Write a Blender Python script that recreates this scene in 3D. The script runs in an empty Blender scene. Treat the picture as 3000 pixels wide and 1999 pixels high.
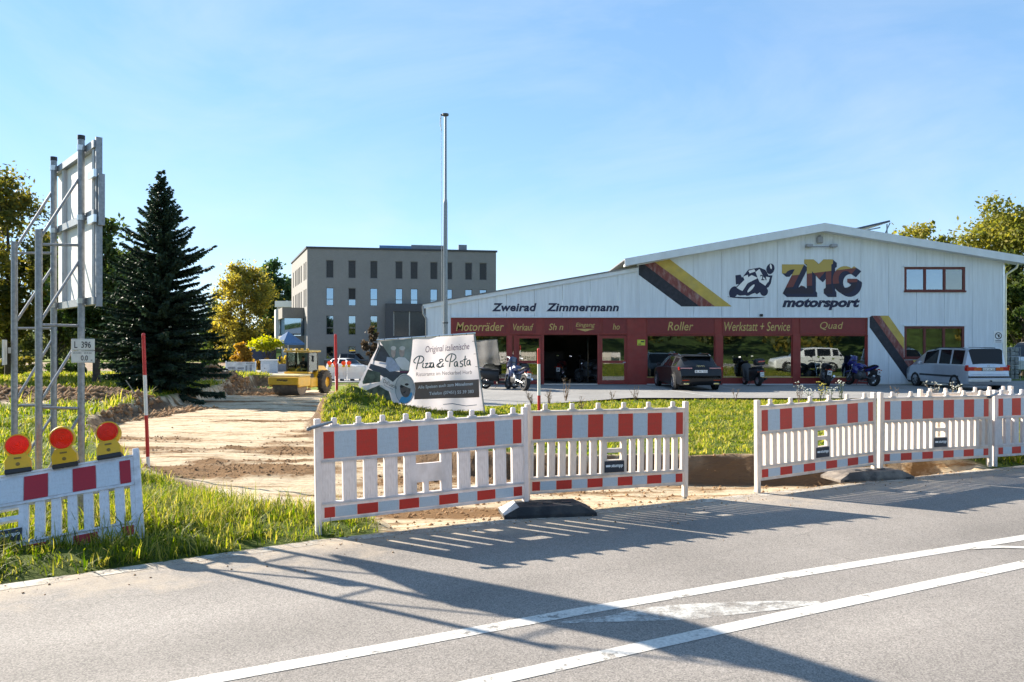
import bpy, bmesh, math, random
import numpy as np
from mathutils import Vector, Matrix, noise as mnoise

R = math.radians
scn = bpy.context.scene
col = scn.collection

# ------------------------------------------------------------------ camera, sky, sun, exposure
F, CX, CY, EYE = 1767.0, 1176.5, 790.0, 1.75        # focal length and centre of the 2353 px wide photograph, eye height
cam_d = bpy.data.cameras.new('camera')
cam = bpy.data.objects.new('camera', cam_d)
col.objects.link(cam)
cam.location = (0, 0, EYE)
cam.rotation_euler = (R(90), 0, 0)
cam_d.sensor_width = 36
cam_d.lens = 36 * F / 2353
cam_d.shift_y = 6 / 2353
cam_d.clip_end = 3000
scn.camera = cam

SUN_EL = 27.5
SUN_AZ = 59.5                                        # degrees from +Y towards -X
world = bpy.data.worlds.new('World')
scn.world = world
world.use_nodes = True
wn = world.node_tree
wn.nodes.clear()
wo = wn.nodes.new('ShaderNodeOutputWorld')
bg = wn.nodes.new('ShaderNodeBackground')
sky = wn.nodes.new('ShaderNodeTexSky')
sky.sky_type = 'NISHITA'
sky.sun_disc = False
sky.sun_elevation = R(SUN_EL)
sky.sun_rotation = R(-SUN_AZ)
sky.altitude = 400
sky.air_density = 0.7
sky.dust_density = 0.0
sky.ozone_density = 3.0
bg.inputs['Strength'].default_value = 0.15
soft = wn.nodes.new('ShaderNodeGamma')                # gamma compresses the brightness range of the whole sky dome
soft.inputs['Gamma'].default_value = 0.47
vivid = wn.nodes.new('ShaderNodeHueSaturation')
vivid.inputs['Saturation'].default_value = 1.5
wn.links.new(sky.outputs[0], soft.inputs[0])
wn.links.new(soft.outputs[0], vivid.inputs['Color'])
# faint high cirrus veil, the same all over the sky
wtc = wn.nodes.new('ShaderNodeTexCoord')
wmp = wn.nodes.new('ShaderNodeMapping')
wmp.inputs['Scale'].default_value = (1.0, 1.0, 2.6)
wmp.inputs['Rotation'].default_value = (0.5, 0.35, 0.6)
wnz = wn.nodes.new('ShaderNodeTexNoise')
wnz.inputs['Scale'].default_value = 2.3
wnz.inputs['Detail'].default_value = 9.0
wnz.inputs['Roughness'].default_value = 0.58
wnz.inputs['Distortion'].default_value = 0.7
wmr = wn.nodes.new('ShaderNodeMapRange')
wmr.inputs[1].default_value, wmr.inputs[2].default_value, wmr.inputs[3].default_value, wmr.inputs[4].default_value = 0.42, 0.78, 0.0, 0.38
wmx = wn.nodes.new('ShaderNodeMixRGB')
wmx.inputs[2].default_value = (1.65, 1.8, 2.0, 1)
wn.links.new(wtc.outputs['Generated'], wmp.inputs[0])
wn.links.new(wmp.outputs[0], wnz.inputs['Vector'])
wn.links.new(wnz.outputs[0], wmr.inputs[0])
wn.links.new(wmr.outputs[0], wmx.inputs[0])
wn.links.new(vivid.outputs[0], wmx.inputs[1])
wn.links.new(wmx.outputs[0], bg.inputs[0])
wn.links.new(bg.outputs[0], wo.inputs[0])

sun_d = bpy.data.lights.new('sun', 'SUN')
sun = bpy.data.objects.new('sun', sun_d)
col.objects.link(sun)
sun_d.energy = 3.9
sun_d.angle = R(0.53)
sun_d.color = (1.0, 0.91, 0.77)
to_sun = Vector((-math.sin(R(SUN_AZ)) * math.cos(R(SUN_EL)), math.cos(R(SUN_AZ)) * math.cos(R(SUN_EL)), math.sin(R(SUN_EL))))
sun.rotation_euler = to_sun.to_track_quat('Z', 'Y').to_euler()
sun.location = to_sun * 60

scn.view_settings.view_transform = 'Standard'
scn.view_settings.look = 'None'
scn.view_settings.gamma = 1.0
scn.view_settings.exposure = 1.92
scn.view_settings.use_curve_mapping = False
scn.cycles.max_bounces = 8
scn.cycles.transparent_max_bounces = 16
scn.cycles.use_adaptive_sampling = True
scn.cycles.adaptive_threshold = 0.015
scn.cycles.use_denoising = True
scn.cycles.sample_clamp_indirect = 4.0
scn.cycles.blur_glossy = 0.5

def px(x, Y):
    return (x - CX) * Y / F
def pz(y, Y):
    return EYE - (y - CY) * Y / F
def at(x, y, Y):
    return Vector((px(x, Y), Y, pz(y, Y)))

# ------------------------------------------------------------------ materials
MATS = {}
def nd(nt, t, **kw):
    n = nt.nodes.new(t)
    for k, v in kw.items():
        if k in n.inputs:
            n.inputs[k].default_value = v
        else:
            setattr(n, k, v)
    return n
def rgb(c):
    return (c[0], c[1], c[2], 1.0)

def mat(name, color, rough=0.6, metal=0.0, var=0.12, scale=6.0, bump=0.0, bscale=40.0, trans=0.0, coat=0.0, dirt=None, dscale=2.5, damount=0.5, spec=0.5, stretch=(1, 1, 1)):
    """painted or plain surface with procedural colour variation, dirt and fine relief"""
    if name in MATS:
        return MATS[name]
    m = bpy.data.materials.new(name)
    m.use_nodes = True
    nt = m.node_tree
    L = nt.links
    b = nt.nodes['Principled BSDF']
    b.inputs['Roughness'].default_value = rough
    b.inputs['Metallic'].default_value = metal
    b.inputs['Coat Weight'].default_value = coat
    b.inputs['Coat Roughness'].default_value = 0.06
    b.inputs['Specular IOR Level'].default_value = spec
    tc = nd(nt, 'ShaderNodeTexCoord')
    mp = nd(nt, 'ShaderNodeMapping')
    mp.inputs['Scale'].default_value = stretch
    L.new(tc.outputs['Object'], mp.inputs[0])
    nz = nd(nt, 'ShaderNodeTexNoise', Scale=scale, Detail=5.0)
    L.new(mp.outputs[0], nz.inputs['Vector'])
    hs = nd(nt, 'ShaderNodeHueSaturation', Color=rgb(color))
    mr = nd(nt, 'ShaderNodeMapRange')
    mr.inputs[1].default_value, mr.inputs[2].default_value = 0.3, 0.7
    mr.inputs[3].default_value, mr.inputs[4].default_value = 1 - var, 1 + var
    L.new(nz.outputs[0], mr.inputs[0])
    L.new(mr.outputs[0], hs.inputs['Value'])
    out = hs.outputs[0]
    if dirt:
        n2 = nd(nt, 'ShaderNodeTexNoise', Scale=dscale, Detail=8.0, Roughness=0.65)
        L.new(mp.outputs[0], n2.inputs['Vector'])
        m2 = nd(nt, 'ShaderNodeMapRange')
        m2.inputs[1].default_value, m2.inputs[2].default_value = 0.45, 0.75
        m2.inputs[3].default_value, m2.inputs[4].default_value = 0.0, damount
        L.new(n2.outputs[0], m2.inputs[0])
        mx = nd(nt, 'ShaderNodeMixRGB', Color2=rgb(dirt))
        L.new(m2.outputs[0], mx.inputs[0])
        L.new(out, mx.inputs[1])
        out = mx.outputs[0]
    L.new(out, b.inputs['Base Color'])
    if bump:
        nb = nd(nt, 'ShaderNodeTexNoise', Scale=bscale, Detail=6.0)
        L.new(mp.outputs[0], nb.inputs['Vector'])
        bp = nd(nt, 'ShaderNodeBump', Strength=bump, Distance=0.02)
        L.new(nb.outputs[0], bp.inputs['Height'])
        L.new(bp.outputs[0], b.inputs['Normal'])
    if trans:
        tr = nd(nt, 'ShaderNodeBsdfTranslucent')
        L.new(out, tr.inputs[0])
        ms = nd(nt, 'ShaderNodeMixShader', Fac=trans)
        L.new(b.outputs[0], ms.inputs[1])
        L.new(tr.outputs[0], ms.inputs[2])
        L.new(ms.outputs[0], nt.nodes['Material Output'].inputs[0])
    MATS[name] = m
    return m

def glass(name, tint=(0.02, 0.025, 0.03), refl=0.35, alpha=0.6, rough=0.01, coat=(0.9, 0.95, 0.97)):
    """window pane: part mirror, part clear, part dark tint"""
    if name in MATS:
        return MATS[name]
    m = bpy.data.materials.new(name)
    m.use_nodes = True
    nt = m.node_tree
    L = nt.links
    b = nt.nodes['Principled BSDF']
    b.inputs['Base Color'].default_value = rgb(tint)
    b.inputs['Roughness'].default_value = 0.05
    t = nd(nt, 'ShaderNodeBsdfTransparent')
    t.inputs[0].default_value = (0.75, 0.8, 0.78, 1)
    g = nd(nt, 'ShaderNodeBsdfGlossy')
    g.inputs['Color'].default_value = rgb(coat)
    g.inputs['Roughness'].default_value = rough
    m1 = nd(nt, 'ShaderNodeMixShader', Fac=alpha)
    L.new(b.outputs[0], m1.inputs[1])
    L.new(t.outputs[0], m1.inputs[2])
    lw = nd(nt, 'ShaderNodeLayerWeight', Blend=0.35)
    ad = nd(nt, 'ShaderNodeMath', operation='ADD')
    ad.use_clamp = True
    ad.inputs[1].default_value = refl
    L.new(lw.outputs['Fresnel'], ad.inputs[0])
    m2 = nd(nt, 'ShaderNodeMixShader')
    L.new(ad.outputs[0], m2.inputs[0])
    L.new(m1.outputs[0], m2.inputs[1])
    L.new(g.outputs[0], m2.inputs[2])
    L.new(m2.outputs[0], nt.nodes['Material Output'].inputs[0])
    MATS[name] = m
    return m

def leafmat(name, c1, c2, c3, trans=0.45):
    """foliage: colour picked per leaf from a 'tint' attribute, light passing through"""
    if name in MATS:
        return MATS[name]
    m = bpy.data.materials.new(name)
    m.use_nodes = True
    nt = m.node_tree
    L = nt.links
    b = nt.nodes['Principled BSDF']
    b.inputs['Roughness'].default_value = 0.6
    b.inputs['Specular IOR Level'].default_value = 0.25
    a = nd(nt, 'ShaderNodeAttribute', attribute_name='tint')
    cr = nd(nt, 'ShaderNodeValToRGB')
    e = cr.color_ramp.elements
    e[0].color, e[1].color = rgb(c1), rgb(c3)
    x = e.new(0.5)
    x.color = rgb(c2)
    L.new(a.outputs['Fac'], cr.inputs[0])
    L.new(cr.outputs[0], b.inputs['Base Color'])
    tr = nd(nt, 'ShaderNodeBsdfTranslucent')
    hs = nd(nt, 'ShaderNodeHueSaturation', Value=1.5, Saturation=1.1)
    L.new(cr.outputs[0], hs.inputs['Color'])
    L.new(hs.outputs[0], tr.inputs[0])
    ms = nd(nt, 'ShaderNodeMixShader', Fac=trans)
    L.new(b.outputs[0], ms.inputs[1])
    L.new(tr.outputs[0], ms.inputs[2])
    L.new(ms.outputs[0], nt.nodes['Material Output'].inputs[0])
    MATS[name] = m
    return m

WHITE_PL = mat('white_plastic', (0.80, 0.745, 0.725), 0.5, var=0.06, dirt=(0.42, 0.36, 0.31), dscale=7, damount=0.5, trans=0.26, bump=0.05, stretch=(1, 1, 0.5))
CREAM_PL = mat('cream_plastic', (0.79, 0.71, 0.63), 0.5, var=0.06, dirt=(0.40, 0.33, 0.26), dscale=9, damount=0.55, trans=0.26, bump=0.05, stretch=(1, 1, 0.5))
BLUEW_PL = mat('bluish_white_plastic', (0.72, 0.74, 0.78), 0.5, var=0.06, dirt=(0.25, 0.25, 0.25), dscale=11, damount=0.55, trans=0.15, bump=0.05)
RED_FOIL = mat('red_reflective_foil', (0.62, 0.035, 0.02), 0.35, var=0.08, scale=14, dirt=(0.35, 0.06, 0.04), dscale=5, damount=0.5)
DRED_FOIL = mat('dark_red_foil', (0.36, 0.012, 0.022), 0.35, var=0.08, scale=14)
WHITE_FOIL = mat('white_reflective_foil', (0.55, 0.60, 0.64), 0.35, var=0.05, scale=20, dirt=(0.4, 0.42, 0.43), dscale=9, damount=0.6)
RUBBER = mat('black_rubber', (0.018, 0.02, 0.024), 0.75, var=0.3, scale=8, bump=0.3, dirt=(0.16, 0.14, 0.12), dscale=5, damount=0.4)
DUSTY_RUBBER = mat('dusty_rubber', (0.10, 0.085, 0.075), 0.85, var=0.3, scale=8, bump=0.4, dirt=(0.32, 0.27, 0.22), dscale=4, damount=0.8)
TYRE = mat('tyre_rubber', (0.012, 0.012, 0.013), 0.8, var=0.2)
GALV = mat('galvanised_steel', (0.27, 0.285, 0.30), 0.45, metal=0.6, var=0.22, scale=30, dirt=(0.25, 0.26, 0.27), dscale=12, damount=0.5)
ALU = mat('aluminium', (0.72, 0.73, 0.74), 0.3, metal=0.85, var=0.06)
CHROME = mat('chrome', (0.85, 0.85, 0.86), 0.08, metal=1.0, var=0.02)
RIM = mat('alloy_rim', (0.55, 0.56, 0.58), 0.28, metal=0.85, var=0.05)
BLACK = mat('black_paint', (0.012, 0.012, 0.014), 0.35, var=0.15)
BLACKPL = mat('black_plastic', (0.022, 0.023, 0.025), 0.55, var=0.15)
DARKGREY = mat('dark_grey_metal', (0.06, 0.065, 0.07), 0.5, var=0.12)
WHITE = mat('white_paint', (0.8, 0.8, 0.79), 0.5, var=0.04)
PLATE = mat('number_plate_white', (0.78, 0.78, 0.78), 0.4, var=0.02)
INK = mat('black_print', (0.015, 0.015, 0.018), 0.5, var=0.05)
NAVY = mat('navy_lettering', (0.012, 0.015, 0.05), 0.5, var=0.1)
WPRINT = mat('white_print', (0.85, 0.85, 0.84), 0.5, var=0.02)
YELLOW = mat('machine_yellow', (0.78, 0.41, 0.015), 0.4, var=0.1, coat=0.2, dirt=(0.40, 0.27, 0.12), dscale=3, damount=0.4)
LAMPY = mat('lamp_yellow_plastic', (0.72, 0.42, 0.01), 0.4, var=0.07, dirt=(0.3, 0.2, 0.05), dscale=12, damount=0.4)
LENS = mat('red_lens', (0.85, 0.06, 0.02), 0.18, var=0.1, scale=18, trans=0.5)
OLENS = mat('orange_lens', (0.85, 0.14, 0.03), 0.2, var=0.1, trans=0.4)
TAIL = mat('tail_light_red', (0.42, 0.012, 0.012), 0.12, var=0.1, coat=0.6)
TAILO = mat('tail_light_orange', (0.55, 0.1, 0.02), 0.12, var=0.1, coat=0.6)
CARGLASS = mat('car_glass', (0.008, 0.009, 0.011), 0.09, var=0.05, spec=0.28)

# ------------------------------------------------------------------ mesh building
class MB:
    """collects shapes and links them as one mesh object"""
    def __init__(s):
        s.v, s.f, s.m = [], [], []
    def add(s, vs, fs, mi=0):
        o = len(s.v)
        s.v += [tuple(p) for p in vs]
        s.f += [tuple(i + o for i in f) for f in fs]
        s.m += [mi] * len(fs)
        return s
    def box(s, x0, x1, y0, y1, z0, z1, mi=0, M=None):
        vs = [Vector(p) for p in ((x0, y0, z0), (x1, y0, z0), (x1, y1, z0), (x0, y1, z0), (x0, y0, z1), (x1, y0, z1), (x1, y1, z1), (x0, y1, z1))]
        if M:
            vs = [M @ p for p in vs]
        return s.add(vs, [(3, 2, 1, 0), (4, 5, 6, 7), (0, 1, 5, 4), (1, 2, 6, 5), (2, 3, 7, 6), (3, 0, 4, 7)], mi)
    def cbox(s, x0, x1, y0, y1, z0, z1, c=0.01, mi=0, M=None):
        """box with its edges chamfered"""
        bm = bmesh.new()
        bmesh.ops.create_cube(bm, size=1)
        for v in bm.verts:
            v.co = Vector((x0 + (v.co.x + .5) * (x1 - x0), y0 + (v.co.y + .5) * (y1 - y0), z0 + (v.co.z + .5) * (z1 - z0)))
        bmesh.ops.bevel(bm, geom=bm.edges[:] + bm.verts[:], offset=c, segments=1, affect='EDGES', clamp_overlap=True)
        bm.verts.index_update()
        s.add([(M @ v.co if M else v.co.copy()) for v in bm.verts], [tuple(v.index for v in f.verts) for f in bm.faces], mi)
        bm.free()
        return s
    def tube(s, p, q, r, n=8, r2=None, mi=0, caps=True):
        p, q = Vector(p), Vector(q)
        d = q - p
        if d.length < 1e-6:
            return s
        d.normalize()
        a = d.orthogonal().normalized()
        b = d.cross(a)
        r2 = r if r2 is None else r2
        vs = []
        for c, rr in ((p, r), (q, r2)):
            for i in range(n):
                t = 2 * math.pi * i / n
                vs.append(c + (a * math.cos(t) + b * math.sin(t)) * rr)
        fs = [(i, (i + 1) % n, n + (i + 1) % n, n + i) for i in range(n)]
        if caps:
            fs += [tuple(range(n - 1, -1, -1)), tuple(range(n, 2 * n))]
        return s.add(vs, fs, mi)
    def path(s, pts, r, n=8, mi=0, closed=False):
        """tube swept along points; r may be a list"""
        pts = [Vector(p) for p in pts]
        k = len(pts)
        rs = r if isinstance(r, (list, tuple)) else [r] * k
        vs = []
        up = None
        for i in range(k):
            d = (pts[(i + 1) % k if closed else min(i + 1, k - 1)] - pts[(i - 1) % k if closed else max(i - 1, 0)])
            d = d.normalized() if d.length > 1e-9 else Vector((0, 0, 1))
            a = d.orthogonal().normalized() if up is None else (up - d * up.dot(d))
            a = a.normalized() if a.length > 1e-6 else d.orthogonal().normalized()
            up = a
            b = d.cross(a)
            for j in range(n):
                t = 2 * math.pi * j / n
                vs.append(pts[i] + (a * math.cos(t) + b * math.sin(t)) * rs[i])
        fs = []
        for i in range(k if closed else k - 1):
            for j in range(n):
                i2 = (i + 1) % k
                fs.append((i * n + j, i * n + (j + 1) % n, i2 * n + (j + 1) % n, i2 * n + j))
        if not closed:
            fs += [tuple(range(n - 1, -1, -1)), tuple(range((k - 1) * n, k * n))]
        return s.add(vs, fs, mi)
    def poly(s, pts, depth=0.0, axis='y', at=0.0, mi=0, M=None):
        """flat outline (a, b) extruded: axis y -> points are (x, z) at y = at, going to at + depth"""
        def mk(a, b, c):
            p = Vector((a, c, b)) if axis == 'y' else (Vector((c, a, b)) if axis == 'x' else Vector((a, b, c)))
            return M @ p if M else p
        n = len(pts)
        if depth == 0:
            return s.add([mk(a, b, at) for a, b in pts], [tuple(range(n))], mi)
        vs = [mk(a, b, at) for a, b in pts] + [mk(a, b, at + depth) for a, b in pts]
        fs = [tuple(range(n)), tuple(range(2 * n - 1, n - 1, -1))] + [(i, n + i, n + (i + 1) % n, (i + 1) % n) for i in range(n)]
        return s.add(vs, fs, mi)
    def lathe(s, prof, c=(0, 0, 0), axis=(0, 0, 1), n=20, mi=0, closed=False):
        """profile of (radius, height) turned about an axis through c"""
        d = Vector(axis).normalized()
        a = d.orthogonal().normalized()
        b = d.cross(a)
        c = Vector(c)
        vs = []
        for r, h in prof:
            for i in range(n):
                t = 2 * math.pi * i / n
                vs.append(c + d * h + (a * math.cos(t) + b * math.sin(t)) * max(r, 1e-4))
        fs = []
        k = len(prof)
        for j in range(k if closed else k - 1):
            j2 = (j + 1) % k
            for i in range(n):
                fs.append((j * n + i, j * n + (i + 1) % n, j2 * n + (i + 1) % n, j2 * n + i))
        return s.add(vs, fs, mi)
    def ball(s, c, r, n=10, k=7, mi=0, M=None):
        rx, ry, rz = r if isinstance(r, (tuple, list)) else (r, r, r)
        vs, fs = [], []
        for j in range(k + 1):
            ph = math.pi * j / k
            for i in range(n):
                t = 2 * math.pi * i / n
                p = Vector((rx * math.sin(ph) * math.cos(t), ry * math.sin(ph) * math.sin(t), rz * math.cos(ph)))
                if M:
                    p = M @ p
                vs.append(Vector(c) + p)
        for j in range(k):
            for i in range(n):
                fs.append((j * n + i, (j + 1) * n + i, (j + 1) * n + (i + 1) % n, j * n + (i + 1) % n))
        return s.add(vs, fs, mi)
    def mesh(s, name, mats, smooth=None):
        me = bpy.data.meshes.new(name)
        me.from_pydata(s.v, [], s.f)
        for m in (mats if isinstance(mats, (list, tuple)) else [mats]):
            me.materials.append(m)
        if any(s.m):
            me.polygons.foreach_set('material_index', s.m)
        bm = bmesh.new()
        bm.from_mesh(me)
        bmesh.ops.remove_doubles(bm, verts=bm.verts, dist=1e-5)
        bmesh.ops.recalc_face_normals(bm, faces=bm.faces)
        bm.to_mesh(me)
        bm.free()
        if smooth:
            me.polygons.foreach_set('use_smooth', [True] * len(me.polygons))
            me.set_sharp_from_angle(angle=R(smooth))
        me.update()
        return me
    def build(s, name, mats, parent=None, smooth=None):
        return obj(name, s.mesh(name, mats, smooth), parent)

def obj(name, me, parent=None):
    o = bpy.data.objects.new(name, me)
    col.objects.link(o)
    if parent:
        o.parent = parent
    return o

def npmesh(name, v, quads, mats, tint=None, tris=None):
    """fast mesh from arrays: v (n,3), quads (m,4) or tris (m,3)"""
    me = bpy.data.meshes.new(name)
    me.vertices.add(len(v))
    me.vertices.foreach_set('co', np.asarray(v, np.float32).ravel())
    f = quads if quads is not None else tris
    k = f.shape[1]
    me.loops.add(f.size)
    me.loops.foreach_set('vertex_index', f.astype(np.int32).ravel())
    me.polygons.add(len(f))
    me.polygons.foreach_set('loop_start', np.arange(0, f.size, k, dtype=np.int32))
    me.polygons.foreach_set('loop_total', np.full(len(f), k, np.int32))
    if tint is not None:
        at_ = me.attributes.new('tint', 'FLOAT', 'POINT')
        at_.data.foreach_set('value', np.asarray(tint, np.float32))
    for m in (mats if isinstance(mats, (list, tuple)) else [mats]):
        me.materials.append(m)
    me.update(calc_edges=True)
    return me

def empty(name, loc=(0, 0, 0), rot=(0, 0, 0)):
    o = bpy.data.objects.new(name, None)
    o.location, o.rotation_euler = loc, rot
    o.empty_display_size = 0.2
    col.objects.link(o)
    return o

def tag(o, label, cat, group=None):
    o['label'], o['category'] = label, cat
    if group:
        o['group'] = group
    return o

def struct(o, label=None):
    o['kind'] = 'structure'
    if label:
        o['label'] = label
    return o

def stuff(o, label=None, cat=None):
    o['kind'] = 'stuff'
    if label:
        o['label'] = label
    if cat:
        o['category'] = cat
    return o

def text_mesh(body, w, h, shear=0.0, bold=0.0, spacing=1.0):
    """lettering as a flat mesh: fills the box 0..w, 0..h in (x, z), lying at y = 0"""
    cu = bpy.data.curves.new('lettering', 'FONT')
    cu.body, cu.shear, cu.offset, cu.space_character = body, shear, bold, spacing
    cu.resolution_u = 3
    o = bpy.data.objects.new('lettering', cu)
    col.objects.link(o)
    dg = bpy.context.evaluated_depsgraph_get()
    me = bpy.data.meshes.new_from_object(o.evaluated_get(dg))
    bpy.data.objects.remove(o)
    n = len(me.vertices)
    a = np.empty(n * 3, np.float32)
    me.vertices.foreach_get('co', a)
    a = a.reshape(-1, 3)
    lo, hi = a.min(0), a.max(0)
    if bold and sum(p.area for p in me.polygons) < 0.04 * (hi[0] - lo[0]) * (hi[1] - lo[1]):
        return text_mesh(body, w, h, shear, 0.0, spacing)
    b = np.zeros_like(a)
    b[:, 0] = (a[:, 0] - lo[0]) / (hi[0] - lo[0]) * w
    b[:, 2] = (a[:, 1] - lo[1]) / (hi[1] - lo[1]) * h
    me.vertices.foreach_set('co', b.ravel())
    me.update()
    return me

def text(name, body, m, parent, x0, x1, z0, z1, y, shear=0.0, bold=0.0, spacing=1.0):
    me = text_mesh(body, x1 - x0, z1 - z0, shear, bold, spacing)
    me.materials.clear()
    me.materials.append(m)
    o = obj(name, me, parent)
    o.location = (x0, y, z0)
    return o
# ------------------------------------------------------------------ the ground
rng = np.random.default_rng(11)
EDGE = np.array([(-60, -30.0), (-14, -1.6), (-8, 2.6), (-3.71, 5.57), (-1.77, 6.83), (0.1, 7.72), (1.86, 8.5), (4.6, 9.78), (7.35, 11.04), (14, 14.2), (60, 36.0)])
def edge_y(X):
    return np.interp(X, EDGE[:, 0], EDGE[:, 1])
LOTZ = -0.18

def vnoise(X, Y, s, seed=0):
    """smooth value noise on arrays"""
    r = np.random.default_rng(seed)
    T = r.random((256, 256))
    x, y = np.asarray(X) * s + 1000.3, np.asarray(Y) * s + 1000.7
    xi, yi = np.floor(x).astype(int), np.floor(y).astype(int)
    fx, fy = x - xi, y - yi
    fx, fy = fx * fx * (3 - 2 * fx), fy * fy * (3 - 2 * fy)
    g = lambda a, b: T[a % 256, b % 256]
    return (g(xi, yi) * (1 - fx) * (1 - fy) + g(xi + 1, yi) * fx * (1 - fy) + g(xi, yi + 1) * (1 - fx) * fy + g(xi + 1, yi + 1) * fx * fy) - 0.5
def fbm(X, Y, s, seed=0, o=4):
    t, a = 0, 1.0
    for i in range(o):
        t = t + a * vnoise(X, Y, s * 2 ** i, seed + i)
        a *= 0.5
    return t

DIRT = np.array([(-1.15, 7.15), (0.1, 7.76), (1.86, 8.54), (4.6, 9.82), (6.4, 10.66), (6.6, 10.9), (4.5, 11.15), (3.4, 11.15), (2.0, 11.2), (0.5, 11.3), (-0.6, 11.6),
                 (-2.6, 14), (-4.5, 18), (-5.7, 22.5), (-6.2, 28), (-6.5, 36), (-5, 46), (-4, 54), (-18, 54), (-16, 45), (-14.9, 37), (-13, 28), (-10.9, 19.8),
                 (-8.5, 15.8), (-5.9, 12), (-4.0, 9.7), (-3.0, 8.75), (-2.3, 8.35), (-1.6, 7.9), (-1.25, 7.5)])
def sdf(X, Y, P):
    """signed distance to polygon P, positive inside"""
    d = np.full(np.shape(X), 1e9)
    ins = np.zeros(np.shape(X), bool)
    n = len(P)
    for i in range(n):
        (ax, ay), (bx, by) = P[i], P[(i + 1) % n]
        ex, ey = bx - ax, by - ay
        t = np.clip(((X - ax) * ex + (Y - ay) * ey) / (ex * ex + ey * ey), 0, 1)
        d = np.minimum(d, np.hypot(X - ax - t * ex, Y - ay - t * ey))
        c = ((ay > Y) != (by > Y)) & (X < (bx - ax) * (Y - ay) / (by - ay + 1e-12) + ax)
        ins ^= c
    return np.where(ins, d, -d)
def sstep(a, b, x):
    t = np.clip((x - a) / (b - a), 0, 1)
    return t * t * (3 - 2 * t)

def loose(X, Y):
    """where the graded bed is churned up into loose brown soil"""
    a = fbm(X * 0.4, Y * 1.2, 0.8, 91) * 3.0 + 0.04
    w1, w2 = 3.4 * fbm(X, Y, 0.24, 61), 2.2 * fbm(X, Y, 0.45, 67)
    a = a + 0.7 * np.exp(-((Y - 15.2 - 0.45 * X - w1) / 0.8) ** 2) * (0.4 + 1.6 * np.clip(w2 + 0.4, 0, 1)) + 0.6 * np.exp(-((Y - 11.4 + 0.35 * X - w2) / 0.45) ** 2) * np.clip(0.6 + 2 * w1, 0, 1) + 0.7 * np.exp(-((X + 3.9 + 0.3 * (Y - 17)) / 1.1) ** 2 - ((Y - 18.5) / 3.5) ** 2)
    return np.clip(a + 0.5 * fbm(X, Y, 2.2, 17), 0, 1)

def terrain(X, Y):
    """height and how much bare soil there is"""
    X, Y = np.asarray(X, float), np.asarray(Y, float)
    s = (Y - edge_y(X)) * 0.89
    n1 = fbm(X, Y, 0.35, 3)
    n2 = fbm(X, Y, 1.7, 9)
    left = sstep(0.0, 1.5, -X - 0.33 * Y + 2.0)
    gl = np.clip(-0.02 - 0.012 * (Y - 8), -0.42, 0.02) + 0.07 * n1 + 0.03 * n2
    gl = gl - 0.75 * sstep(50, 80, Y)
    gr = 0.13 - 0.0245 * np.clip(Y - 11, 0, 16) + (0.05 * n1 + 0.02 * n2) * sstep(28, 24, Y)
    lot = sstep(-8.5, -5.0, X + 0.0 * Y)
    far = sstep(26, 36, Y) * (1 - lot) + sstep(62, 75, Y)
    gr = gr * (1 - np.clip(far, 0, 1)) - 1.1 * np.clip(far, 0, 1)
    g = gl * left + gr * (1 - left)
    # raised grassy verge by the sign and the mound under the banner
    g = g + 0.05 * np.exp(-((X + 4.0) / 1.6) ** 2 - ((Y - 7.6) / 1.2) ** 2)
    g = g + 0.58 * np.exp(-((X + 4.25) / 1.25) ** 2 - ((Y - 20.3) / 1.5) ** 2) * (1 + 0.4 * n2)
    g = g + 0.03 * np.exp(-((X + 1.9) / 1.7) ** 2 - ((Y - 20.2) / 1.3) ** 2)
    soil = np.zeros_like(g)
    # spoil heaps
    ry = 25.2 + 0.09 * (X + 20)
    h1 = 0.50 * np.exp(-((Y - ry) / 1.7) ** 2) * sstep(-11.6, -14.2, X) * (1 + 0.25 * n1 + 0.25 * n2)
    h2 = 0.75 * np.exp(-((Y - 45) / 2.0) ** 2 - ((X + 18.0) / 2.6) ** 2) * (1 + 0.7 * n1 + 0.4 * n2)
    h3 = 0.62 * np.exp(-((Y - 25.5) / 1.0) ** 2 - ((X + 4.6) / 0.75) ** 2) * (1 + 0.6 * n2)
    g = g + h1 + h2 + h3
    soil = np.maximum(soil, sstep(0.06, 0.22, h1 + h2 + h3))
    d = sdf(X, Y, DIRT)
    zd = -0.12 - 0.0268 * (Y - 8) + 0.05 * fbm(X, Y, 0.6, 21) + 0.02 * fbm(X, Y, 3.0, 31, 3)
    zd = zd + loose(X, Y) * (0.05 * fbm(X, Y, 4.5, 41, 3) + 0.012)
    zd = np.minimum(zd, -0.03 - 0.11 * sstep(0.0, 0.9, s)) if True else zd
    zd = zd - 0.06 * np.exp(-((Y - 11.0) / 1.3) ** 2) * sstep(-2.5, 0.5, X) * sstep(6.5, 4.5, X)
    kw = sstep(14, 22, Y)
    k = sstep(-0.03 - 0.07 * kw, 0.09 + 0.13 * kw, d + 0.10 * n2)
    z = g * (1 - k) + np.minimum(zd, g + 0.5) * k
    soil = np.maximum(soil, sstep(-0.22, -0.02, d + 0.18 * n2))
    # meet the road
    e = sstep(-0.05, 0.6, s)
    z = np.where(s < 0.6, -0.012 + (z + 0.012) * e, z)
    z = np.where(s < -0.04, -0.012 - 0.35 * sstep(-0.04, -0.6, s), z)
    # behind the camera: far verge of the road
    s2 = -s - 9.6
    z = np.where(s2 > -0.6, -0.36 + 0.36 * sstep(-0.6, 0.2, s2), z)
    soil = np.where(s2 > -0.6, 0, soil)
    return z, soil

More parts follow.
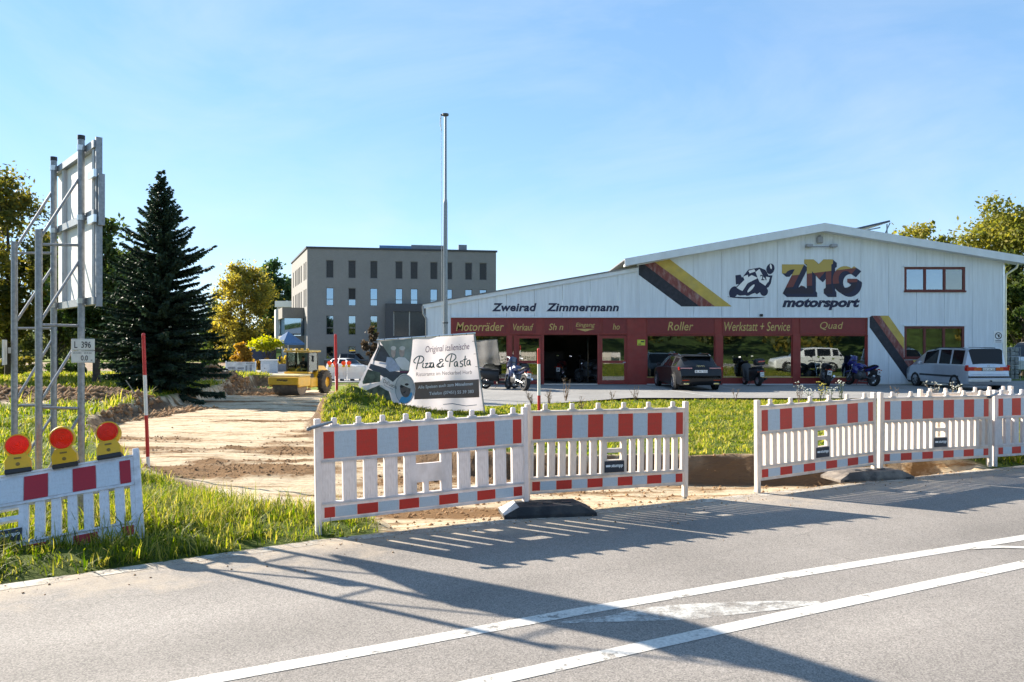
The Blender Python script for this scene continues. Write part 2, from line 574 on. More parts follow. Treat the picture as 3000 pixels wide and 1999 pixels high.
def ground_material():
    m = bpy.data.materials.new('soil_and_turf')
    m.use_nodes = True
    nt = m.node_tree
    L = nt.links
    b = nt.nodes['Principled BSDF']
    b.inputs['Roughness'].default_value = 0.95
    b.inputs['Specular IOR Level'].default_value = 0.15
    tc = nd(nt, 'ShaderNodeTexCoord')
    a = nd(nt, 'ShaderNodeAttribute', attribute_name='tint')
    # compacted pale sandy clay with darker loose patches drawn out along the roller tracks
    mp = nd(nt, 'ShaderNodeMapping')
    mp.inputs['Rotation'].default_value = (0, 0, R(12))
    mp.inputs['Scale'].default_value = (0.32, 1.6, 1)
    L.new(tc.outputs['Object'], mp.inputs[0])
    n1 = nd(nt, 'ShaderNodeTexNoise', Scale=2.2, Detail=10.0, Roughness=0.72, Distortion=0.9)
    L.new(mp.outputs[0], n1.inputs['Vector'])
    r1 = nd(nt, 'ShaderNodeValToRGB')
    e = r1.color_ramp.elements
    e[0].position, e[0].color = 0.33, rgb((0.22, 0.12, 0.055))
    e[1].position, e[1].color = 0.58, rgb((0.72, 0.60, 0.43))
    x = e.new(0.42); x.color = rgb((0.40, 0.255, 0.135))
    x = e.new(0.45); x.color = rgb((0.60, 0.465, 0.305))
    L.new(n1.outputs[0], r1.inputs[0])
    n2 = nd(nt, 'ShaderNodeTexNoise', Scale=9.0, Detail=8.0, Roughness=0.7)
    L.new(tc.outputs['Object'], n2.inputs['Vector'])
    r2 = nd(nt, 'ShaderNodeMapRange')
    r2.inputs[1].default_value, r2.inputs[2].default_value, r2.inputs[3].default_value, r2.inputs[4].default_value = 0.3, 0.7, 0.62, 1.3
    L.new(n2.outputs[0], r2.inputs[0])
    hs = nd(nt, 'ShaderNodeHueSaturation')
    L.new(r1.outputs[0], hs.inputs['Color'])
    L.new(r2.outputs[0], hs.inputs['Value'])
    la = nd(nt, 'ShaderNodeAttribute', attribute_name='loose')
    lm = nd(nt, 'ShaderNodeMath', operation='MULTIPLY_ADD'); lm.inputs[1].default_value = 1.5
    ln_ = nd(nt, 'ShaderNodeMath', operation='MULTIPLY_ADD'); ln_.inputs[1].default_value = 3.0; ln_.inputs[2].default_value = -1.75
    L.new(n2.outputs[0], ln_.inputs[0])
    L.new(la.outputs['Fac'], lm.inputs[0]); L.new(ln_.outputs[0], lm.inputs[2]); lm.use_clamp = True
    lo_ = nd(nt, 'ShaderNodeMixRGB', Color2=rgb((0.235, 0.135, 0.062)))
    L.new(lm.outputs[0], lo_.inputs[0]); L.new(hs.outputs[0], lo_.inputs[1])
    # spoil (value 2 in the attribute) is darker topsoil; on the cut bank it paints shade
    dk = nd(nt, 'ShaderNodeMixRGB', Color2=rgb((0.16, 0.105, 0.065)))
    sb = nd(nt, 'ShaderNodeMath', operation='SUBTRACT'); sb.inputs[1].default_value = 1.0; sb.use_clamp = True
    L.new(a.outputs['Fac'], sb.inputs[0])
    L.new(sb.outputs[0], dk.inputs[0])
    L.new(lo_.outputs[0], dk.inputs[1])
    # turf
    n3 = nd(nt, 'ShaderNodeTexNoise', Scale=2.2, Detail=8.0, Roughness=0.7)
    L.new(tc.outputs['Object'], n3.inputs['Vector'])
    r3 = nd(nt, 'ShaderNodeValToRGB')
    e = r3.color_ramp.elements
    e[0].position, e[0].color = 0.32, rgb((0.045, 0.075, 0.012))
    e[1].position, e[1].color = 0.68, rgb((0.16, 0.20, 0.03))
    L.new(n3.outputs[0], r3.inputs[0])
    mx = nd(nt, 'ShaderNodeMixRGB')
    cl = nd(nt, 'ShaderNodeMath', operation='MINIMUM'); cl.inputs[1].default_value = 1.0
    L.new(a.outputs['Fac'], cl.inputs[0])
    L.new(cl.outputs[0], mx.inputs[0])
    L.new(r3.outputs[0], mx.inputs[1])
    L.new(dk.outputs[0], mx.inputs[2])
    L.new(mx.outputs[0], b.inputs['Base Color'])
    n4 = nd(nt, 'ShaderNodeTexNoise', Scale=5.0, Detail=10.0, Roughness=0.75)
    L.new(mp.outputs[0], n4.inputs['Vector'])
    sm = nd(nt, 'ShaderNodeMath', operation='ADD')
    L.new(n4.outputs[0], sm.inputs[0])
    L.new(n1.outputs[0], sm.inputs[1])
    bp = nd(nt, 'ShaderNodeBump', Strength=1.0, Distance=0.11)
    L.new(sm.outputs[0], bp.inputs['Height'])
    L.new(bp.outputs[0], b.inputs['Normal'])
    return m
SOILM = ground_material()

def grid(x0, x1, y0, y1, st, xs=None, ys=None):
    if xs is None:
        xs, ys = np.arange(x0, x1 + 1e-6, st), np.arange(y0, y1 + 1e-6, st)
    X, Y = np.meshgrid(xs, ys)
    nx, ny = len(xs), len(ys)
    i = np.arange(nx * ny).reshape(ny, nx)
    q = np.stack([i[:-1, :-1], i[:-1, 1:], i[1:, 1:], i[1:, :-1]], -1).reshape(-1, 4)
    return X, Y, q
gx_ = np.concatenate([np.arange(-34, -7, 0.2), np.arange(-7, 8, 0.075), np.arange(8, 34.01, 0.25)])
gy_ = np.concatenate([np.arange(-14, 6, 0.4), np.arange(6, 13.5, 0.075), np.arange(13.5, 32, 0.15), np.arange(32, 62.01, 0.3)])
X, Y, q = grid(0, 0, 0, 0, 0, gx_, gy_)
Z, S = terrain(X, Y)
heap = np.maximum(sstep(-11.6, -12.6, X) * sstep(21, 22.5, Y) * sstep(30, 28, Y), sstep(40, 42, Y) * sstep(-14, -15.5, X))
heap = np.maximum(heap, np.exp(-((Y - 25.5) / 1.0) ** 2 - ((X + 4.6) / 0.8) ** 2))
bank = sstep(0.45, 0.15, sdf(X, Y, DIRT)) * (Y < 30) * ((Y - edge_y(X)) > 1.2)  # shade on the cut bank, put into the soil colour
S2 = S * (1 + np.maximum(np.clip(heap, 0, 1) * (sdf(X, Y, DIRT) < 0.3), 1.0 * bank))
edge_drop = np.maximum.reduce([sstep(-32, -34, X), sstep(32, 34, X), sstep(60, 62, Y), sstep(-12.5, -14, Y)])
Z = Z - 1.6 * edge_drop * (1 if True else 0)
Z = np.where(edge_drop > 0, np.maximum(Z, -1.7), Z)
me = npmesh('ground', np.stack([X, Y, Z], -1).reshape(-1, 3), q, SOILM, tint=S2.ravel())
at_ = me.attributes.new('loose', 'FLOAT', 'POINT')
at_.data.foreach_set('value', loose(X, Y).astype(np.float32).ravel())
me.polygons.foreach_set('use_smooth', [True] * len(me.polygons))
struct(obj('ground', me))

# far fields out to the horizon
def field_material():
    m = bpy.data.materials.new('far_fields')
    m.use_nodes = True
    nt = m.node_tree
    L = nt.links
    b = nt.nodes['Principled BSDF']
    b.inputs['Roughness'].default_value = 0.95
    b.inputs['Specular IOR Level'].default_value = 0.1
    tc = nd(nt, 'ShaderNodeTexCoord')
    n1 = nd(nt, 'ShaderNodeTexNoise', Scale=0.6, Detail=9.0, Roughness=0.7)
    L.new(tc.outputs['Object'], n1.inputs['Vector'])
    g = nd(nt, 'ShaderNodeValToRGB')
    e = g.color_ramp.elements
    e[0].position, e[0].color = 0.3, rgb((0.11, 0.15, 0.025))
    e[1].position, e[1].color = 0.7, rgb((0.25, 0.28, 0.05))
    L.new(n1.outputs[0], g.inputs[0])
    s = nd(nt, 'ShaderNodeValToRGB')
    e = s.color_ramp.elements
    e[0].position, e[0].color = 0.3, rgb((0.20, 0.14, 0.09))
    e[1].position, e[1].color = 0.7, rgb((0.36, 0.27, 0.19))
    L.new(n1.outputs[0], s.inputs[0])
    sx = nd(nt, 'ShaderNodeSeparateXYZ')
    L.new(tc.outputs['Object'], sx.inputs[0])
    a1 = nd(nt, 'ShaderNodeMath', operation='GREATER_THAN'); a1.inputs[1].default_value = 84
    a2 = nd(nt, 'ShaderNodeMath', operation='LESS_THAN'); a2.inputs[1].default_value = 122
    a3 = nd(nt, 'ShaderNodeMath', operation='LESS_THAN'); a3.inputs[1].default_value = -38
    L.new(sx.outputs[1], a1.inputs[0]); L.new(sx.outputs[1], a2.inputs[0]); L.new(sx.outputs[0], a3.inputs[0])
    m1 = nd(nt, 'ShaderNodeMath', operation='MULTIPLY'); m2 = nd(nt, 'ShaderNodeMath', operation='MULTIPLY')
    L.new(a1.outputs[0], m1.inputs[0]); L.new(a2.outputs[0], m1.inputs[1])
    L.new(m1.outputs[0], m2.inputs[0]); L.new(a3.outputs[0], m2.inputs[1])
    mx = nd(nt, 'ShaderNodeMixRGB')
    L.new(m2.outputs[0], mx.inputs[0]); L.new(g.outputs[0], mx.inputs[1]); L.new(s.outputs[0], mx.inputs[2])
    L.new(mx.outputs[0], b.inputs['Base Color'])
    bp = nd(nt, 'ShaderNodeBump', Strength=0.8, Distance=0.2)
    L.new(n1.outputs[0], bp.inputs['Height']); L.new(bp.outputs[0], b.inputs['Normal'])
    return m
fm = MB()
ys = [-900, -300, -60, 20, 60, 90, 130, 200, 400, 900, 2200]
xs = [-2200, -700, -250, -100, -40, 0, 40, 100, 250, 700, 2200]
for j in range(len(ys)):
    for i in range(len(xs)):
        fm.v.append((xs[i], ys[j], -1.22))
for j in range(len(ys) - 1):
    for i in range(len(xs) - 1):
        a = j * len(xs) + i
        fm.f.append((a, a + 1, a + len(xs) + 1, a + len(xs)))
        fm.m.append(0)
struct(fm.build('field', field_material()))

# wooded slope on the other side of the road, behind the photographer: the shop windows mirror it
X, Y, q = grid(-90, 110, -120, -16, 4.0)
Zs = -0.8 + 8 * sstep(-18, -60, Y) + 5.0 * fbm(X, Y, 0.08, 55) * sstep(-18, -40, Y)
me = npmesh('hill', np.stack([X, Y, Zs], -1).reshape(-1, 3), q, mat('hill_grass', (0.035, 0.055, 0.014), 0.95, var=0.7, scale=0.5, spec=0.1))
me.polygons.foreach_set('use_smooth', [True] * len(me.polygons))
struct(obj('hill', me))

# ------------------------------------------------------------------ road, markings, car park
def asphalt(name, dark, light, tracks=False, rough=0.85, spec=0.35):
    m = bpy.data.materials.new(name)
    m.use_nodes = True
    nt = m.node_tree
    L = nt.links
    b = nt.nodes['Principled BSDF']
    b.inputs['Roughness'].default_value = rough
    b.inputs['Specular IOR Level'].default_value = spec
    tc = nd(nt, 'ShaderNodeTexCoord')
    vo = nd(nt, 'ShaderNodeTexVoronoi', Scale=130.0)
    L.new(tc.outputs['Object'], vo.inputs['Vector'])
    n1 = nd(nt, 'ShaderNodeTexNoise', Scale=90.0, Detail=4.0, Roughness=0.7)
    L.new(tc.outputs['Object'], n1.inputs['Vector'])
    n2 = nd(nt, 'ShaderNodeTexNoise', Scale=0.5, Detail=6.0, Roughness=0.6)
    L.new(tc.outputs['Object'], n2.inputs['Vector'])
    bw = nd(nt, 'ShaderNodeRGBToBW')
    L.new(vo.outputs['Color'], bw.inputs[0])
    ad = nd(nt, 'ShaderNodeMath', operation='ADD')
    L.new(bw.outputs[0], ad.inputs[0]); L.new(n1.outputs[0], ad.inputs[1])
    cr = nd(nt, 'ShaderNodeValToRGB')
    e = cr.color_ramp.elements
    e[0].position, e[0].color = 0.2, rgb(dark)
    e[1].position, e[1].color = 0.75, rgb(light)
    ml = nd(nt, 'ShaderNodeMath', operation='MULTIPLY'); ml.inputs[1].default_value = 0.5
    L.new(ad.outputs[0], ml.inputs[0]); L.new(ml.outputs[0], cr.inputs[0])
    hs = nd(nt, 'ShaderNodeHueSaturation')
    mr = nd(nt, 'ShaderNodeMapRange')
    mr.inputs[1].default_value, mr.inputs[2].default_value, mr.inputs[3].default_value, mr.inputs[4].default_value = 0.3, 0.7, 0.82, 1.18
    L.new(n2.outputs[0], mr.inputs[0]); L.new(mr.outputs[0], hs.inputs['Value']); L.new(cr.outputs[0], hs.inputs['Color'])
    out = hs.outputs[0]
    if tracks:
        # wheel tracks polished darker along the road, hairline cracks, sand and mud near the site edge
        mp = nd(nt, 'ShaderNodeMapping')
        mp.inputs['Rotation'].default_value = (0, 0, R(-27))
        L.new(tc.outputs['Object'], mp.inputs[0])
        mp2 = nd(nt, 'ShaderNodeMapping')
        mp2.inputs['Scale'].default_value = (0.05, 0.55, 1)
        L.new(mp.outputs[0], mp2.inputs[0])
        nt_ = nd(nt, 'ShaderNodeTexNoise', Scale=1.6, Detail=5.0)
        L.new(mp2.outputs[0], nt_.inputs['Vector'])
        r_ = nd(nt, 'ShaderNodeMapRange')
        r_.inputs[1].default_value, r_.inputs[2].default_value, r_.inputs[3].default_value, r_.inputs[4].default_value = 0.35, 0.65, 0.84, 1.12
        L.new(nt_.outputs[0], r_.inputs[0])
        h2 = nd(nt, 'ShaderNodeHueSaturation')
        L.new(out, h2.inputs['Color']); L.new(r_.outputs[0], h2.inputs['Value'])
        dn = nd(nt, 'ShaderNodeTexNoise', Scale=0.9, Detail=4.0)
        L.new(tc.outputs['Object'], dn.inputs['Vector'])
        dv = nd(nt, 'ShaderNodeMixRGB', Fac=0.12)
        L.new(tc.outputs['Object'], dv.inputs[1]); L.new(dn.outputs['Color'], dv.inputs[2])
        cv = nd(nt, 'ShaderNodeTexVoronoi', Scale=0.8)
        cv.feature = 'DISTANCE_TO_EDGE'
        L.new(dv.outputs[0], cv.inputs['Vector'])
        c1 = nd(nt, 'ShaderNodeMapRange')
        c1.inputs[1].default_value, c1.inputs[2].default_value, c1.inputs[3].default_value, c1.inputs[4].default_value = 0.0, 0.005, 1.0, 0.0
        L.new(cv.outputs[0], c1.inputs[0])
        c2 = nd(nt, 'ShaderNodeMapRange')
        c2.inputs[1].default_value, c2.inputs[2].default_value, c2.inputs[3].default_value, c2.inputs[4].default_value = 0.54, 0.66, 0.0, 0.5
        L.new(n2.outputs[0], c2.inputs[0])
        cm = nd(nt, 'ShaderNodeMath', operation='MULTIPLY')
        L.new(c1.outputs[0], cm.inputs[0]); L.new(c2.outputs[0], cm.inputs[1])
        mk = nd(nt, 'ShaderNodeMixRGB', Color2=rgb((0.03, 0.028, 0.026)))
        L.new(cm.outputs[0], mk.inputs[0]); L.new(h2.outputs[0], mk.inputs[1])
        at_ = nd(nt, 'ShaderNodeAttribute', attribute_name='tint')
        sn_ = nd(nt, 'ShaderNodeTexNoise', Scale=2.6, Detail=8.0, Roughness=0.7)
        L.new(tc.outputs['Object'], sn_.inputs['Vector'])
        s1 = nd(nt, 'ShaderNodeMath', operation='MULTIPLY_ADD'); s1.inputs[1].default_value = 1.6; s1.inputs[2].default_value = -0.55
        L.new(sn_.outputs[0], s1.inputs[0])
        s2_ = nd(nt, 'ShaderNodeMath', operation='ADD')
        L.new(s1.outputs[0], s2_.inputs[0]); L.new(at_.outputs['Fac'], s2_.inputs[1])
        s3 = nd(nt, 'ShaderNodeMapRange')
        s3.inputs[1].default_value, s3.inputs[2].default_value, s3.inputs[3].default_value, s3.inputs[4].default_value = 0.55, 1.15, 0.0, 0.85
        L.new(s2_.outputs[0], s3.inputs[0])
        ms_ = nd(nt, 'ShaderNodeMixRGB', Color2=rgb((0.46, 0.37, 0.27)))
        L.new(s3.outputs[0], ms_.inputs[0]); L.new(mk.outputs[0], ms_.inputs[1])
        out = ms_.outputs[0]
    L.new(out, b.inputs['Base Color'])
    bp = nd(nt, 'ShaderNodeBump', Strength=0.55, Distance=0.005)
    L.new(ad.outputs[0], bp.inputs['Height']); L.new(bp.outputs[0], b.inputs['Normal'])
    return m
ROADM = asphalt('road_asphalt', (0.115, 0.103, 0.093), (0.36, 0.325, 0.29), True)
LOTM = asphalt('car_park_asphalt', (0.17, 0.165, 0.16), (0.34, 0.325, 0.305))
OLDM = asphalt('side_road_asphalt', (0.24, 0.23, 0.22), (0.36, 0.35, 0.33))

def paint(name, colour, wear_lo, wear_hi, scale=5.0):
    """road paint worn through to the asphalt and cracked"""
    m = bpy.data.materials.new(name)
    m.use_nodes = True
    nt = m.node_tree
    L = nt.links
    b = nt.nodes['Principled BSDF']
    b.inputs['Roughness'].default_value = 0.7
    tc = nd(nt, 'ShaderNodeTexCoord')
    n1 = nd(nt, 'ShaderNodeTexNoise', Scale=scale, Detail=10.0, Roughness=0.75)
    L.new(tc.outputs['Object'], n1.inputs['Vector'])
    mr = nd(nt, 'ShaderNodeMapRange')
    mr.inputs[1].default_value, mr.inputs[2].default_value = wear_lo, wear_hi
    L.new(n1.outputs[0], mr.inputs[0])
    n2 = nd(nt, 'ShaderNodeTexNoise', Scale=45.0, Detail=4.0)
    L.new(tc.outputs['Object'], n2.inputs['Vector'])
    hs = nd(nt, 'ShaderNodeHueSaturation', Color=rgb(colour))
    m2 = nd(nt, 'ShaderNodeMapRange')
    m2.inputs[1].default_value, m2.inputs[2].default_value, m2.inputs[3].default_value, m2.inputs[4].default_value = 0.3, 0.7, 0.8, 1.15
    L.new(n2.outputs[0], m2.inputs[0]); L.new(m2.outputs[0], hs.inputs['Value'])
    L.new(hs.outputs[0], b.inputs['Base Color'])
    t = nd(nt, 'ShaderNodeBsdfTransparent')
    ms = nd(nt, 'ShaderNodeMixShader')
    L.new(mr.outputs[0], ms.inputs[0]); L.new(t.outputs[0], ms.inputs[1]); L.new(b.outputs[0], ms.inputs[2])
    L.new(ms.outputs[0], nt.nodes['Material Output'].inputs[0])
    return m

rd = MB()
ex = [-60, -30, -14, -11, -8, -6, -3.71, -2.7, -1.77, -0.8, 0.1, 1.0, 1.86, 3.2, 4.6, 6, 7.35, 10, 14, 25, 40, 60]
rows = [0.0, 0.25, 0.6, 1.2, 2.5, 5.0, 7.5, 9.8]
for x in ex:
    for r in rows:
        rd.v.append((x + 0.45 * r, float(edge_y(x)) - 0.89 * r, 0.0))
for i in range(len(ex) - 1):
    for j in range(len(rows) - 1):
        a = i * len(rows) + j
        rd.f.append((a, a + len(rows), a + len(rows) + 1, a + 1)); rd.m.append(0)
rme = bpy.data.meshes.new('road')
rme.from_pydata(rd.v, [], rd.f)
rme.materials.append(ROADM)
at_ = rme.attributes.new('tint', 'FLOAT', 'POINT')
at_.data.foreach_set('value', [(0.75, 0.6, 0.35, 0.12, 0, 0, 0, 0)[i % len(rows)] for i in range(len(rd.v))])
struct(obj('road', rme))

def strip(name, pts, w, m, z=0.003, ends=None):
    """a painted band of width w along ground points"""
    mb = MB()
    n = len(pts)
    for i, (x, y) in enumerate(pts):
        a, b2 = pts[max(i - 1, 0)], pts[min(i + 1, n - 1)]
        d = Vector((b2[0] - a[0], b2[1] - a[1], 0)).normalized()
        nrm = Vector((-d.y, d.x, 0))
        ww = w[i] if isinstance(w, list) else w
        p = Vector((x, y, z))
        mb.v += [tuple(p - nrm * ww / 2), tuple(p + nrm * ww / 2)]
    for i in range(n - 1):
        mb.f.append((2 * i, 2 * i + 2, 2 * i + 3, 2 * i + 1)); mb.m.append(0)
    return struct(mb.build(name, m))
def gp(x, y, H=EYE):
    Y_ = H * F / (y - CY)
    return (px(x, Y_), Y_)
LINE = paint('road_paint', (0.58, 0.55, 0.50), 0.34, 0.44)
WORN = paint('worn_road_paint', (0.56, 0.54, 0.50), 0.38, 0.58, 5.0)
EDGEP = paint('edge_strip_paint', (0.47, 0.42, 0.35), 0.40, 0.58, 3.5)
l1 = [(-6.3, 1.55), gp(445, 1569), gp(880, 1490), gp(1315, 1409), gp(1834, 1319), gp(2353, 1236), (9.6, 9.25), (20, 14.2)]
strip('lane_marking', l1, 0.125, LINE)
l2 = [(-5.0, 1.45), gp(1110, 1569), gp(1500, 1482), gp(1860, 1403), gp(2353, 1297), (9.0, 8.7), (20, 13.9)]
strip('lane_marking', l2, 0.125, LINE)
strip('lane_marking', [gp(2230, 1261), gp(2300, 1258), gp(2420, 1262), gp(2700, 1272)], 0.07, LINE, 0.006)
strip('worn_arrow_marking', [gp(1290, 1432), gp(1400, 1424), gp(1480, 1414), gp(1560, 1408), gp(1700, 1397), gp(1790, 1391), gp(1885, 1385)], [0.03, 0.10, 0.22, 0.28, 0.22, 0.16, 0.04], WORN)
strip('edge_marking', [(x + 0.06, float(edge_y(x)) - 0.05) for x in ex[2:19]], 0.16, EDGEP)

def sheet(name, pts, z, m):
    mb = MB()
    mb.add([(x, y, z) for x, y in pts], [tuple(range(len(pts)))])
    return struct(mb.build(name, m))
LOT = [(-0.9, 22.9), (4.2, 27.4), (8.8, 27.3), (22, 27.0), (30, 27), (30, 40), (-4.6, 40), (-4.4, 31), (-3.4, 27), (-2.0, 23.6)]
sheet('car_park', LOT, LOTZ, LOTM)
LZ = LOTZ
BAY = paint('bay_marking_paint', (0.5, 0.5, 0.49), 0.36, 0.46)
def lotp(x, y):
    return gp(x, y, EYE - LZ)
for a, b_ in (((1484, 889), (1640, 912)), ((1655, 889), (1690, 894)), ((1837, 886), (1960, 897)), ((1985, 889), (2080, 897))):
    strip('bay_marking', [lotp(*a), lotp(*b_)], 0.09, BAY, LZ + 0.006)
sheet('side_road', [(-33, 56), (3, 56), (3, 75), (-40, 75)], -1.05, OLDM)
sheet('side_road', [(-33, 75), (8, 75), (8, 90), (-33, 90)], -1.06, OLDM)

# ------------------------------------------------------------------ grass, soil crumbs
GRASSM = leafmat('grass_blades', (0.05, 0.095, 0.008), (0.185, 0.225, 0.015), (0.42, 0.36, 0.085), 0.5)
def blades(name, n, zone, hmin, hmax, w, seed, label, dens=None, tmul=1.0, tadd=0.0, lean=1.0, tuft=7):
    r = np.random.default_rng(seed)
    x0, x1, y0, y1 = zone
    nt_ = max(1, n // tuft)
    T = np.stack([r.uniform(x0, x1, nt_), r.uniform(y0, y1, nt_)], -1)
    ti = r.integers(0, nt_, n)
    th = r.uniform(0.55, 1.35, nt_)[ti]                    # each tuft has its own height, colour and sway
    tcol = r.normal(0, 0.16, nt_)[ti]
    off = r.normal(size=(n, 2)) * (0.018 + 0.9 * w)
    P = T[ti] + off
    z, s = terrain(P[:, 0], P[:, 1])
    e = (P[:, 1] - edge_y(P[:, 0])) * 0.89
    patch = fbm(P[:, 0], P[:, 1], 0.9, 77) + 0.5
    keep = (s < 0.35 + 0.3 * r.random(n)) & (e > 0.03 + 0.1 * r.random(n)) & (sdf(P[:, 0], P[:, 1], np.array(LOT)) < -0.05)
    keep &= r.random(n) < np.clip(0.35 + patch, 0.2, 1)
    if dens is not None:
        keep &= r.random(n) < dens(P[:, 0], P[:, 1])
    P, z, patch, th, tcol, off = P[keep], z[keep], patch[keep], th[keep], tcol[keep], off[keep]
    k = len(P)
    h = r.uniform(hmin, hmax, k) * (0.55 + 0.75 * np.clip(patch, 0, 1.2)) * (0.6 + 0.6 * r.random(k)) * th
    az = np.arctan2(off[:, 1], off[:, 0]) + r.normal(0, 0.9, k)
    ln = h * lean * (0.15 + 1.0 * r.random(k))
    d = np.stack([np.cos(az), np.sin(az)], -1)
    sd = np.stack([-d[:, 1], d[:, 0]], -1)
    ww = w * (0.6 + 0.8 * r.random(k))
    V = np.zeros((k, 6, 3))
    for i, (t, wf) in enumerate(((0, 0.9), (0.55, 0.85), (1.0, 0.1))):
        c = P + d * (ln * t * t)[:, None]
        zz = z - 0.01 + h * (t - 0.38 * t * t * np.minimum(ln / h, 1.6))
        for j, sg in enumerate((-1, 1)):
            V[:, i * 2 + j, :2] = c + sd * (sg * ww * wf * 0.5)[:, None]
            V[:, i * 2 + j, 2] = zz
    b = (np.arange(k) * 6)[:, None]
    q = np.concatenate([b + np.array([[0, 1, 3, 2]]), b + np.array([[2, 3, 5, 4]])])
    t = np.clip(r.random(k) ** 1.2 * tmul + tadd + 0.30 * (patch - 0.5) + tcol, 0, 1)
    me = npmesh(name, V.reshape(-1, 3), q, GRASSM, tint=np.repeat(t, 6))
    return stuff(obj(name, me), label)
blades('verge_grass', 105000, (-7.6, -0.6, 3.2, 10.5), 0.07, 0.24, 0.0085, 1, 'long rough grass on the verge around the leaning barrier', tadd=0.06)
blades('verge_grass', 6000, (-7.6, -1.6, 3.2, 9.0), 0.16, 0.36, 0.013, 2, 'taller tufts in the verge grass', dens=lambda x, y: np.clip(fbm(x, y, 1.5, 5) * 3, 0, 1), lean=1.3, tuft=16)
blades('verge_grass', 9000, (-7.6, -0.6, 3.2, 10.5), 0.10, 0.30, 0.006, 21, 'dead straw coloured stalks in the verge', tadd=0.55, lean=1.4, tuft=4)
blades('verge_weeds', 6000, (-7.6, -0.6, 3.2, 10.5), 0.05, 0.13, 0.034, 22, 'low dark broad leaved weeds in the verge', tmul=0.25, lean=1.7, tuft=12)
blades('verge_grass', 22000, (-12, -3, 10, 20), 0.08, 0.22, 0.016, 3, 'grass along the left bank of the cut')
blades('meadow_grass', 170000, (-3.5, 18, 11, 28.5), 0.04, 0.12, 0.022, 4, 'bright mown grass in front of the car park', tadd=0.10)
blades('meadow_grass', 36000, (-7.5, 1.5, 17, 24), 0.04, 0.11, 0.022, 5, 'grass on the mound below the banner', tadd=0.05)
blades('meadow_grass', 36000, (-20, -6, 17, 40), 0.10, 0.32, 0.03, 6, 'grass along the top of the left bank')
blades('meadow_grass', 60000, (-34, -14, 27, 60), 0.12, 0.3, 0.06, 7, 'sunlit grass of the field at the left', tadd=0.18)
blades('verge_grass', 9000, (5.5, 14, 10.2, 14), 0.06, 0.22, 0.012, 8, 'grass behind the right barriers')

def crumbs(name, n, zone, smin, smax, seed, m, label, cond, flat=None):
    r = np.random.default_rng(seed)
    x0, x1, y0, y1 = zone
    P = np.stack([r.uniform(x0, x1, n), r.uniform(y0, y1, n)], -1)
    z, s = terrain(P[:, 0], P[:, 1])
    if flat is not None:
        z = np.full(n, flat)
    k_ = cond(P[:, 0], P[:, 1], s, r)
    P, z = P[k_], z[k_]
    base = np.array([(1, 0, 0), (-1, 0, 0), (0, 1, 0), (0, -1, 0), (0, 0, 1), (0, 0, -0.6), (.6, .6, .3), (-.6, .6, .35), (-.6, -.6, .3), (.6, -.6, .35)], float)
    tri = np.array([(4, 0, 6), (4, 6, 2), (4, 2, 7), (4, 7, 1), (4, 1, 8), (4, 8, 3), (4, 3, 9), (4, 9, 0), (5, 6, 0), (5, 2, 6), (5, 7, 2), (5, 1, 7), (5, 8, 1), (5, 3, 8), (5, 9, 3), (5, 0, 9)])
    k = len(P)
    sz = smin + (smax - smin) * r.random(k) ** 3
    V = base[None] * (1 + 0.45 * (r.random((k, 10, 1)) - .5)) * sz[:, None, None] * (0.7 + 0.6 * r.random((k, 1, 3)))
    V[:, :, 0] += P[:, :1]; V[:, :, 1] += P[:, 1:]; V[:, :, 2] += z[:, None]
    T = (np.arange(k) * 10)[:, None, None] + tri[None]
    return stuff(obj(name, npmesh(name, V.reshape(-1, 3), None, m, tris=T.reshape(-1, 3))), label)
CLOD = mat('loose_soil', (0.30, 0.185, 0.10), 0.95, var=0.4, scale=3, spec=0.1)
crumbs('soil_clods', 60000, (-9, 6.5, 7, 24), 0.004, 0.026, 3, CLOD, 'loose brown clods of soil on the graded bed',
       lambda x, y, s, r: (s > 0.9) & (r.random(len(x)) < np.clip(loose(x, y) * 1.1 - 0.15, 0.004, 1)))
crumbs('soil_clods', 9000, (-26, -11, 21, 29), 0.02, 0.13, 4, CLOD, 'clods on the spoil heaps', lambda x, y, s, r: s > 0.6)
crumbs('soil_clods', 2500, (-21, -13, 41, 50), 0.04, 0.2, 5, CLOD, 'clods on the far spoil heap', lambda x, y, s, r: s > 0.6)
crumbs('soil_clods', 900, (-6, -3.4, 23.5, 27), 0.03, 0.14, 6, CLOD, 'clods of the small heap behind the banner', lambda x, y, s, r: s > 0.6)
crumbs('soil_clods', 2200, (-2, 6.5, 6.9, 11.6), 0.004, 0.028, 7, CLOD, 'crumbs of soil along the road edge', lambda x, y, s, r: (s > 0.6))
crumbs('road_grit', 60000, (-6, 9, 2.5, 11.5), 0.002, 0.011, 8, CLOD, 'grit and soil crumbs along the road edge',
       lambda x, y, s, r: r.random(len(x)) < np.where((edge_y(x) - y > 0.0), np.exp(-np.clip(edge_y(x) - y, 0, 9) / 0.22) * np.where(x > -1.5, 1.0, 0.45), 0), flat=0.0015)
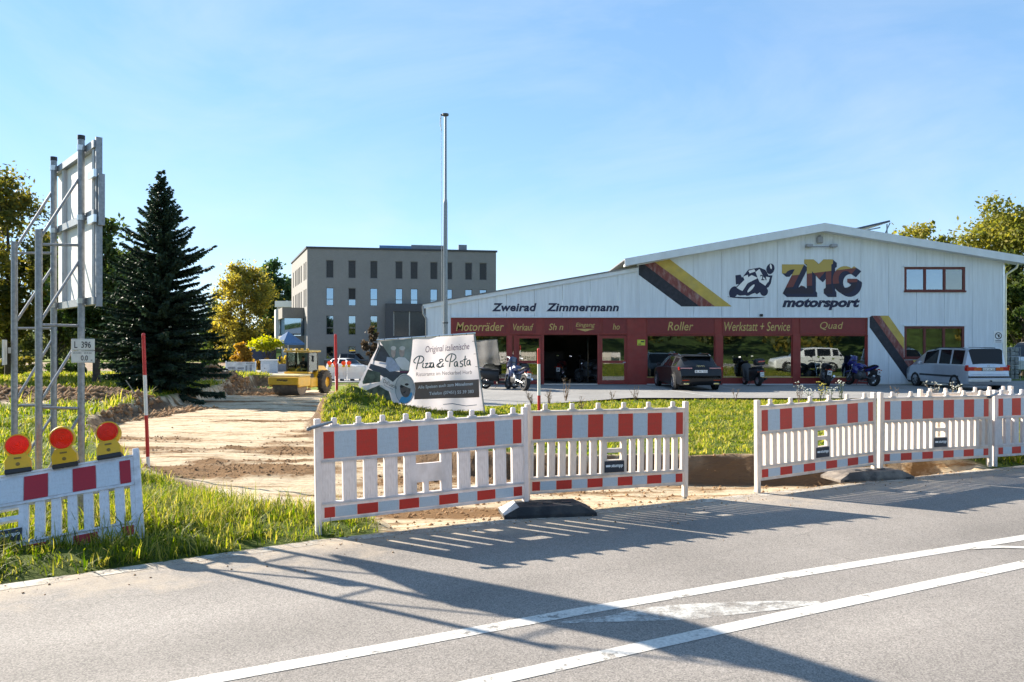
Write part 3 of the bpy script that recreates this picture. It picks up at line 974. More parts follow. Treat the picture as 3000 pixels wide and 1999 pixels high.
# ------------------------------------------------------------------ the motorcycle shop
D = 36.3
def fx(x): return px(x, D)
def fz(y): return pz(y, D) - LZ
def cladding(name, colour):
    """painted sheet cladding: fine vertical ribs, screw specks, rain streaks"""
    m = bpy.data.materials.new(name)
    m.use_nodes = True
    nt = m.node_tree
    L = nt.links
    b = nt.nodes['Principled BSDF']
    b.inputs['Roughness'].default_value = 0.55
    tc = nd(nt, 'ShaderNodeTexCoord')
    mp = nd(nt, 'ShaderNodeMapping'); mp.inputs['Scale'].default_value = (6, 6, 0.35)
    L.new(tc.outputs['Object'], mp.inputs[0])
    n1 = nd(nt, 'ShaderNodeTexNoise', Scale=1.2, Detail=7.0, Roughness=0.65)
    L.new(mp.outputs[0], n1.inputs['Vector'])
    mr = nd(nt, 'ShaderNodeMapRange')
    mr.inputs[1].default_value, mr.inputs[2].default_value, mr.inputs[3].default_value, mr.inputs[4].default_value = 0.35, 0.72, 1.05, 0.84
    L.new(n1.outputs[0], mr.inputs[0])
    hs = nd(nt, 'ShaderNodeHueSaturation', Color=rgb(colour))
    L.new(mr.outputs[0], hs.inputs['Value'])
    n2 = nd(nt, 'ShaderNodeTexNoise', Scale=28.0, Detail=3.0)
    L.new(tc.outputs['Object'], n2.inputs['Vector'])
    m2 = nd(nt, 'ShaderNodeMapRange')
    m2.inputs[1].default_value, m2.inputs[2].default_value, m2.inputs[3].default_value, m2.inputs[4].default_value = 0.66, 0.74, 0.0, 0.45
    L.new(n2.outputs[0], m2.inputs[0])
    mx = nd(nt, 'ShaderNodeMixRGB', Color2=rgb((0.3, 0.3, 0.3)))
    L.new(m2.outputs[0], mx.inputs[0]); L.new(hs.outputs[0], mx.inputs[1])
    L.new(mx.outputs[0], b.inputs['Base Color'])
    wv = nd(nt, 'ShaderNodeTexWave', Scale=1.9, Distortion=0.0)
    wv.bands_direction = 'X'
    L.new(tc.outputs['Object'], wv.inputs['Vector'])
    bp = nd(nt, 'ShaderNodeBump', Strength=0.12, Distance=0.01)
    L.new(wv.outputs[1], bp.inputs['Height']); L.new(bp.outputs[0], b.inputs['Normal'])
    return m
CLAD = cladding('white_cladding', (0.70, 0.745, 0.78))
FASC = mat('white_fascia', (0.68, 0.72, 0.75), 0.5, var=0.06, dirt=(0.4, 0.4, 0.4), dscale=3, damount=0.35, stretch=(1, 1, 0.4))
SRED = mat('dark_red_frame', (0.25, 0.024, 0.018), 0.45, var=0.14, scale=3, dirt=(0.22, 0.06, 0.05), dscale=2, damount=0.4)
WRED = mat('brown_red_window_frame', (0.13, 0.022, 0.016), 0.5, var=0.14)
GOLD = mat('gold_lettering', (0.56, 0.40, 0.12), 0.5, var=0.15, scale=9, dirt=(0.3, 0.15, 0.06), dscale=8, damount=0.5)
PGOLD = mat('painted_gold_stripe', (0.52, 0.37, 0.07), 0.6, var=0.15, scale=3, dirt=(0.42, 0.34, 0.16), dscale=2.2, damount=0.6)
PRED = mat('painted_red_stripe', (0.19, 0.045, 0.035), 0.6, var=0.15, scale=3, dirt=(0.45, 0.33, 0.30), dscale=5, damount=0.75, stretch=(1, 1, 0.35))
PBLK = mat('painted_black_stripe', (0.014, 0.015, 0.024), 0.6, var=0.2, scale=3, dirt=(0.06, 0.06, 0.08), dscale=5, damount=0.5)
SGLASS = glass('shop_glass', (0.01, 0.012, 0.01), 0.12, 0.72)
OGLASS = glass('shop_glass_dark', (0.01, 0.012, 0.014), 0.30, 0.4, coat=(0.6, 0.75, 0.9))
INNER = mat('shop_interior', (0.075, 0.07, 0.065), 0.8, var=0.3, scale=0.8)
ROOFM = mat('roof_sheet', (0.16, 0.165, 0.17), 0.6, var=0.15)

shop = tag(empty('shop_building', (0, D, LZ)), 'long white motorcycle shop with low gable, red fronted windows and black red gold stripes', 'building')
ridge = (fx(1886), fz(534))
eave_r = (fx(2340), fz(607))
eave_l = (fx(1432), fz(613))
def hall_top(x):
    if x < ridge[0]:
        return eave_l[1] + (x - eave_l[0]) * (ridge[1] - eave_l[1]) / (ridge[0] - eave_l[0])
    return ridge[1] + (x - ridge[0]) * (eave_r[1] - ridge[1]) / (eave_r[0] - ridge[0])
an_l, an_r = (fx(974), fz(709)), (fx(1466), fz(623))
def annex_top(x):
    return an_l[1] + (x - an_l[0]) * (an_r[1] - an_l[1]) / (an_r[0] - an_l[0])
BANDZ = fz(728)                                      # underside of the white wall above the red front
RX0, RX1 = fx(1036), fx(1994)
W_UP = (fx(2078), fx(2218), fz(671), fz(614))
W_LO = (fx(2078), fx(2216), fz(825), fz(750))
HX0, HX1 = fx(1466), fx(2307)

def panel(xa, xb, low, top, wins):
    mb = MB()
    cuts = sorted({xa, xb} | {c for w in wins for c in w[:2] if xa < c < xb} | ({ridge[0]} if xa < ridge[0] < xb else set()))
    for a, b in zip(cuts[:-1], cuts[1:]):
        mid = (a + b) / 2
        ws = sorted([w for w in wins if w[0] < mid < w[1]], key=lambda w: w[2])
        lo = low(mid)
        for w in ws:
            mb.poly([(a, lo), (b, lo), (b, w[2]), (a, w[2])], 0.06, 'y', 0)
            lo = w[3]
        mb.poly([(a, lo), (b, lo), (b, top(b)), (a, top(a))], 0.06, 'y', 0)
    return mb
st = 64 * D / F
xs = [HX0]
while xs[-1] + st * 0.6 < HX1:
    xs.append(min(xs[-1] + st, HX1))
if HX1 - xs[-1] > 0.01:
    xs[-1] = HX1
for a, b in zip(xs[:-1], xs[1:]):
    g = 0.006
    cs = [a + g, b - g]
    if a < RX1 < b:
        p = MB()
        for (u, v, lo) in ((a + g, RX1, BANDZ), (RX1, b - g, 0.03)):
            q_ = panel(u, v, lambda x: lo, hall_top, [W_UP, W_LO])
            p.add(q_.v, q_.f)
        p.build('wall_panel', CLAD, shop)
    elif any(w[0] <= a + g and b - g <= w[1] for w in (W_UP, W_LO)):      # column wholly over the windows: separate panels
        for c, d_ in ((0.03, W_LO[2]), (W_LO[3], W_UP[2]), (W_UP[3], None)):
            MB().poly([(a + g, c), (b - g, c), (b - g, d_ or hall_top(b)), (a + g, d_ or hall_top(a))], 0.06, 'y', 0).build('wall_panel', CLAD, shop)
    else:
        panel(a + g, b - g, (lambda x: BANDZ) if b <= RX1 else (lambda x: 0.03), hall_top, [W_UP, W_LO]).build('wall_panel', CLAD, shop)
xa = fx(978)
ax = [xa, RX0]
while ax[-1] + st * 1.3 < HX0:
    ax.append(ax[-1] + st)
ax.append(HX0)
for a, b in zip(ax[:-1], ax[1:]):
    panel(a + 0.006, b - 0.006, (lambda x: 0.03) if b <= RX0 + 0.01 else (lambda x: BANDZ), annex_top, []).build('wall_panel', CLAD, shop)
MB().box(xa + 0.01, HX1 - 0.01, 0.05, 0.06, BANDZ + 0.02, BANDZ + 0.03).build('wall_backing', DARKGREY, shop)
# backing wall, sides, floor, ceiling, rear wall: a real room behind the glass
rm = MB()
dep = 9.0
rm.box(xa, xa + 0.15, 0.07, 22, -0.2, annex_top(xa) - 0.1)
rm.build('side_wall', CLAD, shop)
MB().box(HX1 - 0.15, HX1, 0.07, 22, -0.2, hall_top(HX1) - 0.1).build('side_wall', CLAD, shop)
MB().box(xa + 0.16, fx(2000), 0.4, dep, 0.0, 0.03).build('shop_floor', mat('shop_floor_tiles', (0.12, 0.12, 0.12), 0.35, var=0.2), shop)
MB().box(xa + 0.16, HX1 - 0.16, dep, dep + 0.1, 0.0, 3.6).build('rear_wall', INNER, shop)
MB().box(xa + 0.16, HX1 - 0.16, 0.25, dep, BANDZ - 0.35, BANDZ - 0.3).build('ceiling', INNER, shop)
MB().box(xa + 0.16, HX1 - 0.16, 0.1, 0.24, BANDZ + 0.05, BANDZ + 0.2).build('lintel', DARKGREY, shop)
MB().box(RX1 + 0.02, RX1 + 0.12, 0.07, dep, 0.0, BANDZ).build('partition_wall', INNER, shop)
for i in range(9):
    x = xa + 2 + i * 1.9
    s_ = MB()
    s_.cbox(x, x + 1.1, 5.4, 6.0, 0.03, 1.1 + 0.4 * ((i * 7) % 3) / 2, 0.03)
    s_.build('display_shelf', mat('display_shelf', (0.05 + 0.05 * (i % 3), 0.04, 0.04 + 0.02 * (i % 2)), 0.6), shop)
# plinth of the cladding
MB().box(RX1 + 0.01, HX1, -0.02, 0.05, 0.0, 0.045).build('plinth', ALU, shop)
# roofs
def slab(pts, depth, y0, name, m):
    return MB().poly(pts, depth, 'y', y0).build(name, m, shop)
ex_r = (eave_r[0] + 0.12, eave_r[1] - 0.02)
slab([(eave_l[0], eave_l[1] + 0.26), (ridge[0], ridge[1] + 0.30), (ridge[0], ridge[1] + 0.36), (eave_l[0], eave_l[1] + 0.32)], 24, -0.5, 'roof_sheet', ROOFM)
slab([(ridge[0], ridge[1] + 0.30), (ex_r[0], ex_r[1] + 0.26), (ex_r[0], ex_r[1] + 0.32), (ridge[0], ridge[1] + 0.36)], 24, -0.5, 'roof_sheet', ROOFM)
slab([(eave_l[0], eave_l[1] - 0.02), (ridge[0], ridge[1] - 0.02), (ridge[0], ridge[1] + 0.34), (eave_l[0], eave_l[1] + 0.30)], 0.05, -0.56, 'fascia_board', FASC)
slab([(ridge[0], ridge[1] - 0.02), (ex_r[0], ex_r[1] - 0.04), (ex_r[0], ex_r[1] + 0.30), (ridge[0], ridge[1] + 0.34)], 0.05, -0.561, 'fascia_board', FASC)
slab([(eave_l[0] + .05, eave_l[1] - 0.01), (ridge[0], ridge[1] - 0.01), (ridge[0], ridge[1] + 0.1), (eave_l[0] + .05, eave_l[1] + 0.1)], 0.7, -0.5, 'soffit', FASC)
slab([(ridge[0], ridge[1] - 0.01), (ex_r[0] - .05, ex_r[1] - 0.02), (ex_r[0] - .05, ex_r[1] + 0.08), (ridge[0], ridge[1] + 0.1)], 0.7, -0.501, 'soffit', FASC)
slab([(an_l[0] - 0.05, an_l[1] + 0.18), (HX0, annex_top(HX0) + 0.16), (HX0, annex_top(HX0) + 0.22), (an_l[0] - 0.05, an_l[1] + 0.24)], 22, -0.12, 'annex_roof', ROOFM)
slab([(an_l[0] - 0.05, an_l[1] - 0.02), (HX0 - 0.02, annex_top(HX0) - 0.02), (HX0 - 0.02, annex_top(HX0) + 0.17), (an_l[0] - 0.05, an_l[1] + 0.19)], 0.07, -0.08, 'annex_fascia', FASC)
MB().box(HX0 - 0.05, HX0 + 0.03, -0.03, 0.04, BANDZ, hall_top(HX0)).build('corner_trim', FASC, shop)
MB().box(HX1 - 0.06, HX1 + 0.03, -0.02, 0.1, 0.0, hall_top(HX1)).build('corner_trim', ALU, shop)
gp_ = MB().path([(HX1 + 0.55, -0.2, hall_top(HX1) - 0.05), (HX1 + 0.5, -0.15, hall_top(HX1) - 0.3), (HX1 + 0.12, 0.0, hall_top(HX1) - 0.6), (HX1 + 0.1, 0.05, hall_top(HX1) - 0.9), (HX1 + 0.1, 0.05, 0.1)], 0.05, 8)
gp_.build('drainpipe', ALU, shop, 40)
MB().path([(xa - 0.12, -0.06, an_l[1] + 0.1), (xa - 0.1, -0.06, an_l[1] - 0.25), (xa + 0.05, -0.08, an_l[1] - 0.5), (xa + 0.05, -0.08, 0.05)], 0.05, 8).build('drainpipe', GALV, shop, 40)
# white trim above the red front
MB().box(RX0 - 0.02, RX1 + 0.02, -0.09, 0.05, BANDZ - 0.05, BANDZ - 0.002).build('drip_edge', FASC, shop)
MB().box(RX1 - 0.01, RX1 + 0.05, -0.06, 0.05, 0.02, BANDZ - 0.06).build('corner_trim', FASC, shop)
# red front: sign band, columns, plinth
BB = fz(770)
MB().box(RX0, RX1 - 0.02, 0.0, 0.14, BB, BANDZ - 0.06).build('sign_band', SRED, shop)
cols = [(1036, 1040), (1166, 1176), (1182, 1187), (1245, 1250), (1373, 1378), (1441, 1486), (1643.5, 1660), (1821.5, 1838), (1991, 1994)]
for a, b in cols:
    MB().box(fx(a), fx(b), -0.03, 0.16, 0.0, BB - 0.003).build('column', SRED, shop)
MB().box(fx(1486), fx(1991), 0.0, 0.12, 0.0, fz(871)).build('plinth', SRED, shop)
MB().box(fx(1486), fx(1991), -0.02, 0.1, 0.0, 0.03).build('plinth', FASC, shop)
MB().box(fx(1040), fx(1182), 0.0, 0.12, 0.0, 0.22).build('plinth', SRED, shop)
# sign panels with their own frames
SP = [(1040, 1165, 'Motorräder', 1048, 1158, 741, 761), (1171, 1233, 'Verkauf', 1179, 1226, 744, 760), (1250, 1309, 'Sh n', 1261, 1294, 744, 759), (1314, 1379, 'Eingang', 1323, 1367, 742, 754),
      (1384, 1441, 'ho', 1408, 1424, 744, 758), (1486, 1643, 'Roller', 1534, 1593, 740, 760), (1660, 1821, 'Werkstatt + Service', 1664, 1815, 740, 761), (1838, 1990, 'Quad', 1884, 1937, 740, 759)]
for a, b, t, ta, tb, y0, y1 in SP:
    p = MB()
    p.box(fx(a + 1), fx(b - 1), -0.012, -0.001, fz(767), fz(733))
    po = p.build('sign_panel', mat('sign_panel_red', (0.19, 0.016, 0.018), 0.35, var=0.1), shop)
    fr = MB()
    za, zb_ = fz(768), fz(732)
    for (u, v, c, d) in ((a, b, za, za + 0.03), (a, b, zb_ - 0.03, zb_)):
        fr.box(fx(u), fx(v), -0.035, -0.013, c, d)
    for u in (a, b - 1.4):
        fr.box(fx(u), fx(u + 1.4), -0.034, -0.0135, za + 0.03, zb_ - 0.03)
    fr.build('sign_frame', SRED, po)
    text('lettering', t, GOLD, po, fx(ta), fx(tb), fz(y1), fz(y0), -0.02, shear=0.22, bold=0.006)
MB().poly([(fx(1323), fz(756)), (fx(1367), fz(756)), (fx(1345), fz(762))], 0.004, 'y', -0.02).build('sign_arrow', GOLD, shop)
# big panes
def pane(xa_, xb_, za_, zb_, name='shop_window', m=SGLASS, y=0.08, frame=SRED, t=0.05, parent=None):
    w = MB()
    w.box(xa_, xb_, y - 0.04, y + 0.04, za_, za_ + t).box(xa_, xb_, y - 0.04, y + 0.04, zb_ - t, zb_)
    w.box(xa_, xa_ + t, y - 0.04, y + 0.04, za_ + t, zb_ - t).box(xb_ - t, xb_, y - 0.04, y + 0.04, za_ + t, zb_ - t)
    wo_ = w.build(name, frame, parent or shop)
    MB().box(xa_ + t, xb_ - t, y - 0.008, y + 0.008, za_ + t, zb_ - t).build('pane', m, wo_)
    return wo_
PT = BB - 0.004
pane(fx(1040), fx(1166), 0.23, PT)
pane(fx(1176), fx(1182), 0.23, PT)
for a, b in ((1486, 1643.5), (1660, 1821.5), (1838, 1991)):
    pane(fx(a), fx(b), fz(871) + 0.003, PT)
    MB().box(fx(a), fx(b), 0.02, 0.1, fz(871) + 0.06, fz(871) + 0.1).build('window_sill', GOLD, shop)
# entrance: two glazed leaves either side of an open dark doorway
def door_leaf(x0, x1, yaw, hinge):
    M = Matrix.Translation((hinge, 0.06, 0)) @ Matrix.Rotation(yaw, 4, 'Z') @ Matrix.Translation((-hinge, -0.06, 0))
    d = MB()
    zt, zm = PT - 0.02, fz(832)
    for (a, b, c, e) in ((x0, x1, 0.02, 0.20), (x0, x1, zt - 0.14, zt), (x0, x1, zm - 0.06, zm + 0.06)):
        d.box(a, b, 0.03, 0.09, c, e, M=M)
    for (a, b) in ((x0, x0 + 0.13), (x1 - 0.13, x1)):
        d.box(a, b, 0.031, 0.089, 0.2, zt - 0.14, M=M)
    do = d.build('door', SRED, shop)
    for c, e in ((0.2, zm - 0.06), (zm + 0.06, zt - 0.14)):
        MB().box(x0 + 0.13, x1 - 0.13, 0.055, 0.065, c, e, M=M).build('pane', SGLASS, do)
    MB().tube(M @ Vector((x1 - 0.06, 0.0, zm - 0.02)), M @ Vector((x1 - 0.2, 0.0, zm - 0.02)), 0.015).build('door_handle', CHROME, do, 40)
    return do
door_leaf(fx(1187), fx(1245), R(0), fx(1187))
door_leaf(fx(1378), fx(1441), R(0), fx(1378))
MB().box(fx(1250), fx(1373), -0.02, 0.12, 0.0, 0.035).build('threshold', ALU, shop)
w_ = fx(1378) - 0.01
MB().box(w_ - 0.5, w_ - 0.48, 0.5, 1.5, 0.04, 2.2).build('inner_door', mat('inner_door_glass', (0.02, 0.025, 0.025), 0.1), shop)
# small yellow notice on the red wall
s1 = MB().box(fx(1464), fx(1482), -0.045, -0.035, fz(794), fz(781)).build('camera_notice', mat('notice_yellow', (0.55, 0.55, 0.05), 0.5), shop)
MB().box(fx(1472), fx(1480), -0.048, -0.0455, fz(787), fz(784)).box(fx(1466), fx(1473), -0.048, -0.0455, fz(792), fz(790.5)).build('notice_print', INK, s1)
# windows at the right
def tri_window(W, wd):
    x0, x1, z0, z1 = W
    f = MB()
    t = 0.11
    n = 3
    f.box(x0, x1, 0.0, 0.09, z0, z0 + t).box(x0, x1, 0.0, 0.09, z1 - t, z1)
    xs_ = [x0 + t + (x1 - x0 - 4 * t) / 3 * i + t * i for i in range(4)]
    for i in range(4):
        f.box(xs_[i] - t, xs_[i], 0.001, 0.089, z0 + t, z1 - t)
    fo = f.build('window', WRED, shop)
    for i in range(3):
        MB().box(xs_[i], xs_[i + 1] - t, 0.04, 0.05, z0 + t, z1 - t).build('pane', wd[i], fo)
    MB().box(x0 - 0.06, x1 + 0.06, -0.07, 0.05, z1 + 0.003, z1 + 0.06).build('window_trim', FASC, fo)
    MB().box(x0 - 0.02, x1 + 0.02, -0.06, 0.0, z0 - 0.02, z0 + 0.06).build('window_sill', WRED, fo)
tri_window(W_UP, [OGLASS, OGLASS, SGLASS])
tri_window(W_LO, [SGLASS, SGLASS, SGLASS])
BLIND = mat('ochre_roller_blind', (0.33, 0.17, 0.055), 0.8, var=0.3, scale=4)
for i in range(3):
    a = W_LO[0] + 0.1 + i * 0.93
    MB().box(a, a + 0.75, 0.2, 0.22, W_LO[2] + (0.55 if i == 1 else 0.1), W_LO[3]).build('blind', BLIND, shop)
for i, zz in enumerate((0.45, 0.95)):
    MB().box(W_UP[1] - 0.85, W_UP[1] - 0.2, 0.25, 0.3, W_UP[2] + zz - 0.02, W_UP[2] + zz + 0.02).build('shelf_board', WHITE, shop)
# painted stripes
def c5(x, y): return (fx(1411.8 + .4 * x), fz(470.6 + .4 * y))
def flat(name, pts, m, y, parent=shop):
    return MB().poly([p for p in pts], 0.003, 'y', y).build(name, m, parent)
flat('painted_stripe', [c5(138, 402), c5(138, 348), c5(172, 343), c5(490, 585), c5(385, 585)], PBLK, -0.006)
flat('painted_stripe', [c5(172, 343), c5(232, 330), c5(578, 585), c5(490, 585)], PRED, -0.007)
flat('painted_stripe', [c5(232, 330), c5(318, 314), c5(675, 585), c5(578, 585)], PGOLD, -0.006)
flat('painted_stripe', [c5(1466, 705), c5(1466, 646), c5(1480, 638), c5(1750, 1017), c5(1690, 1017)], PBLK, -0.006)
flat('painted_stripe', [c5(1480, 638), c5(1525, 638), c5(1664, 832), c5(1664, 893), c5(1712, 893), c5(1800, 1017), c5(1750, 1017)], PRED, -0.007)
flat('painted_stripe', [c5(1525, 638), c5(1575, 638), c5(1664, 765), c5(1664, 832)], PGOLD, -0.006)
flat('painted_stripe', [c5(1712, 893), c5(1756, 893), c5(1845, 1017), c5(1800, 1017)], PGOLD, -0.006)
# lettering on the wall
for t, a, b in (('Zweirad', 1130, 1233), ('Zimmermann', 1255, 1422)):
    text('wall_lettering', t, NAVY, shop, fx(a), fx(b), fz(716), fz(697), -0.01, shear=0.2, bold=0.035, spacing=1.05)
# three letter logo: navy block shadow behind gold, red and navy faces
def lg(x, y): return (fx(1654.9 + .15 * x), fz(588.2 + .15 * y))
Zp = [(945, 132), (1285, 132), (1098, 512), (1150, 505), (1200, 485), (1240, 455), (1290, 470), (1290, 580), (955, 580), (1140, 207), (1085, 212), (1030, 235), (1000, 270), (945, 270)]
Mp = [(1285, 55), (1430, 55), (1505, 130), (1580, 55), (1725, 55), (1725, 120), (1700, 135), (1700, 480), (1720, 510), (1720, 580), (1585, 580), (1585, 510), (1615, 490), (1615, 235), (1510, 355),
      (1405, 235), (1405, 490), (1425, 515), (1425, 580), (1285, 580), (1285, 515), (1325, 490), (1325, 135), (1285, 120)]
Gp = [(1910 + 190 * math.cos(R(a)), 370 - 212 * math.sin(R(a))) for a in range(58, 361, 12)]
Gp += [(2095, 352), (1945, 352), (1945, 408), (2040, 408)]
Gp += [(1922 + 112 * math.cos(R(a)), 360 - 128 * math.sin(R(a))) for a in range(335, 55, -14)]
Gp += [(2005, 282), (2088, 190), (2050, 160)]
nt_m = bpy.data.materials.new('logo_three_bands')
nt_m.use_nodes = True
_nt = nt_m.node_tree
_b = _nt.nodes['Principled BSDF']
_b.inputs['Roughness'].default_value = 0.55
_tc = nd(_nt, 'ShaderNodeTexCoord')
_sx = nd(_nt, 'ShaderNodeSeparateXYZ')
_nt.links.new(_tc.outputs['Object'], _sx.inputs[0])
def _above(p, q, out=None):
    (x1, z1), (x2, z2) = lg(*p), lg(*q)
    k = (z2 - z1) / (x2 - x1)
    m1 = nd(_nt, 'ShaderNodeMath', operation='MULTIPLY_ADD'); m1.inputs[1].default_value = -k; m1.inputs[2].default_value = k * x1 - z1
    _nt.links.new(_sx.outputs[0], m1.inputs[0])
    a = nd(_nt, 'ShaderNodeMath', operation='ADD')
    _nt.links.new(m1.outputs[0], a.inputs[0]); _nt.links.new(_sx.outputs[2], a.inputs[1])
    g = nd(_nt, 'ShaderNodeMath', operation='GREATER_THAN'); g.inputs[1].default_value = 0
    _nt.links.new(a.outputs[0], g.inputs[0])
    return g
_g1, _g2 = _above((945, 320), (2090, 185)), _above((945, 492), (2090, 402))
_mx1 = nd(_nt, 'ShaderNodeMixRGB', Color1=rgb((0.02, 0.014, 0.03)), Color2=rgb((0.17, 0.045, 0.04)))
_mx2 = nd(_nt, 'ShaderNodeMixRGB', Color2=rgb((0.46, 0.33, 0.08)))
_nt.links.new(_g2.outputs[0], _mx1.inputs[0])
_nt.links.new(_g1.outputs[0], _mx2.inputs[0])
_nt.links.new(_mx1.outputs[0], _mx2.inputs[1])
_nt.links.new(_mx2.outputs[0], _b.inputs['Base Color'])
for k, P_ in enumerate((Zp, Mp, Gp)):
    sh = MB()
    dx, dy = (60, 52) if k != 2 else (72, 48)
    for i in range(9):
        t = i / 8
        sh.poly([lg(x + dx * t, y + dy * t) for x, y in P_], 0, 'y', -0.008 - 0.002 * (k == 1) - 0.0002 * i)
    so = sh.build('logo_letter', NAVY, shop)
    MB().poly([lg(x, y) for x, y in P_], 0.002, 'y', -0.016 - 0.002 * (k == 1)).build('letter_face', nt_m, so)
text('wall_lettering', 'motorsport', NAVY, shop, lg(950, 0)[0], lg(2140, 0)[0], lg(0, 832)[1], lg(0, 650)[1], -0.01, shear=0.25, bold=0.05)
# racing rider silhouette
rd_ = MB()
def ell(cx, cy, rx, ry, a, n=18):
    return [(cx + rx * math.cos(t) * math.cos(R(a)) - ry * math.sin(t) * math.sin(R(a)), cy + rx * math.cos(t) * math.sin(R(a)) + ry * math.sin(t) * math.cos(R(a))) for t in [2 * math.pi * i / n for i in range(n)]]
dark = [[(95, 625), (380, 632), (712, 632), (600, 648), (400, 658), (200, 645)], ell(205, 555, 66, 92, 25), ell(490, 495, 62, 150, 42), ell(768, 200, 62, 82, 15), ell(670, 545, 62, 70, 0),
        [(232, 300), (310, 288), (335, 335), (430, 212), (600, 180), (690, 215), (740, 300), (800, 300), (775, 420), (740, 480), (700, 500), (560, 590), (520, 560), (600, 480), (420, 330), (300, 430), (240, 440)],
        [(240, 480), (380, 330), (560, 330), (640, 420), (560, 560), (440, 600), (300, 610), (250, 590)]]
lite = [[(250, 490), (370, 370), (480, 295), (580, 340), (420, 420), (340, 540), (300, 520)], [(540, 250), (600, 200), (660, 320), (730, 400), (690, 460), (600, 400), (570, 330)],
        ell(775, 165, 14, 40, -10), [(430, 230), (520, 205), (540, 240), (450, 270)], ell(470, 500, 22, 80, 42), [(350, 320), (420, 290), (430, 330), (370, 370)], [(700, 320), (760, 330), (740, 400), (710, 420)]]
for i, P_ in enumerate(dark):
    rd_.poly([lg(*p) for p in P_], 0, 'y', -0.008 - 0.0003 * i)
ro = rd_.build('painted_rider', NAVY, shop)
rl = MB()
for i, P_ in enumerate(lite):
    rl.poly([lg(*p) for p in P_], 0, 'y', -0.012 - 0.0003 * i)
rl.build('rider_highlights', WHITE, ro)
text('rider_number', '21', NAVY, ro, lg(610, 0)[0], lg(710, 0)[0], lg(0, 375)[1], lg(0, 290)[1], -0.016, shear=-0.3, bold=0.03)
# floodlight bar and lantern under the ridge
xl = fx(1882)
la = MB()
la.cbox(xl - 0.13, xl + 0.13, -0.2, 0.0, fz(560), fz(545), 0.03)
la.tube((xl, -0.1, fz(545)), (xl, -0.1, fz(541)), 0.06)
la.build('lantern', mat('grey_lantern', (0.3, 0.31, 0.33), 0.5), shop)
br = MB()
br.tube((fx(1862), -0.12, fz(568)), (fx(1908), -0.12, fz(568)), 0.02)
br.build('lamp_bar', GALV, shop)
for x in (1855, 1911):
    MB().cbox(fx(x) - 0.15, fx(x) + 0.15, -0.35, -0.08, fz(570), fz(563), 0.02).box(fx(x) - 0.02, fx(x) + 0.02, -0.1, 0.0, fz(568), fz(565)).build('floodlight', mat('grey_lantern', (0.3, 0.31, 0.33), 0.5), shop)
MB().cbox(fx(1748) - 0.06, fx(1748) + 0.06, -0.16, 0.0, BANDZ + 0.0, BANDZ + 0.12, 0.02).build('security_camera', BLACK, shop)
# prohibition notice at the right corner
pn = MB().box(fx(2283), fx(2304), -0.02, -0.006, fz(789), fz(761)).build('prohibition_notice', WHITE, shop)
pc = MB()
cx_, cz_, r_ = fx(2293.5), fz(772), 0.165
for i in range(20):
    a0, a1 = 2 * math.pi * i / 20, 2 * math.pi * (i + 1) / 20
    pc.add([(cx_ + math.cos(a) * q_, -0.023, cz_ + math.sin(a) * q_) for a, q_ in ((a0, r_), (a1, r_), (a1, r_ - 0.04), (a0, r_ - 0.04))], [(0, 1, 2, 3)])
pc.add([(cx_ - 0.09, -0.0235, cz_ + 0.11), (cx_ - 0.11, -0.0235, cz_ + 0.09), (cx_ + 0.09, -0.0235, cz_ - 0.11), (cx_ + 0.11, -0.0235, cz_ - 0.09)], [(0, 1, 2, 3)])
pc.box(cx_ - 0.14, cx_ + 0.14, -0.024, -0.021, fz(784), fz(782.5)).box(cx_ - 0.14, cx_ + 0.14, -0.024, -0.021, fz(787), fz(786))
pc.poly([(cx_ + a, cz_ + b) for a, b in ((-0.04, 0.04), (0.05, 0.09), (0.06, -0.05), (0.0, -0.09))], 0, 'y', -0.025)
pc.build('notice_print', INK, pn)
# solar collector on the roof
so = tag(empty('roof_solar_collector', (fx(2006), D + 0.9, fz(538) + LZ)), 'tilted solar collector on its frame on the shop roof', 'solar panel')
sc_ = MB()
zc = 0.25
sc_.box(-1.6, 1.6, 0, 2.2, 0.0, 0.09, M=Matrix.Translation((-0.3, 0, 0.35)) @ Matrix.Rotation(R(-13), 4, 'Y'))
sc_.build('collector_panel', mat('collector_blue', (0.05, 0.07, 0.11), 0.3), so)
sf = MB()
sf.tube((1.15, 0.1, 0.62), (1.15, 0.1, -0.6), 0.03).tube((1.3, 0.1, 0.68), (0.75, 0.1, -0.5), 0.025)
sf.tube((-0.3, 0.1, 0.35), (-0.3, 0.1, -0.25), 0.03)
sf.box(-1.75, 1.0, -0.02, 0.04, -0.0, 0.06, M=Matrix.Translation((-0.2, 0, 0.22)) @ Matrix.Rotation(R(-11), 4, 'Y'))
sf.build('collector_frame', GALV, so)

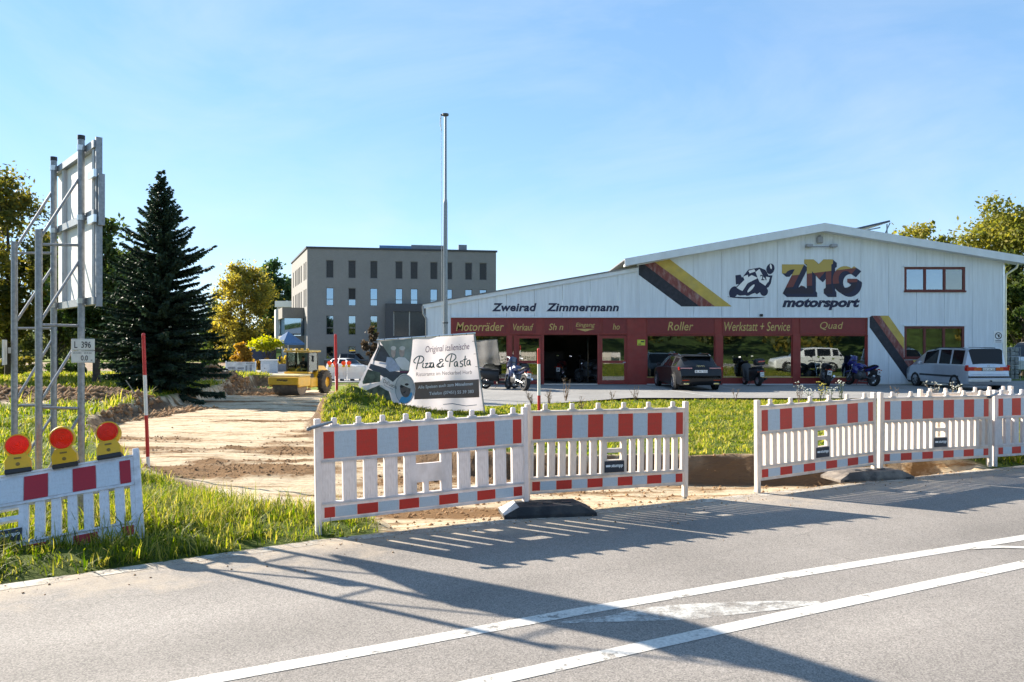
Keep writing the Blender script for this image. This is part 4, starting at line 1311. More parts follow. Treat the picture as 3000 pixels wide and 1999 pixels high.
# ------------------------------------------------------------------ the dark office block
BX0, BY0 = px(706, 91.5), 91.5
OZ = -1.2
P0, P1, P3 = Vector((BX0, 91.5, 0)), Vector((px(1140, 95.6), 95.6, 0)), Vector((px(670, 109.4), 109.4, 0))
OH = pz(571, 91.5) - OZ
def brickwork(name, colour, sc):
    m = bpy.data.materials.new(name)
    m.use_nodes = True
    nt = m.node_tree
    b = nt.nodes['Principled BSDF']
    b.inputs['Roughness'].default_value = 0.85
    tc = nd(nt, 'ShaderNodeTexCoord')
    mp = nd(nt, 'ShaderNodeMapping')
    mp.inputs['Rotation'].default_value = (R(90), 0, 0)
    br_ = nd(nt, 'ShaderNodeTexBrick', Scale=sc)
    br_.inputs['Color1'].default_value = rgb([c * 0.95 for c in colour]); br_.inputs['Color2'].default_value = rgb([c * 1.05 for c in colour])
    br_.inputs['Mortar'].default_value = rgb([c * 0.88 for c in colour])
    nt.links.new(tc.outputs['Object'], mp.inputs[0]); nt.links.new(mp.outputs[0], br_.inputs['Vector'])
    nz = nd(nt, 'ShaderNodeTexNoise', Scale=0.8, Detail=6.0)
    nt.links.new(tc.outputs['Object'], nz.inputs['Vector'])
    hs = nd(nt, 'ShaderNodeHueSaturation')
    mr = nd(nt, 'ShaderNodeMapRange'); mr.inputs[3].default_value, mr.inputs[4].default_value = 0.9, 1.1
    nt.links.new(nz.outputs[0], mr.inputs[0]); nt.links.new(mr.outputs[0], hs.inputs['Value']); nt.links.new(br_.outputs[0], hs.inputs['Color'])
    nt.links.new(hs.outputs[0], b.inputs['Base Color'])
    return m
OFF = brickwork('grey_brown_brickwork', (0.215, 0.208, 0.20), 3.0)
OWIN = glass('office_glass', (0.008, 0.009, 0.012), 0.40, 0.05, 0.02, coat=(0.5, 0.7, 0.92))
OBLIND = mat('dark_external_blind', (0.022, 0.023, 0.026), 0.5, var=0.2)
OFRAME = mat('office_window_frame', (0.16, 0.16, 0.16), 0.5)
office = tag(empty('office_building', (P0.x, P0.y, OZ)), 'flat roofed grey brown four storey office block with tall narrow windows', 'building')
fd, sd_ = (P1 - P0), (P3 - P0)
FL, SL = fd.length, sd_.length
fdir, sdir = fd.normalized(), sd_.normalized()
fn = Vector((fdir.y, -fdir.x, 0)); sn = Vector((-sdir.y, sdir.x, 0))
def uf(x):
    k = (x - CX) / F
    return (k * P0.y - P0.x) / (fdir.x - k * fdir.y)
def us(x):
    k = (x - CX) / F
    return (k * P0.y - P0.x) / (sdir.x - k * sdir.y)
def zf(y, x=780):
    u = uf(x)
    return pz(y, P0.y + fdir.y * u) - OZ
def wall_with_holes(L_, H_, holes, dirv, nrm, thick=0.35):
    """a wall with real openings; holes are (u0, u1, z0, z1)"""
    mb = MB()
    us_ = sorted({0, L_} | {h[0] for h in holes} | {h[1] for h in holes})
    for a, b in zip(us_[:-1], us_[1:]):
        if b - a < 1e-6:
            continue
        m_ = (a + b) / 2
        hs_ = sorted([h for h in holes if h[0] < m_ < h[1]], key=lambda h: h[2])
        lo = 0
        segs = []
        for h in hs_:
            segs.append((lo, h[2])); lo = h[3]
        segs.append((lo, H_))
        for c, d in segs:
            pts = []
            for (u, z, t) in ((a, c, 0), (b, c, 0), (b, d, 0), (a, d, 0), (a, c, thick), (b, c, thick), (b, d, thick), (a, d, thick)):
                p = dirv * u - nrm * t
                pts.append((p.x, p.y, z))
            mb.add(pts, [(0, 1, 2, 3), (7, 6, 5, 4), (0, 4, 5, 1), (1, 5, 6, 2), (2, 6, 7, 3), (3, 7, 4, 0)])
    return mb
def o7(x, y): return (627.5 + .22 * x, 533.3 + .22 * y)
colx = [(553, 633), (785, 865), (1013, 1092), (1277, 1353), (1435, 1512), (1640, 1718), (1797, 1873), (2005, 2080), (2155, 2232)]
rowz = []
holes_f = []
for r_i, (ya, yb, cc, kind) in enumerate(((295, 482, colx, 'b'), (583, 770, colx, 'g'), (873, 1075, colx[:3], 'g'), (1195, 1400, colx[:3], 'g'))):
    za, zb_ = zf(o7(0, yb)[1]), zf(o7(0, ya)[1])
    for i, (a, b) in enumerate(cc):
        u0, u1 = uf(o7(a, 0)[0]), uf(o7(b, 0)[0])
        holes_f.append((u0, u1, za, zb_, 'open' if (r_i == 1 and i == 1) else kind))
wall_with_holes(FL, OH, holes_f, fdir, fn).build('wall', OFF, office)
holes_s = []
sx_ = [(o7(x, 0)[0], o7(x + w, 0)[0]) for x, w in ((340, 8), (320, 9), (292, 7), (276, 6), (262, 5), (248, 5), (233, 5), (210, 6))]
for r_i, (ya, yb) in enumerate(((300, 488), (588, 775), (880, 1080))):
    za, zb_ = zf(o7(0, yb)[1], 706), zf(o7(0, ya)[1], 706)
    for i, (a, b) in enumerate(sx_):
        u0 = us(b)
        holes_s.append((u0, u0 + 1.0, za, zb_, 'b' if r_i == 0 else 'g'))
holes_s = [h for i, h in enumerate(holes_s) if not any(abs(h[0] - g[0]) < 1.05 and g[2] == h[2] for g in holes_s[:i])]
wall_with_holes(SL, OH, holes_s, sdir, sn).build('wall', OFF, office)
def put_window(h, dirv, nrm):
    u0, u1, z0, z1, kind = h
    def P_(u, z, t):
        p = dirv * u - nrm * t
        return (p.x, p.y, z)
    def slabq(mb, ua, ub, za, zb_, t0, t1):
        pts = [P_(ua, za, t0), P_(ub, za, t0), P_(ub, zb_, t0), P_(ua, zb_, t0), P_(ua, za, t1), P_(ub, za, t1), P_(ub, zb_, t1), P_(ua, zb_, t1)]
        mb.add(pts, [(0, 1, 2, 3), (7, 6, 5, 4), (0, 4, 5, 1), (1, 5, 6, 2), (2, 6, 7, 3), (3, 7, 4, 0)])
        return mb
    t = 0.07
    f = MB()
    slabq(f, u0, u1, z0, z0 + t, 0.12, 0.22); slabq(f, u0, u1, z1 - t, z1, 0.12, 0.22)
    slabq(f, u0, u0 + t, z0 + t, z1 - t, 0.12, 0.22); slabq(f, u1 - t, u1, z0 + t, z1 - t, 0.12, 0.22)
    zr = z0 + (z1 - z0) * 0.36
    if kind != 'b':
        slabq(f, u0 + t, u1 - t, zr - 0.04, zr + 0.04, 0.13, 0.2)
    w = f.build('window', OFRAME, office)
    if kind == 'b':
        n = 12
        bl = MB()
        for i in range(n):
            a = z0 + t + (z1 - z0 - 2 * t) * i / n
            slabq(bl, u0 + t, u1 - t, a, a + (z1 - z0 - 2 * t) / n + 0.03, 0.15 + 0.012 * (i % 2), 0.17 + 0.012 * (i % 2))
        bl.build('blind', OBLIND, w)
        slabq(MB(), u0 + t, u1 - t, z0 + t, z1 - t, 0.19, 0.195).build('pane', OWIN, w)
    else:
        top = MB()
        slabq(top, u0 + t, u1 - t, zr + 0.04, z1 - t, 0.17, 0.175)
        if kind == 'open':
            top.build('pane', mat('open_casement_dark', (0.012, 0.012, 0.014), 0.6), w)
        else:
            top.build('pane', OWIN, w)
        slabq(MB(), u0 + t, u1 - t, z0 + t, zr - 0.04, 0.17, 0.175).build('pane', OWIN, w)
for h in holes_f:
    put_window(h, fdir, fn)
for h in holes_s:
    put_window(h, sdir, sn)
# inside backing, roof slab and parapet cap
bk = MB()
Lx = [Vector((0, 0, 0)), fd, fd + sd_, sd_]
cen = (fd + sd_) / 2
inn = [p + (cen - p).normalized() * 0.6 for p in Lx]
bk.poly([(p.x, p.y) for p in inn], OH - 0.6, 'z', 0.05)
bk.build('core', mat('office_interior', (0.03, 0.03, 0.032), 0.8), office)
cap = MB()
out = [p - (cen - p).normalized() * 0.18 for p in Lx]
cap.poly([(p.x, p.y) for p in out], 0.22, 'z', OH + 0.003)
cap.build('roof', mat('dark_roof_edge', (0.03, 0.032, 0.038), 0.5), office)
for a, b, h_, w2, m_ in ((872, 946, 0.45, 1.5, mat('blue_roof_unit', (0.08, 0.2, 0.38), 0.4)), (946, 1024, 0.6, 2.0, mat('grey_roof_unit', (0.16, 0.18, 0.22), 0.4)), (1056, 1075, 0.75, 1.0, mat('grey_roof_unit', (0.16, 0.18, 0.22), 0.4))):
    u0, u1 = uf(a), uf(b)
    p, q_ = fdir * u0 - fn * 1.0, fdir * u1 - fn * 1.0
    pp = [p, q_, q_ - fn * w2, p - fn * w2]
    MB().poly([(v.x, v.y) for v in pp], h_, 'z', OH + 0.23).build('roof_unit', m_, office)
# glazed oriel on the front
u0, u1 = uf(o7(1172, 0)[0]), uf(o7(1585, 0)[0])
z0, z1 = zf(o7(0, 1118)[1], 960), zf(o7(0, 756)[1], 960)
def prism(ua, ub, ta, tb, za, zb_, dirv=fdir, nrm=fn):
    return MB().poly([((dirv * u + nrm * t).x, (dirv * u + nrm * t).y) for u, t in ((ua, ta), (ub, ta), (ub, tb), (ua, tb))], zb_ - za, 'z', za)
BAYM = mat('oriel_cladding', (0.05, 0.05, 0.055), 0.5, var=0.1)
ob = prism(u0, u1, 0.0, 1.4, z1 - 0.95, z1).build('oriel', BAYM, office)
prism(u0, u1, 0.001, 1.4, z0, z0 + 0.35).build('oriel_floor', BAYM, ob)
prism(u0, u0 + 0.9, 0.001, 1.4, z0 + 0.352, z1 - 0.952).build('oriel_side', BAYM, ob)
prism(u0 + 0.9, u1, 0.9, 1.0, z0 + 0.352, z1 - 0.952).build('pane', mat('oriel_glass', (0.02, 0.024, 0.03), 0.15, var=0.2), ob)
for u in (u0 + 0.92, (u0 + u1) / 2 + 0.4):
    prism(u, u + 0.13, 1.0, 1.1, z0 + 0.352, z1 - 0.952).build('mullion', mat('pale_mullion', (0.4, 0.38, 0.34), 0.5), ob)
# pale oriel on the left face and lower wing
PALE = mat('pale_render', (0.52, 0.53, 0.54), 0.7, var=0.08)
ua, ub = 3.2, 11.5
zA, zB = pz(772, 95) - OZ, pz(708, 95) - OZ
lb = prism(ua, ub, 0.0, 2.6, zB - 1.3, zB, sdir, sn).build('side_oriel', mat('side_oriel_top', (0.17, 0.155, 0.135), 0.7), office)
prism(ua, ub, 0.001, 2.6, zA - 1.6, zA, sdir, sn).build('oriel_floor', mat('side_oriel_top', (0.17, 0.155, 0.135), 0.7), lb)
prism(ua + 0.3, ub - 0.3, 0.002, 2.3, zA + 0.003, zB - 1.303, sdir, sn).build('pane', OWIN, lb)
prism(ub - 2.0, ub, 2.4, 2.9, zA - 1.2, zB + 0.02, sdir, sn).build('side_panel', PALE, lb)
wing = tag(empty('low_pale_wing', (px(655, 112), 112, OZ)), 'low pale building behind the yellow green clipped tree', 'building')
wv_ = MB()
wv_.box(-1.2, 4.0, 0, 8, 3.41, pz(706, 112) - OZ)
wv_.build('upper_storey', PALE, wing)
MB().box(-1.4, 4.0, -0.3, 8.3, pz(706, 112) - OZ + 0.003, pz(700, 112) - OZ + 0.5).build('roof', WHITE, wing)
MB().box(-5.0, 4.2, 0.4, 9, 0, 3.4).build('wall', mat('bluish_render', (0.5, 0.54, 0.6), 0.7), wing)
for i in range(2):
    w = MB().box(-4.4 + i * 2.2, -2.8 + i * 2.2, 0.34, 0.42, 0.6, 2.8).build('window', OFRAME, wing)
    MB().box(-4.3 + i * 2.2, -2.9 + i * 2.2, 0.31, 0.335, 0.7, 2.7).build('pane', OWIN, w)
w = MB().box(-0.9, 0.6, -0.06, 0.02, 5.3, 8.0).build('window', OFRAME, wing)
MB().box(-0.8, 0.5, -0.09, -0.063, 5.4, 7.9).build('pane', OWIN, w)
# ------------------------------------------------------------------ construction barriers
MESHC = {}
def shared(key, fn):
    if key not in MESHC:
        MESHC[key] = fn()
    return MESHC[key]
def put(name, me, parent, loc=(0, 0, 0), scale=(1, 1, 1)):
    o = obj(name, me, parent)
    o.location, o.scale = loc, scale
    return o
def unit_box(m):
    return shared(('box', m.name), lambda: MB().box(0, 1, 0, 1, 0, 1).mesh('piece', m))

def barrier(label, A, B, style, plastic, red, zA=0.0, zB=0.0, lean=0.0, roll=0.0, hscale=1.0, sign=True, group='red and white site barriers'):
    """plastic pedestrian barrier from ground point A (left) to B (right); front faces -y locally"""
    A, B = Vector((A[0], A[1], zA)), Vector((B[0], B[1], zB))
    d = B - A
    Ln = d.length
    yaw = math.atan2(d.y, d.x)
    pitch = math.asin(d.z / Ln)
    root = empty('barrier', A)
    root.rotation_euler = (Matrix.Rotation(yaw, 4, 'Z') @ Matrix.Rotation(-pitch + roll, 4, 'Y') @ Matrix.Rotation(lean, 4, 'X')).to_euler()
    root.scale = (1, 1, hscale)
    tag(root, label, 'barrier', group)
    t = 0.022                                          # half thickness
    x0, x1 = 0.0, Ln
    pw = 0.055
    zb, zl0, zl1, zs0, zs1, zu0, zu1, zt = 0.145, 0.178, 0.272, 0.318, 0.688, 0.722, 0.968, 1.02
    fr = MB()
    for a in (x0, x1 - pw):
        fr.cbox(a, a + pw, -0.03, 0.03, 0.0 if style != 'L' else 0.1, 1.09, 0.006)
    a, b = x0 + pw, x1 - pw
    fr.box(a, b, -t, t, zb, zs0)
    fr.box(a, b, -t, t, zs1, zt)
    for z in (zb, zs0 - 0.02, zs1, zt - 0.02):                # stiffening lips
        fr.box(a, b, -t - 0.012, -t - 0.0005, z, z + 0.018)
    fr.build('frame', plastic, root)
    # feet
    for c in (x0 + pw / 2, x1 - pw / 2):
        put('foot', shared(('foot', 0), lambda: MB().cbox(-0.02, 0.02, -0.02, 0.02, -0.02, 0.12, 0.004).mesh('foot', GALV)), root, (c, 0, -0.002))
    # reflective cells: half cells at both ends
    n = 10
    cell = (b - a - 0.04) / n
    xx = a + 0.02
    for i in range(n + 1):
        w = cell * (0.5 if i in (0, n) else 1.0)
        isred = i % 2 == 0
        m = red if isred else WHITE_FOIL
        g = 0.003
        for z0, z1 in ((zl0, zl1), (zu0, zu1)):
            put('red_stripe' if isred else 'white_stripe', unit_box(m), root, (xx + g, -t - 0.006, z0), (w - 2 * g, 0.0055, z1 - z0))
        xx += w
    # pickets between the slots
    if style == 'W':                                      # wide slots, square centre panel
        k, slot = 4, 0.072
        cw = 0.36
        half = (b - a - cw) / 2
        bar = (half - k * slot) / (k + 0.5)
        for side in (0, 1):
            s0 = a if side == 0 else b - half
            xs_ = []
            p = s0 + (0 if side == 0 else bar * 0.5)
            q_ = s0
            for i in range(k + 1):
                wbar = bar * (0.5 if (i == 0 and side == 1) or (i == k and side == 0 and False) else 1.0)
                wbar = bar if not ((side == 0 and i == k) or (side == 1 and i == 0)) else bar * 0.5
                put('slat', unit_box(plastic), root, (q_, -t, zs0), (wbar, 2 * t, zs1 - zs0))
                q_ += wbar + slot
        c0 = a + half
        pl = MB().box(c0, c0 + cw, -t, t, zs0 + 0.1, zs1 - 0.09)
        for u in (c0, c0 + cw * 0.36, c0 + cw * 0.86):
            pl.box(u, u + cw * (0.16 if u == c0 else 0.14), -t + .001, t - .001, zs0, zs0 + 0.1)
        pl.box(c0 + 0.0, c0 + 0.05, -t + .001, t - .001, zs1 - 0.09, zs1).box(c0 + cw - 0.05, c0 + cw, -t + .001, t - .001, zs1 - 0.09, zs1)
        pl.build('centre_panel', plastic, root)
    else:                                                 # narrow slots, ladder shaped centre with the firm's label
        k, slot = 7 if style == 'N' else 6, 0.05
        cw = 0.25
        c0 = a + (b - a) * (0.46 if style != 'L' else 0.42)
        lw, rw = c0 - a, b - c0 - cw
        kl, kr = max(2, round(lw / 0.118)), max(2, round(rw / 0.118))
        for s0, ww, kk, sd in ((a, lw, kl, 0), (c0 + cw, rw, kr, 1)):
            bar = (ww - kk * slot) / kk
            for i in range(kk + 1):
                hw = 0.5 if i in (0, kk) else 1.0
                xs0 = s0 + (0 if i == 0 else (i - 0.5) * bar + i * slot)
                put('slat', unit_box(plastic), root, (xs0, -t, zs0), (bar * hw, 2 * t, zs1 - zs0))
        cp = MB()
        cp.box(c0, c0 + 0.035, -t, t, zs0, zs1).box(c0 + cw - 0.035, c0 + cw, -t, t, zs0, zs1)
        cp.box(c0 + 0.035, c0 + cw - 0.035, -t, t, zs0, zs0 + 0.145).box(c0 + 0.035, c0 + cw - 0.035, -t, t, zs0 + 0.225, zs0 + 0.27)
        cp.box(c0 + 0.035, c0 + cw - 0.035, -t, t, zs1 - 0.025, zs1)
        cp.build('centre_panel', plastic, root)
        if sign:
            lab = MB().box(c0 + 0.005, c0 + cw - 0.005, -t - 0.007, -t - 0.001, zs0 + 0.01, zs0 + 0.135).build('firm_label', mat('label_black', (0.02, 0.025, 0.04), 0.4), root)
            text('label_lettering', 'stumpp', WPRINT, lab, c0 + 0.085, c0 + cw - 0.02, zs0 + 0.055, zs0 + 0.10, -t - 0.009, shear=0.15, bold=0.03)
            MB().box(c0 + 0.02, c0 + 0.075, -t - 0.0095, -t - 0.0075, zs0 + 0.07, zs0 + 0.092).build('label_mark', WPRINT, lab)
    # lugs along the top rail
    if style != 'L':
        nl = 9 if style == 'W' else 6
        for i in range(nl):
            u = a + (b - a) * (i + 0.55) / nl
            put('lug', shared(('lug', plastic.name), lambda: MB().cbox(-0.024, 0.024, -0.02, 0.02, -0.01, 0.072, 0.008).box(-0.045, 0.045, -0.018, 0.018, -0.01, 0.012).mesh('lug', plastic)), root, (u, 0, zt))
    return root

A0, A1 = (-1.80, 7.05), (0.165, 8.03)
B0, B1 = (0.13, 8.10), (2.0, 8.80)
R0, R1, R2, R3 = (2.855, 9.0), (4.78, 10.12), (6.78, 10.9), (8.62, 11.55)
barrier('white barrier with wide slots and square blank panel, standing before the pale dirt', A0, A1, 'W', WHITE_PL, RED_FOIL, zA=-0.03, zB=0.0)
barrier('cream narrow slotted barrier joined to the wide slotted one, right of its rubber foot', B0, B1, 'N', CREAM_PL, RED_FOIL, zA=0.02, zB=0.0)
barrier('barrier at the near end of the right hand row, beside the gap', R0, R1, 'N', CREAM_PL, RED_FOIL, zB=0.02)
barrier('barrier in the middle of the right hand row', (R1[0] + .05, R1[1] + 0.02), R2, 'N', CREAM_PL, RED_FOIL, zA=0.02)
barrier('barrier cut off by the right edge of the picture', (R2[0] + .05, R2[1] + 0.02), R3, 'W', WHITE_PL, RED_FOIL)
barrier('barrier standing just behind the right hand row, mostly hidden', (5.9, 11.15), (7.8, 12.0), 'N', CREAM_PL, RED_FOIL, zA=0.0, zB=0.0, sign=False)
# leaning barrier by the road sign
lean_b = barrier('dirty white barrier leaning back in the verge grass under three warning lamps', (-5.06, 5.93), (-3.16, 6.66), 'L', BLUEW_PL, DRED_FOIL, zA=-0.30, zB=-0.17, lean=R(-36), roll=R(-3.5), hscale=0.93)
MW = None
bpy.context.view_layer.update()
MW = lean_b.matrix_world.copy()
Ln_left = (Vector((-5.06, 5.93, -0.30)) - Vector((-3.16, 6.66, -0.17))).length

def warning_lamp(label, u, tilt, yaw):
    root = empty('warning_lamp')
    M = MW @ Matrix.Translation((u, 0.0, 1.02)) @ Matrix.Rotation(tilt, 4, 'X') @ Matrix.Rotation(yaw, 4, 'Z') @ Matrix.Diagonal((0.94, 0.94, 1.0, 1))
    root.matrix_world = M
    tag(root, label, 'warning lamp', 'warning lamps on the leaning barrier')
    b = MB()
    b.poly([(-0.105, 0.045), (0.105, 0.045), (0.105, 0.12), (0.07, 0.18), (-0.07, 0.18), (-0.105, 0.12)], 0.12, 'y', -0.06)
    b.build('battery_box', LAMPY, root)
    MB().cbox(-0.108, 0.108, -0.065, 0.065, 0.0, 0.044, 0.006).build('foot', BLACKPL, root)
    MB().box(-0.03, 0.03, -0.065, -0.0605, 0.135, 0.15).lathe([(0.018, 0), (0.016, 0.006), (0, 0.007)], (0, -0.06, 0.085), (0, -1, 0), 12).build('switch', mat('switch_brown', (0.2, 0.13, 0.02), 0.5), root)
    h = MB()
    h.lathe([(0.088, -0.045), (0.108, -0.05), (0.112, -0.02), (0.112, 0.02), (0.108, 0.05), (0.088, 0.045)], (0, 0, 0.275), (0, 1, 0), 28, closed=True)
    h.build('lamp_ring', LAMPY, root, 50)
    for s_ in (-1, 1):
        l_ = MB()
        l_.lathe([(0.098, 0.02), (0.096, 0.05), (0.088, 0.060), (0.080, 0.058), (0.076, 0.066), (0.066, 0.064), (0.062, 0.071), (0.050, 0.069), (0.046, 0.075), (0.034, 0.073), (0.030, 0.079), (0.018, 0.078), (0.012, 0.090), (0.0, 0.092)], (0, 0, 0.275), (0, s_, 0), 28)
        l_.build('lens', LENS, root, 20)
    return root
warning_lamp('leftmost red and yellow warning lamp, at the left edge of the picture', Ln_left - 0.97, R(14), R(8))
warning_lamp('upright red warning lamp in the middle of the leaning barrier', Ln_left - 0.60, R(36), R(2))
warning_lamp('rightmost red warning lamp, near the end of the leaning barrier', Ln_left - 0.24, R(12), R(-4))

# rubber base plates
def base_plate(label, loc, yaw, m, L_=0.80):
    root = empty('base_plate', loc, (0, 0, yaw))
    tag(root, label, 'base plate', 'rubber feet of the barriers')
    b = MB()
    l, w, h = L_ / 2, 0.20, 0.11
    P_ = [(-l, -w, 0), (l, -w, 0), (l, w, 0), (-l, w, 0), (-l, -w, 0.035), (l, -w, 0.035), (l, w, 0.035), (-l, w, 0.035),
          (-l + 0.16, -w + 0.03, h), (l - 0.16, -w + 0.03, h), (l - 0.16, w - 0.03, h), (-l + 0.16, w - 0.03, h)]
    b.add(P_, [(0, 1, 2, 3), (0, 4, 5, 1), (1, 5, 6, 2), (2, 6, 7, 3), (3, 7, 4, 0), (4, 8, 9, 5), (5, 9, 10, 6), (6, 10, 11, 7), (7, 11, 8, 4), (8, 11, 10, 9)])
    b.build('block', m, root)
    for x in (-0.16, 0.0, 0.2):
        MB().cbox(x - 0.05, x + 0.05, -0.035, 0.035, h - 0.004, h + 0.008, 0.004).build('socket', BLACKPL, root)
    for s_ in (-1, 1):
        MB().cbox(s_ * (l - 0.09) - 0.035, s_ * (l - 0.09) + 0.035, -w - 0.004, -w + 0.02, 0.004, 0.032, 0.003).build('hand_grip', BLACKPL, root)
    return root
base_plate('black rubber base plate under the joint of the two middle barriers', (0.36, 7.92, 0.0), R(10), RUBBER, 0.95)
base_plate('worn dusty base plate under the right hand barrier row', (4.62, 10.0, 0.0), R(14), DUSTY_RUBBER, 1.1)
bp_ = [o for o in col.objects if o.name.startswith('base_plate')][0]
t_ = text('embossed_lettering', 'TL-AH 07', WPRINT, bp_, -0.13, 0.13, 0, 0.05, 0)
t_.matrix_local = Matrix(((0, 0, 1, -0.435), (-1, 0, 0, 0.0), (0, 0, 0.42, 0.0625), (0, 0, 0, 1)))
pw_ = MB()
pw_.add([(-0.4745, -0.19, 0.037), (-0.32, -0.166, 0.111), (-0.32, 0.166, 0.111), (-0.4745, 0.19, 0.037)], [(0, 1, 2, 3)])
pw_.build('reflector_end', mat('worn_white_end', (0.55, 0.56, 0.56), 0.5, dirt=(0.12, 0.12, 0.12), dscale=20, damount=0.7), bp_).location = (-0.002, 0, 0.002)
t_.location.x -= 0.004; t_.location.z += 0.006

# steel clamps that tie the barriers
for lab, p in (('steel tie clamp on the left end post of the wide slotted barrier', (A0[0] + 0.02, A0[1] - 0.05, 1.0)), ('dark tie clamp where the last two right hand barriers meet', (R2[0] - 0.02, R2[1] - 0.05, 1.02))):
    c = empty('tie_clamp', p, (0, 0, R(24)))
    tag(c, lab, 'clamp')
    MB().path([(-0.09, -0.02, -0.03), (-0.04, -0.02, -0.01), (0.06, -0.02, 0.015), (0.14, -0.02, 0.035)], [0.012, 0.018, 0.016, 0.010], 8).build('lever', GALV, c, 40)
    MB().lathe([(0.02, -0.02), (0.02, 0.02)], (-0.07, -0.02, -0.02), (0, 1, 0), 12).build('hinge', DARKGREY, c, 40)

# ------------------------------------------------------------------ direction sign on two lattice masts, seen from behind
sgn = empty('direction_sign', (-4.14, 7.39, -0.2))
tag(sgn, 'tall road sign seen from behind on two galvanised lattice masts', 'road sign')
def gl(p):
    return Vector(p) - Vector((-4.14, 7.39, -0.2))
TB, TA, SB, SA = (-4.14, 7.39), (-4.91, 8.24), (-4.40, 7.15), (-5.17, 7.99)
TOP, STOP = 3.71, 2.81
for p, h in ((TB, TOP), (TA, TOP), (SB, STOP), (SA, STOP)):
    MB().tube(gl((p[0], p[1], -0.25)), gl((p[0], p[1], h)), 0.031, 14).build('mast_tube', GALV, sgn, 40)
    if h == TOP:
        MB().tube(gl((p[0], p[1], h)), gl((p[0], p[1], h + 0.04)), 0.034, 14).build('tube_cap', BLACKPL, sgn, 40)
def seg(T, S, zS, zT, r=0.014):
    MB().tube(gl((S[0], S[1], zS)), gl((T[0], T[1], zT)), r, 8).build('lattice_strut', GALV, sgn, 40)
def zy(y, P_):
    return pz(y, P_[1])
for T, S, hor, dia in ((TB, SB, (562, 747, 937, 1125), ((552, 402), (745, 592), (930, 772), (1118, 950))), (TA, SA, (582, 755, 932), ((575, 435), (745, 610), (925, 775), (1090, 950)))):
    for y in hor:
        seg(T, S, zy(y, S), zy(y + (2 if T is TB else 0), T))
    for a, b in dia:
        seg(T, S, zy(a, S), zy(b, T))
# sign panel: thin plate on a rail frame, offset from the tall tubes away from the short ones
sdv = Vector((TB[0] - TA[0], TB[1] - TA[1], 0)).normalized()
nrm = Vector((0.74, 0.67, 0))
c0 = Vector((TA[0], TA[1], 0)) + nrm * 0.085 - sdv * 0.20
W_S = 1.62
ZB, ZT = 2.12, 3.66
def spt(u, t, z):
    return gl(tuple((c0 + sdv * u + nrm * t).to_tuple()[:2]) + (z,))
def sbox(u0, u1, t0, t1, z0, z1, mb=None):
    mb = mb or MB()
    P_ = [spt(u, t, z) for z in (z0, z1) for (u, t) in ((u0, t0), (u1, t0), (u1, t1), (u0, t1))]
    mb.add(P_, [(3, 2, 1, 0), (4, 5, 6, 7), (0, 1, 5, 4), (1, 2, 6, 5), (2, 3, 7, 6), (3, 0, 4, 7)])
    return mb
BACK = mat('sign_back_panel', (0.78, 0.76, 0.73), 0.6, var=0.05, trans=0.12)
sp_ = sbox(0, W_S, 0.0, 0.012, ZB, ZT).build('sign_panel', BACK, sgn)
zm = (ZB + ZT) / 2 + 0.05
for z in (ZB, zm, ZT - 0.07):
    sbox(-0.02, W_S + 0.02, -0.05, -0.001, z, z + 0.07).build('panel_rail', GALV, sp_)
for u in (0.36, W_S - 0.06):
    sbox(u - 0.035, u + 0.035, -0.035, -0.0015, ZB + 0.07, zm).build('panel_rib', mat('rib_grey', (0.5, 0.5, 0.5), 0.5), sp_)
    sbox(u - 0.035, u + 0.035, -0.035, -0.0015, zm + 0.07, ZT - 0.07).build('panel_rib', mat('rib_grey', (0.5, 0.5, 0.5), 0.5), sp_)
sbox(W_S + 0.001, W_S + 0.03, -0.03, 0.025, ZB - 0.02, ZT + 0.03).build('edge_frame', GALV, sp_)
sbox(W_S + 0.052, W_S + 0.075, -0.02, 0.035, zm - 0.08, ZT - 0.32).build('edge_rail', GALV, sp_)
for z in (ZT - 0.36, zm - 0.06):
    sbox(W_S - 0.12, W_S + 0.11, -0.07, -0.046, z, z + 0.07).build('bracket', ALU, sp_)
for T in (TB, TA):
    for z in (ZB + 0.02, zm, ZT - 0.05):
        MB().lathe([(0.036, -0.025), (0.038, 0.025)], gl((T[0], T[1], z + 0.02)), (0, 0, 1), 14).tube(gl((T[0], T[1], z + 0.02)), gl((T[0] + 0.09, T[1] + 0.08, z + 0.02)), 0.018, 8).build('clamp', ALU, sgn, 40)

# kilometre plates
kp = empty('kilometre_plate', at(191, 806, 7.29))
tag(kp, 'small white plate pair reading L 396 on the lattice mast', 'sign')
PLT = mat('plate_ivory', (0.72, 0.70, 0.63), 0.5, var=0.04, dirt=(0.45, 0.42, 0.36), dscale=14, damount=0.4)
sc_ = 7.29 / F
for (z0, z1) in ((0.6, 27), (-28, -0.6)):
    q_ = MB().cbox(-27 * sc_, 27 * sc_, -0.006, 0.0, z0 * sc_, z1 * sc_, 0.0025).build('plate', PLT, kp)
    MB().box(-25 * sc_, 25 * sc_, -0.0068, -0.0062, (z0 + 1.5) * sc_, (z0 + 2.2) * sc_).box(-25 * sc_, 25 * sc_, -0.0068, -0.0062, (z1 - 2.2) * sc_, (z1 - 1.5) * sc_).build('plate_border', mat('plate_line', (0.4, 0.39, 0.35), 0.5), q_)
text('plate_lettering', 'L', INK, kp, -19 * sc_, -12 * sc_, 6 * sc_, 21 * sc_, -0.0085, bold=0.01)
text('plate_lettering', '396', INK, kp, -3 * sc_, 19 * sc_, 6 * sc_, 21 * sc_, -0.0085, bold=0.01)
text('plate_lettering', '0.0', INK, kp, -4 * sc_, 12 * sc_, -23 * sc_, -11 * sc_, -0.0085, bold=0.01)
text('plate_lettering', '2518 021', INK, kp, -22 * sc_, -3 * sc_, -7 * sc_, -4 * sc_, -0.0085)
